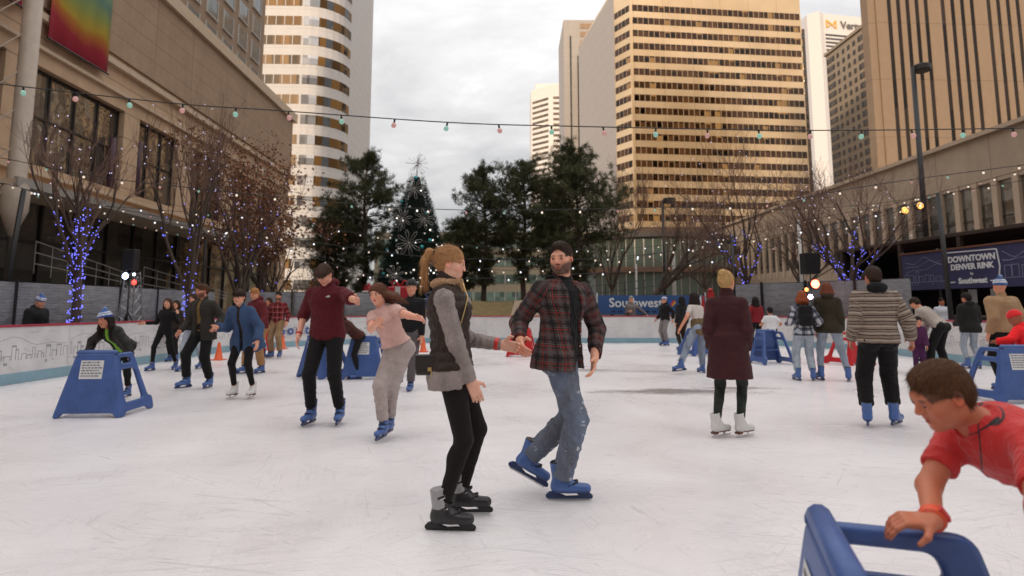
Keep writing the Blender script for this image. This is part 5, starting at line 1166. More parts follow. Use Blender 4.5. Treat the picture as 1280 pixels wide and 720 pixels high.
# ---- skating aids
BLUEP = pm('blue moulded plastic', (.050, .100, .28), .42, var=.22, vs=5, bump=.12, bs_=60); REDP = pm('red moulded plastic', (.50, .018, .022), .4, var=.08)
STICK = pm('white sticker', (.62, .62, .62), .5, var=.04); TXT = pm('grey fine print', (.16, .14, .16), .6)
def make_aid(mp):
    r_ = bpy.data.objects.new('skating_aid', None); link(r_)
    prof = rpoly([(0, 0), (.10, .0), (.16, .05), (.62, .05), (.70, .0), (.80, .0), (.80, .17), (.70, .19), (.50, .76), (.12, .76)], .05)
    hole = rpoly([(.17, .16), (.60, .16), (.49, .56), (.17, .56)], .06); slot = rpoly([(.19, .63), (.44, .63), (.41, .705), (.19, .705)], .034, 6)
    for sg in (-1, 1):
        me = curve_mesh('side_panel', [prof, hole, slot], .046, .016, mp)
        for v in me.vertices:
            a, t_, z = v.co; v.co = (sg*(.375 - .21*z) + t_, a, z)
        me.update(); o = link(bpy.data.objects.new('side_panel', me), r_)
    fp = rpoly([(-.385, 0), (-.335, 0), (-.30, .055), (.30, .055), (.335, 0), (.385, 0), (.222, .76), (-.222, .76)], .03)
    me = curve_mesh('front_panel', [fp], .044, .016, mp)
    for v in me.vertices: x, t_, z = v.co; v.co = (x, t_ + .02 + .145*z, z)
    me.update(); o = link(bpy.data.objects.new('front_panel', me), r_)
    m = MB(); m.tube([(-.222, .138, .752), (-.21, .142, .772), (.21, .142, .772), (.222, .138, .752)], .034, 10); m.build('top_rail', mp, r_, smooth=True)
    m = MB(); m.prism([(-.30, .135, .30), (.30, .135, .30), (.30, .20, .30), (-.30, .20, .30)], (0, 0, .035)); m.build('cross_bar', mp, r_, bevel=.008)
    st = MB(); z0, z1 = .46, .68; st.quad((-.155, .145*z0-.0055, z0), (.115, .145*z0-.0055, z0), (.115, .145*z1-.0055, z1), (-.155, .145*z1-.0055, z1)); so_ = st.build('sticker', STICK, r_)
    rq = random.Random(2); t_ = MB()
    for i in range(6):
        z = .655-.032*i; x = -.135
        while x < .07:
            w_ = rq.uniform(.015, .045); t_.quad((x, .145*z-.0075, z-.007), (x+w_, .145*z-.0075, z-.007), (x+w_, .145*(z+.008)-.0075, z+.008), (x, .145*(z+.008)-.0075, z+.008)); x += w_+.010
    t_.build('fine_print', TXT, so_); return r_
AID = make_aid(BLUEP); AIDR = make_aid(REDP)
used = {}
def aid(proto, x, y, rz, label, s_=1.0):
    o = proto if id(proto) not in used else copy_tree(proto); used[id(proto)] = 1; o.location = (x, y, 0); o.rotation_euler = (0, 0, R(rz)); o.scale = (s_,)*3; o['label'] = label; o['category'] = 'skating aid'; o['group'] = 'plastic skating aids on the ice'; return o
aid(AID, -5.12, 7.5, 4, 'blue skating aid with white sticker pushed by the child in the striped beanie')
aid(AID, -3.86, 11.7, -38, 'blue skating aid half hidden behind the teenager in the maroon hoodie')
aid(AID, -2.78, 11.45, 2, 'blue skating aid with white sticker between the teenager and the girl in pink')
aid(AID, 6.15, 15.1, 186, 'blue skating aid held by the small child in the white T-shirt')
aid(AID, 5.35, 17.0, 20, 'blue skating aid seen between the woman in white top and the maroon coat')
aid(AID, 7.15, 8.6, 4, 'blue skating aid in front of the small child in red at the right edge')
aid(AID, .632, 1.565, -108, 'large blue skating aid in the bottom right corner gripped by the boy in red', .985)
aid(AIDR, 8.15, 14.3, 20, 'red skating aid held by the toddler with white sleeves')
aid(AIDR, .22, 16.7, -8, 'red skating aid partly hidden behind the clasped hands of the couple')
# ---- cones
ORG = pm('orange cone plastic', (.75, .11, .02), .5)
def cone(x, y, label):
    r_ = empty('traffic_cone', (x, y, 0), label=label, cat='cone', group='orange cones on the ice'); m = MB(); m.lathe([(.115, .02), (.10, .03), (.03, .42), (.026, .45)], n=14); m.build('cone', ORG, r_, smooth=True); MB().box(-.15, .15, -.15, .15, .002, .022).build('base', ORG, r_, bevel=.006)
g = G(273, 450); cone(g[0], g[1], 'orange cone beside the bearded man in the long dark coat'); g = G(353, 436); cone(g[0], g[1], 'orange cone right of the man in red plaid'); g = G(529, 440); cone(g[0], g[1], 'orange cone behind the man in the black beanie'); g = G(345, 440); cone(g[0]-.55, g[1]+1, 'orange cone left of the man in red plaid')
# ---- bag of the blond woman
BAGM = pm('dark brown leather', (.020, .012, .010), .38, bump=.2); CHAIN = pm('gold chain', (.55, .38, .16), .3, 1.)
def bag():
    p = WOMAN; c = P(537, 456, p.Yb - .10); r_ = empty('shoulder_bag', tuple(c), R(8), label='small dark leather bag hanging at the back of the ponytailed woman', cat='bag')
    MB().box(-.085, .085, -.035, .035, -.062, .055).build('body', BAGM, r_, bevel=.014); m = MB(); m.box(-.088, .088, -.043, -.036, -.022, .058).box(-.088, .088, -.043, .037, .058, .063); m.build('flap', BAGM, r_, bevel=.003)
    MB().tube([(.01, -.046, -.01), (.012, -.05, -.045), (.014, -.048, -.10)], .004, 6).build('tassel', CHAIN, r_); MB().box(-.012, .012, -.049, -.044, -.035, -.012).build('clasp', CHAIN, r_)
    pts = []
    for (u, v, dy) in ((553, 449, -.13), (562, 430, -.165), (577, 402, -.155), (585, 372, -.10), (578, 352, -.05)): pts.append(P(u, v, p.Yb+dy)-c)
    Rz = Matrix.Rotation(-R(8), 3, 'Z'); pts = [np.array(Rz @ Vector(q)) for q in pts]
    m = MB(); fine = []
    for i in range(len(pts)-1):
        for k in range(6): fine.append(pts[i]+(pts[i+1]-pts[i])*k/6)
    m.tube(fine + [pts[-1]], .0038, 6); m.build('chain_strap', CHAIN, r_, smooth=True)
bag()
# ---- speakers and stage lights
def lamp_mat(name, c, s_): return pm(name, (.1, .1, .1), .5, var=0, emit=c, es=s_)
def speaker(x, y, z, w_, h_, rz, label):
    r_ = empty('loudspeaker', (x, y, z), rz, label=label, cat='loudspeaker'); MB().box(-w_/2, w_/2, 0, w_*.8, 0, h_).build('cabinet', BLKM, r_, bevel=.02); MB().box(-w_/2+.02, w_/2-.02, -.012, -.002, .02, h_-.02).build('grille', BLK2, r_)
def stand(x, y, h_, label):
    r_ = empty('speaker_stand', (x, y, 0), label=label, cat='stand'); MB().tube([(0, 0, .0), (0, 0, h_-.004)], .02, 8).build('pole', BLKM, r_, smooth=True)
    for k in range(3): a = k*2.09+.4; MB().tube([(0, 0, h_*.55), (.55*math.cos(a), .55*math.sin(a), .02)], .014, 6).build('leg', BLKM, r_)
speaker(-9.62, 15.2, 2.27, .30, .52, 0, 'black loudspeaker on a stand behind the left boards'); stand(-9.62, 15.32, 2.27, 'black tripod stand under the left loudspeaker')
speaker(11.35, 22.9, 2.60, .57, .80, 0, 'black loudspeaker raised behind the right boards'); stand(11.35, 23.15, 2.60, 'black tripod stand under the right loudspeaker')
def stage_light(u, v, Y, r_, c, s_, label, d=.16):
    p = P(u, v, Y); o = empty('stage_light', tuple(p), label=label, cat='stage light'); MB().lathe([(r_*.7, .0), (r_*1.15, .05), (r_*1.2, d)], n=14).build('housing', BLKM, o).rotation_euler = (R(-90), 0, 0); q = MB(); q.sphere((0, -.012, 0), (r_, r_*.35, r_), 14, 8); q.build('lens', lamp_mat(label[:12], c, s_), o, smooth=True)
stage_light(157, 345, 15.0, .075, (.35, .5, 1.), 22, 'blue white stage light below the left loudspeaker'); stage_light(168, 353, 15.0, .06, (1., .03, .02), 6, 'red stage light below the left loudspeaker')
stage_light(168, 343, 15.0, .035, (.8, .85, 1.), 8, 'small white stage light at the side of the left loudspeaker')
stage_light(1019, 355, 22.2, .15, (1., .07, .03), 26, 'bright red stage light under the right loudspeaker'); stage_light(1013, 371, 22.2, .085, (.9, .6, 1.), 18, 'pale violet stage light lowest on the right stand'); stage_light(1008, 362, 22.2, .065, (1., .25, .05), 7, 'orange stage light beside the bright red one')
stage_light(1131, 263, 26.5, .15, (1., .50, .10), 2.5, 'left one of two yellow floodlights on the tall lamp post'); stage_light(1150, 257, 26.5, .15, (1., .50, .10), 2.5, 'right one of two yellow floodlights on the tall lamp post')
tr = empty('light_truss', (-9.72, 15.6, 0), label='silver lattice truss tower standing behind the left loudspeaker', cat='truss')
for x in (-.16, .16):
    for y in (-.16, .16): MB().tube([(x*1.6, y*1.6, 0), (x*.7, y*.7, 2.25)], .018, 6).build('upright', GREYP, tr)
m = MB()
for i in range(8):
    z0, z1 = .28*i, .28*(i+1); f0, f1 = 1.6-.9*z0/2.25, 1.6-.9*z1/2.25
    for sx in (-1, 1): m.tube([(-.16*f0*sx, -.16*f0, z0), (.16*f1*sx, -.16*f1, z1)], .009, 4); m.tube([(.16*f0, .16*f0*sx, z0), (.16*f1, -.16*f1*sx, z1)], .009, 4)
m.build('lattice', GREYP, tr)
# ================================================================== BUILDINGS
def stone(name, c, var=.12, joint=None, bump=.25):
    m, t, b, co = mat(name); v = co.outputs['Object']
    n = t.noise(v, 1.1, 5, .65); n2 = t.noise(v, 14, 4, .7); st = t.noise(t.map(v, (1, 1, .12)), 1.3, 4, .7)
    k = t.math('ADD', t.math('ADD', t.math('MULTIPLY', n, .4), t.math('MULTIPLY', n2, .25)), t.math('MULTIPLY', st, .35))
    c_ = t.mix(t.ramp(k, [(.35, 0.), (.65, 1.)]), [x*(1-var*1.6) for x in c], [min(1, x*(1+var)) for x in c])
    if joint:
        x, y, z = t.sep(v); f = None
        for ax, (sp, wd) in joint.items():
            g = t.math('FRACT', t.math('DIVIDE', {'x': x, 'y': y, 'z': z}[ax], sp)); g = t.math('LESS_THAN', g, wd/sp); f = g if f is None else t.math('MAXIMUM', f, g)
        c_ = t.mix(t.math('MULTIPLY', f, .62), c_, [x*.35 for x in c])
    t.l.new(c_, b.inputs['Base Color']); b.inputs['Roughness'].default_value = .85
    bn = t.new('ShaderNodeBump'); bn.inputs['Strength'].default_value = bump; bn.inputs['Distance'].default_value = .03; t.l.new(n2, bn.inputs['Height']); t.l.new(bn.outputs[0], b.inputs['Normal']); return m
def glass(name, c=(.02, .018, .016), rough=.06, var=.5, cell=(1.5, 1.5, 2.0), metal=0., spec=.9, wav=.25, blinds=0., bc=(.22, .16, .10)):
    m, t, b, co = mat(name); v = co.outputs['Object']; vr = t.new('ShaderNodeTexVoronoi'); 
    q = t.map(v, tuple(1/x for x in cell)); fl = t.new('ShaderNodeVectorMath', operation='FLOOR'); t.l.new(q, fl.inputs[0]); wn = t.new('ShaderNodeTexWhiteNoise', noise_dimensions='3D'); t.l.new(fl.outputs[0], wn.inputs['Vector'])
    c_ = t.mix(wn.outputs['Value'], [x*(1-var) for x in c], [x*(1+var*2.2) for x in c]); w2 = t.new('ShaderNodeTexWhiteNoise', noise_dimensions='4D'); t.l.new(fl.outputs[0], w2.inputs['Vector']); w2.inputs['W'].default_value = 3.3
    if blinds: c_ = t.mix(t.math('MULTIPLY', t.math('GREATER_THAN', w2.outputs['Value'], 1-blinds), .8), c_, bc)
    t.l.new(c_, b.inputs['Base Color']); b.inputs['Roughness'].default_value = rough; b.inputs['Specular IOR Level'].default_value = spec; b.inputs['Metallic'].default_value = metal
    bn = t.new('ShaderNodeBump'); bn.inputs['Strength'].default_value = wav; bn.inputs['Distance'].default_value = .05; t.l.new(t.noise(v, .9, 2, .5, .6), bn.inputs['Height']); t.l.new(bn.outputs[0], b.inputs['Normal']); return m
TANS = stone('tan stone panels', (.56, .385, .25), .14, {'z': (1.02, .05)}); BRWN = stone('brown ribbed panels', (.37, .25, .165), .12, {'z': (.80, .03), 'y': (3.2, .04)}, .5)
DKG = glass('dark shop glass', (.018, .020, .020), .05, .6, (1.1, 1.1, 1.4)); SHG = glass('shop window glass', (.11, .10, .085), .06, .4, (1.1, 1.8, 1.3), .5, .8, .4); MIR = glass('coated window glass', (.26, .23, .19), .05, .25, (1.1, 1.1, 1.6), .75, .8, .5); FR = pm('dark bronze frame', (.030, .024, .022), .45); PURP = pm('plum column cladding', (.075, .035, .055), .6); LEDGE = pm('pale stone ledge', (.55, .42, .30), .8)
# ---- left building, local frame: facade in the plane x = 0, y runs along the street
lb = empty('exhibition_building', (-15, 0, 0), R(1.7), label='long tan stone building with tall windows along the left side', cat='building')
WIN = [(13.2, 17.9), (18.9, 23.95), (25.0, 28.2), (29.6, 33.2), (34.4, 37.4), (38.5, 41.2)]
def wallx(x0, x1, y0, y1, z0, z1, m_, name='wall'): return MB().box(x0, x1, y0, y1, z0, z1).build(name, m_, lb)
wallx(-1.0, 0, 5, 43.6, 9.25, 11.2, TANS); wallx(-1.0, 0, 5, 43.6, 5.0, 5.98, TANS)
ys = [5] + [q for w_ in WIN for q in w_] + [43.6]
for y0, y1 in zip(ys[::2], ys[1::2]): wallx(-1.0, 0, y0, y1, 5.983, 9.247, TANS, 'pier')
wallx(-.9, .10, 5, 43.7, 11.203, 15.0, BRWN, 'upper_wall'); wallx(-1.1, .30, 5, 43.9, 15.003, 15.6, LEDGE, 'parapet'); wallx(-.6, .24, 5, 43.8, 10.72, 10.95, LEDGE, 'ledge'); wallx(-.6, .16, 5, 43.75, 9.75, 9.87, LEDGE, 'ledge'); wallx(-.6, .2, 5, 43.8, 5.60, 5.74, LEDGE, 'ledge')
wallx(-12, -1.003, 5, 43.5, 0, 14.9, BRWN, 'rear_block'); wallx(-1.0, .02, 42.0, 43.6, 0, 4.997, TANS, 'corner_pier')
for (y0, y1) in WIN:
    w_ = bpy.data.objects.new('window', None); link(w_, lb); w_.location = (0, 0, 0)
    MB().box(-.32, -.30, y0+.02, y1-.02, 5.99, 9.24).build('pane', MIR, w_)
    n = max(2, round((y1-y0)/1.15)); f_ = MB()
    for i in range(n+1): y = y0+(y1-y0)*i/n; f_.box(-.30, -.22, max(y0, y-.035), min(y1, y+.035), 5.99, 9.24)
    for z in (6.0, 7.6, 9.17): f_.box(-.298, -.232, y0, y1, z, z+.06)
    f_.build('frame', FR, w_)
    MB().tube([(-.08, y0+.22, 5.99), (-.08, y0+.22, 8.3)], .12, 14).build('column', PURP, w_, smooth=True)
    if y1-y0 > 3.5: MB().tube([(-.08, y1-.5, 5.99), (-.08, y1-.5, 8.0)], .12, 14).build('column', PURP, w_, smooth=True)
# ground floor behind the ledge: dark glazing, canopy, tan lobby
MB().box(-.9, 1.35, 17, 33, 4.86, 4.995).build('canopy', LEDGE, lb); MB().box(1.30, 1.42, 17, 33, 4.80, 5.06).build('canopy_edge', pm('grey canopy edge', (.30, .27, .24), .6), lb)
for i in range(14):
    y = 17.2+i*1.8; w_ = bpy.data.objects.new('shop_window', None); link(w_, lb)
    MB().box(-.7, -.68, y, y+1.72, .9, 4.84).build('pane', SHG, w_); f_ = MB(); f_.box(-.68, -.58, y-.04, y+.04, .9, 4.84).box(-.677, -.6, y+.041, y+1.75, 3.5, 3.58).box(-.677, -.6, y+.041, y+1.75, .9, 1.0); f_.build('frame', FR, w_)
wallx(-.9, -.5, 5, 42, 0, .897, pm('dark stone plinth', (.06, .04, .035), .7), 'plinth'); wallx(-.8, .0, 5, 17, 0, 4.997, TANS, 'lobby_wall')
MB().box(-.02+.03, .06, 14.2, 16.4, 0, 2.9).build('door', pm('sea green door panel', (.06, .15, .135), .4), lb); MB().box(.01, .05, 12.8, 16.6, 3.3, 4.9).build('upper_light', glass('green glass', (.03, .07, .06)), lb)
# open steel stair frames in front of the shop windows
m = MB()
for y0, y1, z in ((19, 25, 3.4), (25, 33, 3.0)):
    for k in range(3): m.tube([(.6, y0, z-.35*k), (.6, y1, z-.9-.15*k)], .018, 5)
    for k in range(9): y = y0+(y1-y0)*k/8; m.tube([(.6, y, z-.9*k/8), (.6, y, z-.9*k/8-1.0)], .014, 5)
m.build('railing', pm('pale grey steel', (.30, .28, .26), .5), lb)
# light column and vertical banners
lc = empty('light_column', (-14.35, 17.3, 0), R(1.7), label='pale round column with conical foot in front of the left building', cat='column')
LCM = pm('pale column metal', (.42, .34, .27), .5); MB().lathe([(.05, 3.3), (.34, 4.1), (.36, 4.7), (.24, 4.95), (.24, 22)], n=20).build('shaft', LCM, lc, smooth=True)
MB().tube([(0, 0, 0), (0, 0, 3.35)], .09, 10).build('foot', FR, lc); MB().tube([(-.45, -.75, 3.0), (-.45, -.75, 20)], .07, 8).build('mast', LCM, lc)
for i in range(14): z = 4+i*1.15; MB().tube([(-.42, -.72, z), (0, -.1, z+.9)], .02, 5).build('brace', LCM, lc)
def banner_mat(i):
    m, t, b, co = mat(f'rainbow banner {i}'); v = co.outputs['Object']; x, y, z = t.sep(v)
    q = t.math('ADD', t.math('DIVIDE', t.math('SUBTRACT', z, 10.1), 4.0), t.math('ADD', t.math('MULTIPLY', t.math('SUBTRACT', t.noise(v, .45, 2), .5), .35), t.math('MULTIPLY', t.math('SUBTRACT', y, 20.5), .03)))
    c = t.ramp(q, [(0, (.42, .03, .06)), (.16, (.50, .045, .07)), (.27, (.60, .20, .05)), (.36, (.58, .42, .06)), (.50, (.30, .36, .10)), (.66, (.10, .22, .17)), (.82, (.20, .30, .12)), (1, (.5, .4, .08))]); t.l.new(c, b.inputs['Base Color']); b.inputs['Roughness'].default_value = .6; return m
for i, (y0, y1, z0) in enumerate(((19.15, 22.25, 10.15), (14.6, 18.0, 10.6))):
    o = empty('street_banner', (-14.70, 0, 0), R(1.7), label=('rainbow coloured banner on the left building beside the pale column' if i == 0 else 'rainbow coloured banner cut by the left picture edge'), cat='banner', group='rainbow banners')
    n = 14; m = MB()
    for k in range(n+1): y = y0+(y1-y0)*k/n; x = .03*math.sin(k*1.7); m.v += [(x, y, z0), (x*.3, y, z0+6.3)]; m.n += 2
    for k in range(n): m.f.append((2*k, 2*k+2, 2*k+3, 2*k+1)); m.m.append(0)
    q = m.build('cloth', banner_mat(i), o, smooth=True); s_ = q.modifiers.new('s', 'SOLIDIFY'); s_.thickness = .012
    MB().tube([(0, y0-.05, z0), (0, y1+.05, z0)], .035, 6).build('rod', FR, o); MB().tube([(-.3, y0, z0+6.3), (0, y0, z0+6.3), (0, y1+.05, z0+6.3)], .035, 6).build('rod', FR, o)
# ---- hotel above the left building
HOT = stone('hotel brown stone', (.30, .21, .145), .08, None); WGL = glass('hotel glass', (.05, .055, .055), .05, .6, (4, 3.9, 3.2), .0, 1.); WFR = pm('pale window reveal', (.50, .47, .42), .6)
ho = empty('hotel_block', (-30, 0, 0), R(1.7), label='brown hotel block with square windows rising behind the left building', cat='hotel')
MB().box(-20, 0, 30, 75.6, 0, 62).build('wall', HOT, ho)
wm = MB(); wm.box(.004, .10, 0, 2.3, 0, 2.05); fm = MB(); fm.box(.002, .16, -.12, .0, -.1, 2.15).box(.002, .16, 2.3, 2.42, -.1, 2.15).box(.002, .22, -.12, 2.42, -.2, -.1)
pw = wm.mesh('pane', WGL); fw = fm.mesh('frame', WFR); cnt = 0
for r0 in range(9):
    for c0 in range(9):
        y = 71.6-3.85*c0; z = 29.8+3.25*r0-1.0
        w_ = bpy.data.objects.new('window', pw); link(w_, ho); w_.location = (0, y, z); link(bpy.data.objects.new('frame', fw), w_)
# ---- banded towers
def ribbon(parent, p0, p1, z0, z1, gm, mm, bay, inset=.12, name='window_band', mw=.07):
    """one floor's strip of glazing with its mullions between two points of a facade"""
    p0 = np.array(p0, float); p1 = np.array(p1, float); d = p1-p0; L_ = np.linalg.norm(d); n = max(1, round(L_/bay)); m = MB()
    m.box(0, L_, -.02, .05, z0, z1, 0)
    for i in range(n+1): x = L_*i/n; m.box(max(0, x-mw), min(L_, x+mw), -.06, -.021, z0, z1, 1)
    o = m.build(name, [gm, mm], parent); o.location = (p0[0], p0[1], 0); o.rotation_euler = (0, 0, math.atan2(d[1], d[0])); return o
def body(parent, pts, z0, z1, m_, name='wall'): return MB().prism([(x, y, z0) for x, y in pts], (0, 0, z1-z0)).build(name, m_, parent)
# white curved tower
WTM = stone('white aluminium panels', (.64, .61, .59), .06, {'z': (2.0, .05)}, .1); WTG = glass('amber office glass', (.105, .055, .016), .35, .7, (1.65, 50, 4.0), .0, .15, .3, .05, (.34, .22, .10)); WTS = glass('silver corner glass', (.30, .31, .33), .10, .5, (2, 2, 2), .6, 1.)
wt = empty('curved_office_tower', (0, 0, 0), label='white office tower with rounded corner and amber window bands, behind the left building', cat='tower')
A0 = np.array([-75., 113.3]); A1 = np.array([-41.2, 114.2]); cc_ = A1 + np.array([.0, 7.5]); arc = [tuple(cc_ + 7.5*np.array([math.sin(a), -math.cos(a)])) for a in np.linspace(0, R(88), 9)]
pl = [tuple(A0)] + arc + [(-34.3, 143), (-75, 143)]
body(wt, pl, 0, 84, WTM)
for k in range(-5, 15):
    z = 25.6+4.0*k-.9; 
    ribbon(wt, A0+np.array([0, -.03]), A1+np.array([-.2, -.03]), z, z+1.85, WTG, WTM, 1.65)
    m = MB(); a3 = np.linspace(R(2), R(88), 9)
    for i in range(8):
        for (aa, bb) in ((a3[i], a3[i+1]),):
            q0 = cc_ + 7.56*np.array([math.sin(aa), -math.cos(aa)]); q1 = cc_ + 7.56*np.array([math.sin(bb), -math.cos(bb)]); m.prism([(q0[0], q0[1], z), (q1[0], q1[1], z), (q1[0]-.1, q1[1]+.1, z), (q0[0]-.1, q0[1]+.1, z)], (0, 0, 1.85), 1 if i < 2 else (0 if i in (2, 4, 5, 7) else 2))
    m.build('window_band', [WTG, WTS, DKG], wt)
# gold banded tower
GPM = None
def gold_mat():
    m, t, b, co = mat('bronze toned panels'); v = co.outputs['Object']; x, y, z = t.sep(v)
    n = t.noise(v, .06, 3, .5); c = t.ramp(n, [(.35, (.64, .45, .26)), (.65, (.80, .59, .37))]); j = t.math('LESS_THAN', t.math('FRACT', t.math('DIVIDE', x, 8.9)), .012); c = t.mix(t.math('MULTIPLY', j, .5), c, (.12, .08, .05))
    t.l.new(c, b.inputs['Base Color']); b.inputs['Roughness'].default_value = .30; b.inputs['Metallic'].default_value = .62
    bn = t.new('ShaderNodeBump'); bn.inputs['Strength'].default_value = .5; bn.inputs['Distance'].default_value = 1.2; t.l.new(t.noise(t.map(v, (1, 1, .12)), .11, 3, .5), bn.inputs['Height']); t.l.new(bn.outputs[0], b.inputs['Normal']); return m
GPM = gold_mat(); GGL = glass('bronze tower glass', (.030, .014, .006), .10, .9, (1.62, 50, 3.9), .0, .35, .6, .05, (.34, .20, .075)); GFR = pm('bronze mullion', (.40, .28, .17), .4, .6, var=0)
SIDE = stone('grey blank side wall', (.42, .38, .355), .06, {'z': (3.9, .05)}, .1)
gt = empty('gold_office_tower', (0, 0, 0), label='tall bronze gold office tower with dark ribbon windows right of centre', cat='tower')
B0, B1, BC, BD = np.array([34.7, 170.]), np.array([87.7, 176.]), np.array([31., 176.]), np.array([24.9, 217.])
body(gt, [tuple(B0), tuple(B1), (92, 186), (84, 217), tuple(BD), tuple(BC)], 0, 98.5, GPM)
dn_ = nrm(B1-B0); nn_ = np.array([dn_[1], -dn_[0]])
for k in range(22):
    z = 88.2-3.9*k; ribbon(gt, B0+nn_*.03+dn_*.6, B1+nn_*.03-dn_*.3, z, z+1.95, GGL, GFR, 1.62, mw=.11)
    e = nrm(B0-BC); en = np.array([e[1], -e[0]]); ribbon(gt, BC+en*.03+e*.2, B0+en*.03-e*.3, z, z+1.95, GGL, GFR, 1.75, mw=.09)
    e = nrm(np.array([92, 186])-B1); en = np.array([e[1], -e[0]]); ribbon(gt, B1+en*.03+e*.4, np.array([92, 186])+en*.03-e*.4, z, z+1.95, GGL, GFR, 1.75)
e = nrm(BC-BD); en = np.array([e[1], -e[0]]); p = BD-e*.0
m = MB(); m.prism([(BD[0], BD[1], 0), (BC[0], BC[1], 0), (BC[0]+en[0]*.15, BC[1]+en[1]*.15, 0), (BD[0]+en[0]*.15, BD[1]+en[1]*.15, 0)], (0, 0, 97.5)); m.build('side_wall', SIDE, gt)
bk_ = empty('rear_tower', (0, 0, 0), label='grey brown tower slab peeking out left of the gold tower', cat='tower')
body(bk_, [(20.0, 225), (45, 225), (45, 250), (20, 250)], 0, 112.5, SIDE); 
for i in range(2): MB().box(22.3+i*2.9, 22.9+i*2.9, 224.8, 224.98, 0 if i else 60, 106-8*i).build('window_strip', DKG, bk_)
m = MB(); 
for k in range(5): MB().box(26.4, 44.9, 224.8, 224.95, 95.5+3.4*k, 97.4+3.4*k).build('window_band', BRWN, bk_)
dk_ = empty('dark_tower', (0, 0, 0), label='thin dark tower sliver between the gold tower and the white sign tower', cat='tower')
body(dk_, [(108, 240), (121, 240), (121, 262), (108, 262)], 0, 116, stone('dark brown panels', (.075, .055, .045), .1, {'z': (3.9, .9)}))
for k in range(12): MB().box(109, 120.5, 239.8, 239.97, 70+3.8*k, 71.8+3.8*k).build('window_band', DKG, dk_)
# distant white tower left of the gold one
oc = empty('octagonal_tower', (0, 0, 0), label='distant sunlit white tower with chamfered corners left of the gold tower', cat='tower')
OWM = stone('sunlit white panels', (.74, .70, .66), .04, None, .05); OGL = glass('tan ribbon glass', (.10, .07, .05), .2, .4)
ky = 400/760; U = lambda u: (u-640)*ky
pl = [(U(667.5)-1, 412), (U(690), 400), (U(691)+22, 400), (U(691)+32, 412), (U(691)+32, 440), (U(667)-1, 440)]
body(oc, pl, 0, 153, OWM); body(oc, [(pl[0][0]+3, 410), (pl[2][0]+3, 408), (pl[2][0]+3, 436), (pl[0][0]+3, 436)], 153, 157, OWM)
for k in range(30):
    z = 142.5-3.75*k; a_, b_ = np.array(pl[0]), np.array(pl[1]); e = nrm(b_-a_); en = np.array([e[1], -e[0]]); ribbon(oc, a_+e*1.0+en*.05, b_-e*2.0+en*.05, z, z+1.8, OGL, OWM, 30); ribbon(oc, np.array([U(693), 399.95]), np.array([U(691)+21, 399.95]), z, z+1.8, OGL, OWM, 30)
# white tower with roof sign
vt = empty('sign_tower', (0, 0, 0), label='white tower carrying the orange and grey Vertafore roof sign', cat='tower')
ky = 450/760; VX = lambda u: (u-640)*ky/.951
VW = stone('white tower panels', (.72, .68, .66), .04, None, .05); body(vt, [(VX(1010), 452), (VX(1021), 446), (VX(1029), 450), (VX(1150), 464), (VX(1150), 520), (VX(1008), 520)], 0, 229, VW); body(vt, [(VX(1001), 470), (VX(1009.5), 466), (VX(1009.5), 520), (VX(1001), 520)], 0, 222, VW)
a_ = np.array([VX(1029), 450.]); b_ = np.array([VX(1150), 464.]); e = nrm(b_-a_); en = np.array([e[1], -e[0]]); VG = glass('sign tower glass', (.05, .045, .045), .2, .3)
for k in range(46): z = 211-3.05*k; ribbon(vt, a_+e*.6+en*.08, b_-e*2+en*.08, z, z+1.65, VG, VW, 200)
me = text_mesh('Vertafore', 8.3, pm('grey sign letters', (.16, .15, .15), .5), .12, .3); o = link(bpy.data.objects.new('lettering', me), vt); c = a_+e*30.5+en*.7; o.location = (c[0], c[1], 220.5); o.rotation_euler = (0, 0, math.atan2(e[1], e[0]))
SGO = pm('orange sign shapes', (.75, .42, .08), .5); 
def sg(pts):
    m = MB(); q = [a_+e*x+en*.4 for x, z in pts]; m.prism([(p_[0], p_[1], 217.6+z) for p_, (x, z) in zip(q, pts)], (en[0]*.4, en[1]*.4, 0)); m.build('sign_logo', SGO, vt)
x0 = 1.6
sg([(x0, 0), (x0+1, 0), (x0+1, 6.2), (x0, 6.2)]); sg([(x0+1, 6.2), (x0+1, 4.8), (x0+5.6, 1.6), (x0+5.6, 3)]); sg([(x0+1, 0), (x0+4, 2.1), (x0+3.4, 2.6), (x0+1, 1.2)]); sg([(x0+5.6, 3), (x0+5.6, 1.6), (x0+9.0, 6.2), (x0+7.8, 6.2)]); sg([(x0+8.0, 0), (x0+9.0, 0), (x0+9.0, 6.2), (x0+8.0, 5)]); sg([(x0+5.6, 1.2), (x0+8.0, 0), (x0+8.0, 1.2)])
# apartment tower, facade towards the street
ap = empty('apartment_tower', (115, 0, 0), R(1.0), label='beige apartment tower with rows of small windows between the sign tower and the concrete tower', cat='tower')
APM = stone('beige render', (.44, .35, .26), .08, {'z': (3.1, .12)}); MB().box(0, 30, 182, 207, 0, 90).build('wall', APM, ap); MB().box(-.5, 30, 181.5, 207.5, 90, 91).build('parapet', APM, ap)
APG = glass('apartment glass', (.06, .045, .035), .3, .6, (9, 1.2, 3.1), 0., .2); wA = MB().box(-.14, -.01, 0, 4.6, 0, 1.75).mesh('window', APG); wB = MB().box(-.14, -.01, 0, 1.2, 0, 1.5).mesh('window', APG)
for k in range(16):
    z = 86.5-3.1*k
    for y, mm in ((201.8, wA), (183.2, wA), (189.5, wB), (199, wB), (192.6, wB), (195.7, wB)): link(bpy.data.objects.new('window', mm), ap).location = (0, y, z)
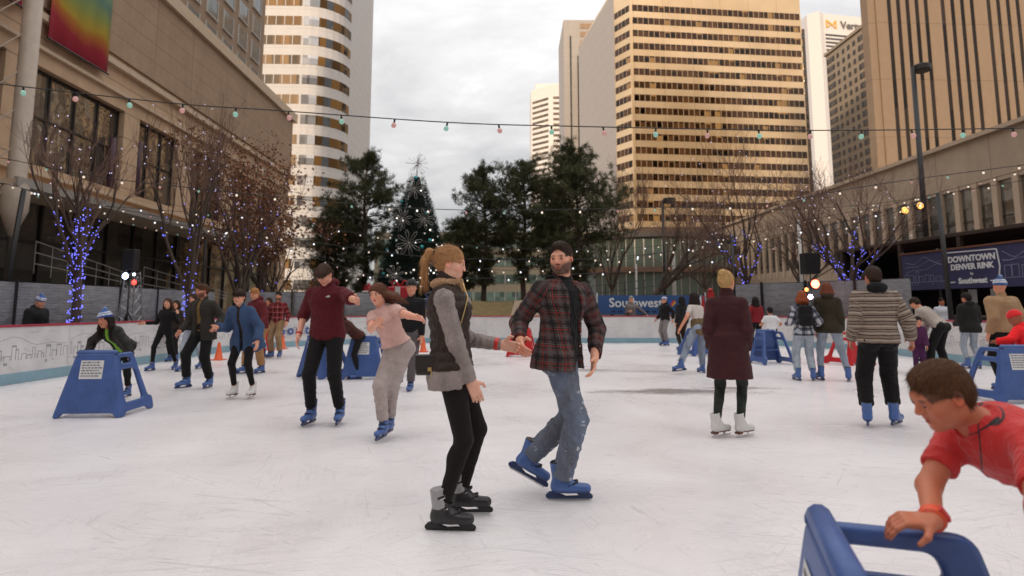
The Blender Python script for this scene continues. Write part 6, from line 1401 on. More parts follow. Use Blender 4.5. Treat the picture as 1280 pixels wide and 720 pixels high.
# ---- right podium and concrete tower
PODM = stone('podium concrete', (.43, .33, .245), .10, {'y': (4.2, .05)}, .3); PODF = stone('podium fins', (.50, .38, .28), .08)
pd = empty('podium_building', (28, 0, 0), R(1.7), label='low concrete building with vertical fins and tall windows behind the banner on the right', cat='building')
MB().box(.0, 30, 15, 88, 8.35, 11.1).build('parapet_wall', PODM, pd); MB().box(.0, 30, 15, 88, 0, 4.85).build('wall', PODM, pd); MB().box(.9, 30, 15, 88, 4.853, 8.347).build('rear_wall', BRWN, pd); MB().box(-.25, .3, 15, 88, 11.103, 11.35).build('coping', PODF, pd)
gP = MB().box(.13, .18, 0, .96, 4.86, 8.34).mesh('window', glass('podium glass', (.03, .028, .024), .06, .8, (9, 1.4, 1.8), blinds=.2, bc=(.15, .14, .12)), ); fN = MB().box(-.07, .55, .99, 1.37, 4.3, 8.6).mesh('fin', PODF); rl = MB().box(.06, .11, 0, .96, 5.5, 5.56).box(.07, .11, 0, .96, 6.35, 6.40).mesh('glazing_bar', FR)
for k in range(33):
    y = 22.5+1.4*k; w_ = bpy.data.objects.new('window', gP); link(w_, pd).location = (0, y, 0); link(bpy.data.objects.new('glazing_bar', rl), w_); link(bpy.data.objects.new('fin', fN), pd).location = (0, y, 0)
MB().box(-.03, -.005, 48, 66, 0, 3.2).build('dark_opening_panel', HB, pd)  # flat dark panel on the wall, its colour stands in for a shaded opening
ct = empty('concrete_tower', (48.4, 75.0, 0), R(2.5), label='tall tan concrete tower with narrow vertical window slots at the right edge', cat='tower')
CTM = stone('tan precast concrete', (.27, .19, .128), .07, {'z': (7.6, .07)}, .2)
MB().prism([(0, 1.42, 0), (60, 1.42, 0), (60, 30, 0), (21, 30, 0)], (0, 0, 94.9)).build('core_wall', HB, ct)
x = -1.2; rowi = 0; MB().box(x-1.0, x-.003, .2, 1.6, 0, 95).build('side_pier', CTM, ct, bevel=.03)
pat_ = [1.55] + [.72]*4 + [1.75] + [.80]*3 + [1.75] + [.80]*3 + [1.7] + [.8]*4 + [1.7] + [.8]*3 + [1.7] + [.8]*4
gap = .52
for w_ in pat_:
    m = MB(); m.box(x, x+w_, 0, 1.4, 0, 95); m.build('pier', CTM, ct, bevel=.05); MB().box(x+w_+.003, x+w_+gap-.003, .10, .20, 0, 95).build('window_strip', glass('slot glass', (.014, .010, .008), .25, .6, (3, 3, 3.8), 0., .25) if rowi == 0 else bpy.data.materials['slot glass'], ct); rowi += 1; x += w_+gap
# ---- mid distance: glass pavilion, low blocks
gp = empty('glass_pavilion', (0, 0, 0), label='curved green glass pavilion under the gold tower', cat='pavilion')
GG = glass('pale green glass', (.10, .13, .11), .12, .3, (2, 2, 3), 0., .9); 
for i in range(12):
    a0, a1 = R(200+i*11), R(200+(i+1)*11); c0 = (17.5, 78); r_ = 10.5; p0 = (c0[0]+r_*math.cos(a0), c0[1]+r_*math.sin(a0)); p1 = (c0[0]+r_*math.cos(a1), c0[1]+r_*math.sin(a1))
    ribbon(gp, p0, p1, 2.2, 9.2, GG, pm('steel mullion', (.4, .38, .36), .4, .5) if i == 0 else bpy.data.materials['steel mullion'], 1.3, name='glass_bay', mw=.05)
MB().lathe([(11.2, 0), (11.2, .5)], (17.5, 78, 9.22), 32).build('roof', pm('dark roof edge', (.05, .04, .035), .6), gp); MB().lathe([(10.2, 0), (10.2, 2.15)], (17.5, 78, 0), 32).build('plinth', pm('grey plinth', (.16, .14, .13), .7), gp); MB().lathe([(9.6, 0), (9.6, 6.9)], (17.5, 78, 2.25), 24).build('core', pm('pavilion interior', (.13, .11, .09), .8), gp)
MB().lathe([(11.0, 0), (11.0, .6)], (17.5, 78, 5.3), 32).build('floor_band', pm('copper band', (.13, .07, .045), .6), gp)
lw = empty('low_block', (0, 0, 0), label='low brown roofed block between the gold tower and the podium', cat='building'); body(lw, [(20, 95), (34, 95), (34, 110), (20, 110)], 0, 14, stone('brown block', (.085, .055, .04), .1)); 
for k in range(3): MB().box(20.5, 33.5, 94.8, 94.97, 3+3.5*k, 5+3.5*k).build('window_band', DKG, lw)
ob = empty('office_block', (0, 0, 0), label='small pale green and beige office block seen between the pine trees', cat='building'); body(ob, [(-34, 150), (28, 150), (28, 170), (-34, 170)], 0, 20, stone('beige office wall', (.36, .31, .22), .06))
for k in range(4): ribbon(ob, (-33, 149.9), (27, 149.9), 3+4.3*k, 5.2+4.3*k, glass('mint glass', (.14, .2, .17), .15, .3) if k == 0 else bpy.data.materials['mint glass'], WTM, 2.6)

sun_blocker = empty('office_block', (0, 0, 0), label='unseen plain brick block added behind the viewer to keep low sun off the ice', cat='building'); body(sun_blocker, [(-75, -75), (75, -75), (75, -50), (-75, -50)], 0, 44, stone('brown brick', (.25, .19, .14), .1))  # unseen block, added only to shade the rink from the low sun
for k in range(11): MB().box(-74, 74, -49.97, -49.9, 2+3.8*k, 3.9+3.8*k).build('window_band', DKG, sun_blocker)
# ================================================================== TREES, LIGHTS, POLES
BARK = pm('grey brown bark', (.075, .05, .036), .9, bump=.6, bs_=30, var=.3, stretch=(1, 1, .3)); TWIG = pm('bare twigs', (.18, .105, .078), .9, var=.25)
def attr_leaf(name, rough=.85):
    m, t, b, co = mat(name); a = t.new('ShaderNodeAttribute', attribute_name='Col'); t.l.new(a.outputs['Color'], b.inputs['Base Color']); b.inputs['Roughness'].default_value = rough; b.inputs['Specular IOR Level'].default_value = .2; return m
NEED = attr_leaf('pine needles'); LEAF = attr_leaf('dead leaves')
def grow(rnd, p, d, L_, r_, depth, maxd, out, spread, up, tips, n=3):
    pts = [np.array(p)]; rs = [r_]; k = 4; dd = nrm(d)
    for i in range(k):
        dd = nrm(dd + np.array([rnd.gauss(0, .10), rnd.gauss(0, .10), rnd.gauss(0, .06)+up*.10])); pts.append(pts[-1] + dd*L_/k); rs.append(r_*(1-.42*(i+1)/k))
    out.append((pts, rs, depth))
    if depth >= maxd: tips.append((pts[-1], dd)); return
    for j in range(n + (1 if depth > 1 else 0)):
        t = rnd.uniform(.35, 1.0) if j else 1.0; i = min(k-1, int(t*k)); q = pts[i] + (pts[i+1]-pts[i])*(t*k-i)
        ax = nrm(np.cross(dd, [rnd.gauss(0, 1), rnd.gauss(0, 1), rnd.gauss(0, 1)])); nd = rotv(dd, ax, R(spread*rnd.uniform(.55, 1.25))); nd = nrm(nd + UP*up*.35)
        grow(rnd, q, nd, L_*rnd.uniform(.62, .82), r_*.56*rnd.uniform(.8, 1.0), depth+1, maxd, out, spread, up, tips, n)
LEDB = pm('blue white led', (.2, .2, .5), .5, var=0, emit=(.16, .17, 1.0), es=2); LEDW = pm('white led', (.5, .5, .5), .5, var=0, emit=(.70, .64, 1.0), es=1.3); WIRE = pm('green black wire', (.012, .014, .012), .6)
LM = {}
def bulb_mesh(m_, r_):
    k = (m_.name, r_)
    if k not in LM: q = MB(); q.sphere((0, 0, 0), r_, 6, 4); LM[k] = q.mesh('led_bulb', m_, True)
    return LM[k]
def led_string(label, pts, m_, r_=.022, maxn=100, wire=None):
    o = empty('fairy_lights', tuple(pts[0]), label=label, cat='fairy lights'); O_ = np.array(pts[0])
    for p in pts[:maxn]: link(bpy.data.objects.new('led_bulb', bulb_mesh(m_, r_)), o).location = tuple(np.array(p)-O_)
    if len(pts) > maxn:
        q = MB()
        for p in pts[maxn:]: q.sphere(np.array(p)-O_, r_, 6, 4)
        q.build('led_bulbs', m_, o, smooth=True, fixn=False, kind='stuff')
    if wire:
        q = MB()
        for w_ in wire: q.tube([np.array(p)-O_ for p in w_], .006, 4, caps=False)
        q.build('wire', WIRE, o)
def tree(name, label, x, y, H_, seed, r0=.12, trunk=.3, spread=34, up=.5, maxd=4, n=3, lean=(0, 0), limbs=None, leaves=None, leds=None, twig=1.0, z0=0.):
    rnd = random.Random(seed); o = empty(name, (x, y, z0), label=label, cat='tree'); out = []; tips = []; tz = H_*trunk
    top = np.array([lean[0]*tz, lean[1]*tz, tz]); tp = [np.zeros(3), top*.5+np.array([rnd.gauss(0, .04), rnd.gauss(0, .04), 0]), top]
    nl = limbs or 4
    for j in range(nl):
        a = 2*math.pi*(j+rnd.random()*.5)/nl; s_ = R(spread)*rnd.uniform(.5, 1.1) if j else R(6); d = np.array([math.sin(s_)*math.cos(a)+lean[0], math.sin(s_)*math.sin(a)+lean[1], math.cos(s_)])
        grow(rnd, top-UP*.05*j, d, (H_-tz)*.42*rnd.uniform(.8, 1.1), r0*.62, 1, maxd, out, spread, up, tips, n)
    m = MB(); m.tube(tp, [r0*1.25, r0, r0*.9], 10)
    for pts, rs, dp in out:
        if dp <= 2: m.tube(pts, rs, 7 if dp == 1 else 5, caps=False)
    m.build('trunk', BARK, o, smooth=True, fixn=False)
    m = MB()
    for pts, rs, dp in out:
        if dp > 2: m.tube(pts, [max(q*.75, .0045)*twig for q in rs], 4 if dp == 3 else 3, caps=False)
    m.build('crown', TWIG, o, smooth=True, fixn=False)
    if leaves:
        N = leaves['n']; rg = np.random.RandomState(seed); T_ = np.array([t[0] for t in tips]); P_ = T_[rg.randint(len(T_), size=N)] + rg.normal(size=(N, 3))*leaves.get('spread', .22)
        s_ = leaves.get('size', .05)*(.6+.8*rg.rand(N, 1)); a = rg.normal(size=(N, 3)); a /= np.linalg.norm(a, axis=1)[:, None]; b_ = np.cross(a, rg.normal(size=(N, 3))); b_ /= np.linalg.norm(b_, axis=1)[:, None]
        V = np.stack([P_-a*s_, P_+b_*s_*.6, P_+a*s_, P_-b_*s_*.6], 1).reshape(-1, 3); F = np.arange(4*N).reshape(N, 4); c = np.array(leaves['c'])*(.6+.8*rg.rand(N, 1)); np_mesh('leaves', V, F, LEAF, o, False, np.repeat(c, 4, 0))
    if leds:
        rg = random.Random(seed+5); P_ = []; wires = []; O_ = np.array([x, y, z0])
        m_low = LEDB
        for q in range(leds.get('trunk', 0)):
            t = q/leds['trunk']; a = t*60+rg.random(); c = tp[0]+(top)*t; P_.append(O_+c+np.array([math.cos(a), math.sin(a), 0])*(r0*1.25+.02)+np.array([0, 0, rg.gauss(0, .02)]))
        l1 = [s for s in out if s[2] <= leds.get('depth', 1)]
        for q in range(leds.get('limb', 0)):
            pts, rs, dp = rg.choice(l1); i = rg.randrange(len(pts)-1); t = rg.random(); c = pts[i]+(pts[i+1]-pts[i])*t; P_.append(O_+c+np.array([rg.gauss(0, 1), rg.gauss(0, 1), rg.gauss(0, 1)])*(.02+rs[i]*.8))
        rg.shuffle(P_)
        if P_: led_string(leds['label'], P_, LEDB, leds.get('r', .02))
        P2 = []
        for q in range(leds.get('crown', 0)):
            pts, rs, dp = rg.choice(out); i = rg.randrange(len(pts)); P2.append(O_+pts[i]+np.array([rg.gauss(0, .1), rg.gauss(0, .1), rg.gauss(0, .1)]))
        if P2: led_string(leds['label2'], P2, LEDW, leds.get('r', .02)*.9)
    return o
tree('bare_tree', 'bare tree wrapped in blue fairy lights nearest to the left edge', -10.35, 14.5, 6.0, 3, .10, .36, 30, .6, 4, 3, limbs=5, leds=dict(trunk=190, limb=260, crown=40, depth=1, r=.0135, label='blue fairy lights wound round the trunk and limbs of the leftmost tree', label2='white lights scattered through the twigs of the leftmost tree'))
tree('bare_tree', 'tall narrow bare tree in front of the left building windows', -10.6, 20.0, 8.6, 8, .11, .22, 15, .9, 4, 3, limbs=6, leds=dict(trunk=120, limb=80, crown=45, depth=1, r=.017, label='blue fairy lights round the trunk of the tall narrow tree', label2='white lights through the crown of the tall narrow tree'))
tree('brown_leaved_tree', 'tree with withered orange brown leaves and tiny lights left of centre', -10.9, 24.6, 7.6, 14, .12, .2, 30, .75, 4, 3, limbs=6, leaves=dict(n=3600, c=(.22, .098, .055), size=.062, spread=.26), leds=dict(trunk=40, limb=40, crown=80, r=.02, depth=2, label='blue lights low in the brown leaved tree', label2='white lights all over the brown leaved tree'))
tree('brown_leaved_tree', 'smaller withered brown tree beside the corner of the left building', -11.4, 28.6, 6.4, 21, .10, .2, 34, .6, 4, 3, limbs=6, leaves=dict(n=3200, c=(.20, .09, .052), size=.075, spread=.28), leds=dict(trunk=0, limb=10, crown=60, r=.022, label='blue lights low in the smaller brown tree', label2='white lights all over the smaller brown tree'))
tree('bare_shrub', 'low grey twiggy shrub in front of the curved tower', -11.2, 33, 3.6, 31, .07, .1, 42, .4, 4, 3, limbs=6, leaves=dict(n=900, c=(.12, .075, .05), size=.06))
tree('bare_tree', 'bare tree with blue lit trunk right of the blond bun', 10.4, 27.0, 8.2, 41, .12, .3, 36, .55, 5, 3, limbs=5, leds=dict(trunk=130, limb=90, crown=35, depth=1, r=.02, label='blue lights on the trunk of the bare tree behind the right fence', label2='white lights in the crown of that bare tree right of the blond bun'))
tree('bare_tree', 'wide bare tree with blue lit trunk behind the striped sweater man', 13.0, 23.4, 7.8, 52, .13, .28, 40, .5, 5, 3, limbs=6, leds=dict(trunk=170, limb=230, crown=55, depth=1, r=.018, label='blue lights on trunk and limbs of the wide bare tree on the right', label2='white and violet lights in the crown of the wide bare tree on the right'))
tree('leaning_tree', 'large leaning bare tree between the big pine and the glass pavilion', 6.2, 33, 8.2, 63, .16, .28, 44, .45, 5, 3, limbs=5, lean=(.75, 0), twig=1.3)
tree('bare_tree', 'pale bare tree behind the big pine', 7.2, 44, 10.5, 71, .14, .25, 30, .6, 5, 3, limbs=5, twig=1.3)
tree('bare_tree', 'faint bare tree in front of the gold tower base', 14.5, 46, 9.5, 83, .14, .3, 38, .5, 4, 3, limbs=5, twig=1.3)
tree('bare_tree', 'thin bare tree in front of the podium fins', 17.2, 36, 8.5, 87, .13, .3, 38, .5, 5, 3, limbs=5, twig=1.2)
def pine(label, x, y, H_, W, seed, z_low=.18, dense=1.0, lean=0., c=(.072, .078, .038), z0=1.2, gap=.25):
    rg = np.random.RandomState(seed); o = empty('pine_tree', (x, y, z0), label=label, cat='pine tree'); m = MB(); hh_ = H_-z0
    tr_ = lambda z: np.array([lean*z + .08*math.sin(z*.9+seed), .06*math.sin(z*.7), z]); m.tube([tr_(z) for z in np.linspace(-1.2, hh_*.98, 12)], list(np.linspace(.20, .03, 12)), 8)
    tufts = []; z = hh_*z_low
    while z < hh_*.99:
        t = min(1., max(0., (z/hh_-z_low)/(1-z_low))); wid = W*(max(.05, math.sin(math.pi*min(.97, .30+.74*(1-t))))**.8)*(1-.80*t**1.8)
        nb = rg.randint(3, 6)
        for j in range(nb):
            a = rg.rand()*2*math.pi; ln_ = wid*(.55+.6*rg.rand()); 
            if rg.rand() < gap*.4: continue
            d = np.array([math.cos(a), math.sin(a), .10+.35*t+.15*rg.randn()]); p0 = tr_(z); pts = [p0 + d*ln_*q + np.array([0, 0, .12*ln_*q*q*(1+t)]) for q in (0, .35, .7, 1)]
            m.tube(pts, [.045, .032, .02, .010], 5, caps=False)
            ns = int((5+ln_*7)*dense)
            for k in range(ns):
                q = .30+.75*rg.rand()**.7; base = p0 + d*ln_*q + np.array([0, 0, .12*ln_*q*q*(1+t)]); side = rg.normal(size=3)*np.array([.26, .26, .16])*(.5+.6*ln_*.5); tufts.append((base+side, d))
        z += hh_*.034*(.7+.6*rg.rand())
    m.build('trunk', BARK, o, smooth=True, fixn=False)
    B = np.array([t[0] for t in tufts]); N = len(B); nn = 26; cen = np.repeat(B, nn, 0); K = len(cen)
    dr = rg.normal(size=(K, 3)) + np.array([0, 0, .55]); dr /= np.linalg.norm(dr, axis=1)[:, None]; ln_ = .17*(.6+.8*rg.rand(K, 1)); sd = np.cross(dr, rg.normal(size=(K, 3))); sd /= np.linalg.norm(sd, axis=1)[:, None]
    cen = cen + rg.normal(size=(K, 3))*.05
    V = np.stack([cen-sd*.011, cen+sd*.011, cen+dr*ln_+sd*.007, cen+dr*ln_-sd*.007], 1).reshape(-1, 3); F = np.arange(4*K).reshape(K, 4)
    tone = np.repeat(.55+.9*rg.rand(N, 1), nn, 0); cc2 = np.array(c)*tone*(.7+.6*rg.rand(K, 1)); np_mesh('crown', V, F, NEED, o, False, np.repeat(cc2, 4, 0)); return o, B
def upx(u, Y): return (u-640)/760*Y/ CT*CT
pine('tall pine left of the decorated Christmas tree', upx(455, 36), 36, 10.3, 3.4, 5, .12, 1.4)
pine('smaller pine hugging the left side of the tall pine', upx(418, 38), 38, 7.4, 2.9, 6, .10, 1.1)
pine('pine with open crown right of centre, left one of the middle pair', upx(606, 37), 37, 9.7, 3.2, 17, .18, 1.2)
pine('pine with open crown right of centre, right one of the middle pair', upx(655, 36), 36, 9.9, 3.2, 9, .2, 1.2)
pine('tallest densest pine directly behind the bearded man', upx(722, 34), 34, 10.0, 4.1, 10, .10, 1.5)
pine('low broad pine right of the Christmas tree', upx(580, 39), 39, 6.8, 2.8, 11, .10, 1.0)
pine('pine filling the gap behind the bearded man', upx(690, 40), 40, 9.4, 3.0, 12, .13, 1.0)
# ---- Christmas tree
xt = empty('christmas_tree', (upx(519, 33), 33, 1.1), label='tall conical Christmas tree with snowflakes, ornaments and a starburst top', cat='christmas tree')
rg = np.random.RandomState(4); K = 60000; t = 1-np.sqrt(rg.rand(K)); z = t*7.5+.1; rr3 = (2.12*(1-t)**1.0+.28)*(.80+.24*rg.rand(K)); a = rg.rand(K)*2*math.pi
cen = np.stack([rr3*np.cos(a), rr3*np.sin(a), z], 1); cen += np.repeat(rg.normal(size=(K//30, 3))*.06, 30, 0)[:K]; dr = np.stack([np.cos(a), np.sin(a), np.full(K, .2)], 1)+rg.normal(size=(K, 3))*.7; dr /= np.linalg.norm(dr, axis=1)[:, None]; sd = np.cross(dr, rg.normal(size=(K, 3))); sd /= np.linalg.norm(sd, axis=1)[:, None]
V = np.stack([cen-sd*.010, cen+sd*.010, cen+dr*.13+sd*.006, cen+dr*.13-sd*.006], 1).reshape(-1, 3); cc2 = np.array((.016, .030, .022))*(.5+rg.rand(K, 1)); np_mesh('crown', V, np.arange(4*K).reshape(K, 4), NEED, xt, False, np.repeat(cc2, 4, 0))
m = MB(); m.lathe([(1.75, .15), (.16, 7.4)], n=20); m.build('inner_cone', pm('dark green frame', (.008, .014, .010), .9), xt); MB().lathe([(.2, -1.1), (.16, .3)], n=10).build('trunk', BARK, xt, smooth=True)
BALLS = [pm('silver ball', (.62, .62, .62), .2, .8, var=0), pm('turquoise ball', (.05, .36, .40), .25, .3, var=0), pm('white light', (.6, .6, .6), .5, var=0, emit=(1, .9, .8), es=2.5)]
SNOW = pm('silver snowflake wire', (.42, .40, .38), .4, .4, var=0)
for i in range(98):
    t = 1-math.sqrt(rg.rand()); a = rg.uniform(math.pi*1.0, math.pi*2.0); r_ = 2.12*(1-t)+.34; q = MB(); k = 1 if i % 8 == 0 else (0 if i % 2 else 2); rad = .11 if k == 1 else (.075 if k == 0 else .045); key = ('ball', k)
    if key not in LM: q.sphere((0, 0, 0), rad, 10, 7); LM[key] = q.mesh('ornament', BALLS[k], True)
    link(bpy.data.objects.new('ornament', LM[key]), xt).location = (r_*math.cos(a), r_*math.sin(a), t*7.5+.1)
def snowflake(parent, c, s_, n=8, name='snowflake'):
    m = MB()
    for k in range(n):
        a = math.pi*2*k/n+.2; d = np.array([math.cos(a), 0, math.sin(a)]); w_ = np.array([-math.sin(a), 0, math.cos(a)]); lp = [d*.1*s_, d*.55*s_+w_*.10*s_, d*.85*s_+w_*.10*s_, d*1.0*s_, d*.85*s_-w_*.10*s_, d*.55*s_-w_*.10*s_, d*.1*s_]; m.tube(lp, .011, 5)
    m.sphere((0, 0, 0), .06, 8, 6); o = m.build(name, SNOW, parent, smooth=True); o.location = c; return o
for (u, v, s_) in ((519, 238, .60), (506, 277, .55), (533, 277, .60), (517, 308, .72), (502, 346, .5), (541, 330, .5)):
    zz_ = (385-v)/(760/33)+HCAM-1.1; r_ = 2.12*(1-zz_/7.6)+.55; xx_ = (u-519)/(760/33); snowflake(xt, (xx_, -math.sqrt(max(.05, r_*r_-xx_*xx_)), zz_), s_)
m = MB()
for k in range(30):
    d = nrm(rg.normal(size=3)); m.tube([d*.05, d*.62], [.012, .006], 4); m.sphere(d*.62, .022, 5, 4)
o = m.build('starburst', SNOW, xt); o.location = (0, 0, 8.15); MB().tube([(0, 0, 7.3), (0, 0, 8.1)], .03, 6).build('star_rod', SNOW, xt)
# gift boxes
GR = pm('red gift wrap', (.42, .02, .03), .45); GW = pm('white gift wrap', (.6, .57, .55), .5)
def gift(x, y, w_, h_, z, base, rib, label):
    o = empty('gift_box', (x, y, z), label=label, cat='gift box', group='oversized gift boxes by the Christmas tree'); MB().box(-w_/2, w_/2, -w_/2, w_/2, 0, h_).build('box', base, o, bevel=.03)
    m = MB(); m.box(-.12, .12, -w_/2-.02, w_/2+.02, -.0, h_+.02).box(-w_/2-.02, w_/2+.02, -.12, .12, .0, h_+.021); m.build('ribbon', rib, o)
    m = MB()
    for sg in (-1, 1):
        for q in (0, 1): m.tube([(0, q*.05, h_+.02), (sg*.22, q*.1, h_+.32), (sg*.42, q*.12, h_+.22), (sg*.3, q*.08, h_+.04), (0, 0, h_+.02)], .05, 6)
    m.build('bow', base if rib is GW else rib, o, smooth=True)
gift(upx(500, 29), 29, 1.0, 1.75, .55, GR, GW, 'large red and white gift box in front of the Christmas tree'); gift(upx(467, 30), 30, .9, 1.2, .95, GW, GR, 'white gift box with red bow left of the Christmas tree'); gift(upx(385+75, 31), 32, .8, .9, 1.2, GR, GW, 'small red gift box half hidden behind the girl in pink'); gift(upx(543, 29.5), 29.5, .9, 1.0, .75, pm('blue gift wrap', (.05, .09, .22), .45), GW, 'blue gift box right of the red and white one')
# ---- string lights
CABLE = pm('black cable', (.010, .010, .011), .6, var=0)
BC_ = {'p': pm('pink bulb glass', (.50, .30, .28), .25, var=0, emit=(1, .45, .40), es=.2), 'g': pm('green bulb glass', (.28, .44, .37), .25, var=0, emit=(.4, 1, .75), es=.2), 'w': pm('warm white bulb', (.8, .72, .62), .3, var=0, emit=(1, .80, .62), es=.62), 'c': pm('cool white bulb', (.8, .8, .8), .3, var=0, emit=(.85, .92, 1.0), es=1.2)}
def bulb(kind, s_):
    k = (kind, round(s_, 2))
    if k not in LM:
        q = MB(); q.lathe([(.008*s_, .0), (.03*s_, -.018*s_), (.037*s_, -.045*s_), (.028*s_, -.072*s_), (.006*s_, -.082*s_)], n=10); q2 = q.mesh('bulb', BC_[kind], True); q = MB(); q.lathe([(.014*s_, -.002), (.014*s_, .05*s_)], n=8); LM[k] = (q2, q.mesh('bulb_socket', CABLE, True))
    return LM[k]
def string_light(pts, nb, label, kinds='wwpg', s_=1.0, r_=.009, jit=.0):
    pts = [np.array(p) for p in pts]; O_ = pts[0].copy(); o = empty('string_light', tuple(O_), label=label, cat='string lights', group='strings of bulbs over the rink')
    # smooth the polyline
    def cr(p0, p1, p2, p3, t): return .5*((2*p1)+(-p0+p2)*t+(2*p0-5*p1+4*p2-p3)*t*t+(-p0+3*p1-3*p2+p3)*t**3)
    ex = [2*pts[0]-pts[1]]+pts+[2*pts[-1]-pts[-2]]; fine = []
    for i in range(len(pts)-1):
        for k in range(12): fine.append(cr(ex[i], ex[i+1], ex[i+2], ex[i+3], k/12))
    fine.append(pts[-1]); fine = np.array(fine); seg = np.linalg.norm(np.diff(fine, axis=0), axis=1); cum = np.concatenate([[0], np.cumsum(seg)])
    m = MB(); m.tube([p-O_ for p in fine], r_, 5); m.build('cable', CABLE, o, smooth=True); rk = random.Random(nb*7+len(label))
    for i in range(nb):
        d = cum[-1]*(i+.5+rk.uniform(-jit, jit))/nb; p = np.array([np.interp(d, cum, fine[:, j]) for j in range(3)])-O_; k = kinds[i % len(kinds)]; a, b_ = bulb(k, s_)
        q = bpy.data.objects.new('bulb', a); link(q, o).location = (p[0], p[1], p[2]-.052*s_); link(bpy.data.objects.new('socket', b_), q); q.rotation_euler = (rk.uniform(-.2, .2), rk.uniform(-.2, .2), 0)
def px(lst, Y0, Y1): n = len(lst)-1; u0, u1 = lst[0][0], lst[-1][0]; return [P(u, v, Y0+(Y1-Y0)*(u-u0)/(u1-u0)) for u, v in lst]
string_light(px([(-70, 96), (0, 105), (215, 129), (345, 138), (560, 153), (720, 158), (1000, 163), (1280, 160), (1360, 156)], 8.6, 9.0), 22, 'nearest cable of pink and green bulbs crossing the whole sky', 'pg', 1.02, .009)
string_light(px([(-60, 188), (0, 197), (130, 222), (290, 240), (430, 254), (560, 262), (700, 262), (860, 258), (960, 254), (1100, 230), (1280, 206), (1340, 198)], 12, 12.5), 30, 'second cable of bulbs, level with the tree tops', 'wpgw', .62, .008)
LP_ = P(30, 236, 15)
string_light([LP_] + px([(120, 262), (250, 285), (345, 296), (520, 320), (640, 324), (760, 322), (900, 306), (1060, 276), (1172, 246)], 16.5, 17), 34, 'cable of small bulbs from the left black pole sagging to the right pole', 'wcw', .62, .008, .3)
string_light([LP_] + px([(90, 250), (200, 271), (330, 300), (470, 345), (600, 348), (700, 344), (860, 330), (1000, 300), (1172, 248)], 18, 17), 38, 'lowest cable of small bulbs running in front of the pines', 'wcwp', .62, .008, .3)
string_light([LP_] + px([(110, 255), (220, 264), (360, 275), (450, 292), (560, 305), (690, 312), (790, 310), (915, 297)], 17, 24), 34, 'cable of bulbs from the left black pole to the pole by the blond bun', 'cwwg', .62, .008, .3)
string_light(px([(1280, 212), (1172, 241), (1100, 258), (1010, 275), (915, 296), (830, 302)], 14.5, 27), 26, 'cable of bulbs between the two right hand poles', 'wwp', .62, .008, .3)
string_light(px([(1300, 222), (1172, 243), (1080, 256), (980, 262), (880, 262), (790, 290)], 14.5, 30), 24, 'upper slack cable of bulbs above the right bare trees', 'wgwp', .62, .008, .3)
string_light(px([(-20, 225), (30, 236), (90, 262), (150, 275), (225, 292), (300, 300)], 14, 26), 22, 'short cable of bulbs along the left building front', 'gpww', .62, .008, .2)
string_light(px([(400, 352), (560, 334), (640, 338), (740, 330), (915, 300)], 27, 24.5), 24, 'farthest cable of bulbs right in front of the pines', 'cww', .95, .009, .4)
# ---- poles
def pole(x, y, h_, r_, m_, label, lean=(0, 0), cat='pole', name='string_light_pole', extra=None):
    o = empty(name, (x, y, 0), label=label, cat=cat); MB().tube([(0, 0, 0), (lean[0], lean[1], h_)], [r_*1.1, r_*.9], 10).build('shaft', m_, o, smooth=True); MB().lathe([(r_*2.4, 0), (r_*2.4, .04), (r_*1.3, .12)], n=12).build('base', m_, o)
    if extra: extra(o)
    return o
p = P(30, 236, 15); pole(p[0]-.35, 15, p[2], .065, BLKM, 'black pole holding the cables at the left edge', lean=(.35, 0))
p = P(1172, 241, 16.6); pole(p[0]+.12, 16.6, p[2], .065, BLKM, 'black pole holding the cables in front of the banner', lean=(-.12, 0))
p = P(915, 295, 24.5); pole(p[0], 24.5, p[2], .055, BLKM, 'thin black pole just right of the blond bun')
p = P(257, 300, 26); pole(p[0], 26, p[2], .06, BLKM, 'thin black pole among the brown leaved trees')
p = P(842, 318, 34); pole(p[0], 34, p[2], .09, pm('white painted pole', (.6, .57, .54), .5), 'white flag pole left of the pavilion glass'); 
p = P(998, 275, 30); pole(p[0], 30, p[2], .08, bpy.data.materials['white painted pole'], 'white pole in front of the podium wall')
p = P(795, 330, 36); pole(p[0], 36, p[2], .06, bpy.data.materials['white painted pole'], 'short pale pole between the pine and the pavilion')
def head(z, w_=.34, s_=1):
    def f_(o):
        MB().tube([(0, 0, z-.1), (s_*.12, 0, z)], .05, 8).build('arm', BLKM, o); q = MB(); q.lathe([(w_*.92, 0), (w_, .05), (w_, .30), (w_*.9, .34)], (s_*w_*1.1, 0, z-.22), 20); q.build('lamp_head', pm('dark brown lamp head', (.022, .016, .013), .5), o, smooth=False)
    return f_
p = P(1141, 84, 30); pole(p[0], 30, p[2], .13, BLKM, 'tall black street lamp with drum head in front of the podium', cat='street lamp', name='street_lamp', extra=head(p[2], .42))
p = P(828, 250, 40); pole(p[0], 40, p[2], .09, BLKM, 'distant street lamp in front of the gold tower', cat='street lamp', name='street_lamp', extra=head(p[2], .42))
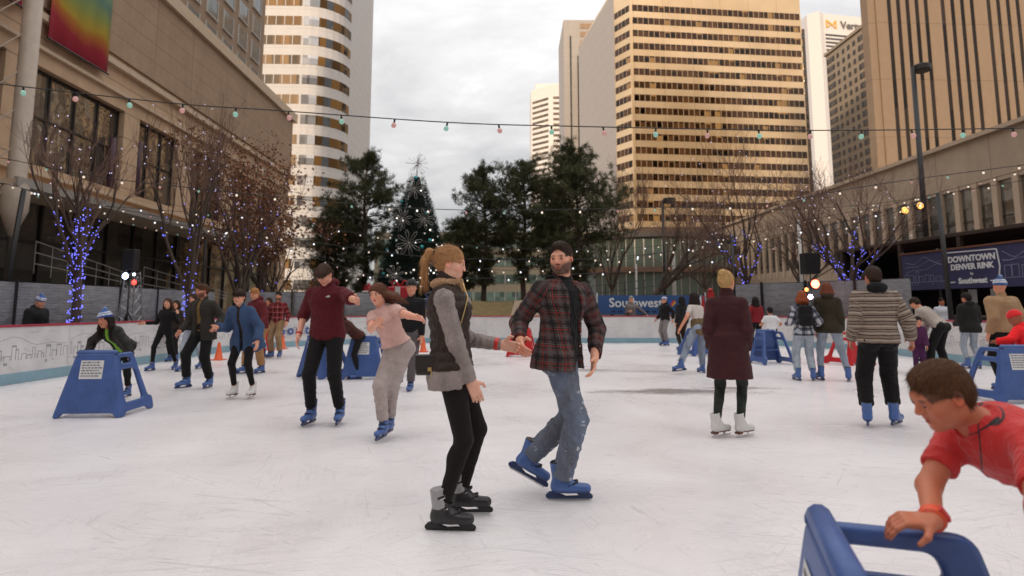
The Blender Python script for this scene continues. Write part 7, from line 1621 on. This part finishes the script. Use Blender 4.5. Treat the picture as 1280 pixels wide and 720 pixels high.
# ================================================================== CAMERA AND LIGHT
cam = bpy.data.cameras.new('camera'); co_ = bpy.data.objects.new('camera', cam); COL.objects.link(co_); sc.camera = co_
cam.sensor_width = 36; cam.lens = FPX/1280*36; cam.shift_y = -(360-CY)/1280; cam.clip_end = 3000; cam.clip_start = .05
co_.location = (0, 0, HCAM); co_.rotation_euler = (R(90)+TILT, 0, 0)
cam.dof.use_dof = True; cam.dof.focus_distance = 4.2; cam.dof.aperture_fstop = 2.4
SUN_EL, SUN_AZ = 16, 200       # low, behind the camera and a little to its left
w = bpy.data.worlds.new('World'); sc.world = w; w.use_nodes = True; T = NT(w); T.n.clear()
sky = T.new('ShaderNodeTexSky', sky_type='NISHITA'); sky.sun_disc = False; sky.sun_elevation = R(SUN_EL); sky.sun_rotation = R(SUN_AZ)
out = T.new('ShaderNodeOutputWorld'); bg = T.new('ShaderNodeBackground'); bg.inputs[1].default_value = .097
tc = T.new('ShaderNodeTexCoord'); v = tc.outputs['Generated']; X_, Y_, Z_ = T.sep(v)
zz = T.math('ADD', T.math('MAXIMUM', Z_, 0.0), .22)
pv = T.comb(T.math('DIVIDE', X_, zz), T.math('DIVIDE', Y_, zz), 0.0)
n1 = T.noise(T.map(pv, (.8, 1.3, 1)), 1.5, 7, .58, .5); n2 = T.noise(pv, 4.2, 5, .6, .3)
nn = T.math('ADD', T.math('MULTIPLY', n1, .75), T.math('MULTIPLY', n2, .25))
cl = T.ramp(nn, [(.34, (3.5, 3.45, 3.5)), (.46, (4.4, 4.35, 4.35)), (.54, (5.0, 4.9, 4.9)), (.66, (6.4, 6.25, 6.15))])
gl = T.math('MULTIPLY', T.math('POWER', T.math('MAXIMUM', T.math('ADD', T.math('MULTIPLY', Y_, -.95), T.math('MULTIPLY', X_, -.3)), 0.0), 3.0), T.math('SUBTRACT', 1.0, T.math('MULTIPLY', T.math('ABSOLUTE', Z_), 1.1, 0, True) if False else T.math('MINIMUM', T.math('MULTIPLY', T.math('ABSOLUTE', Z_), 1.6), 1.0)))
cl = T.mix(T.math('MULTIPLY', gl, .9), cl, (14, 9.0, 4.6))
up_ = T.math('MULTIPLY', T.math('MAXIMUM', Z_, 0.0), 2.9)
cl = T.mix(1.0, cl, T.comb(T.math('ADD', up_, 1.0), T.math('ADD', up_, 1.0), T.math('ADD', up_, 1.0)), 'MULTIPLY')
T.l.new(T.mix(.92, sky.outputs[0], cl), bg.inputs[0]); T.l.new(bg.outputs[0], out.inputs[0])
sl = bpy.data.lights.new('sun', 'SUN'); sl.energy = 2.6; sl.angle = R(3); sl.color = (1, .80, .58)
so = bpy.data.objects.new('sun', sl); COL.objects.link(so)
az = R(SUN_AZ); d = Vector((math.sin(az)*math.cos(R(SUN_EL)), math.cos(az)*math.cos(R(SUN_EL)), math.sin(R(SUN_EL))))
so.rotation_euler = d.to_track_quat('Z', 'Y').to_euler()
sc.view_settings.view_transform = 'Standard'; sc.view_settings.look = 'None'; sc.view_settings.exposure = 0.0; sc.view_settings.gamma = 1
sc.view_settings.use_curve_mapping = False
sc.render.engine = 'CYCLES'; sc.cycles.use_denoising = True; sc.cycles.max_bounces = 6; sc.cycles.caustics_reflective = False; sc.cycles.caustics_refractive = False
sc.cycles.sample_clamp_indirect = 6
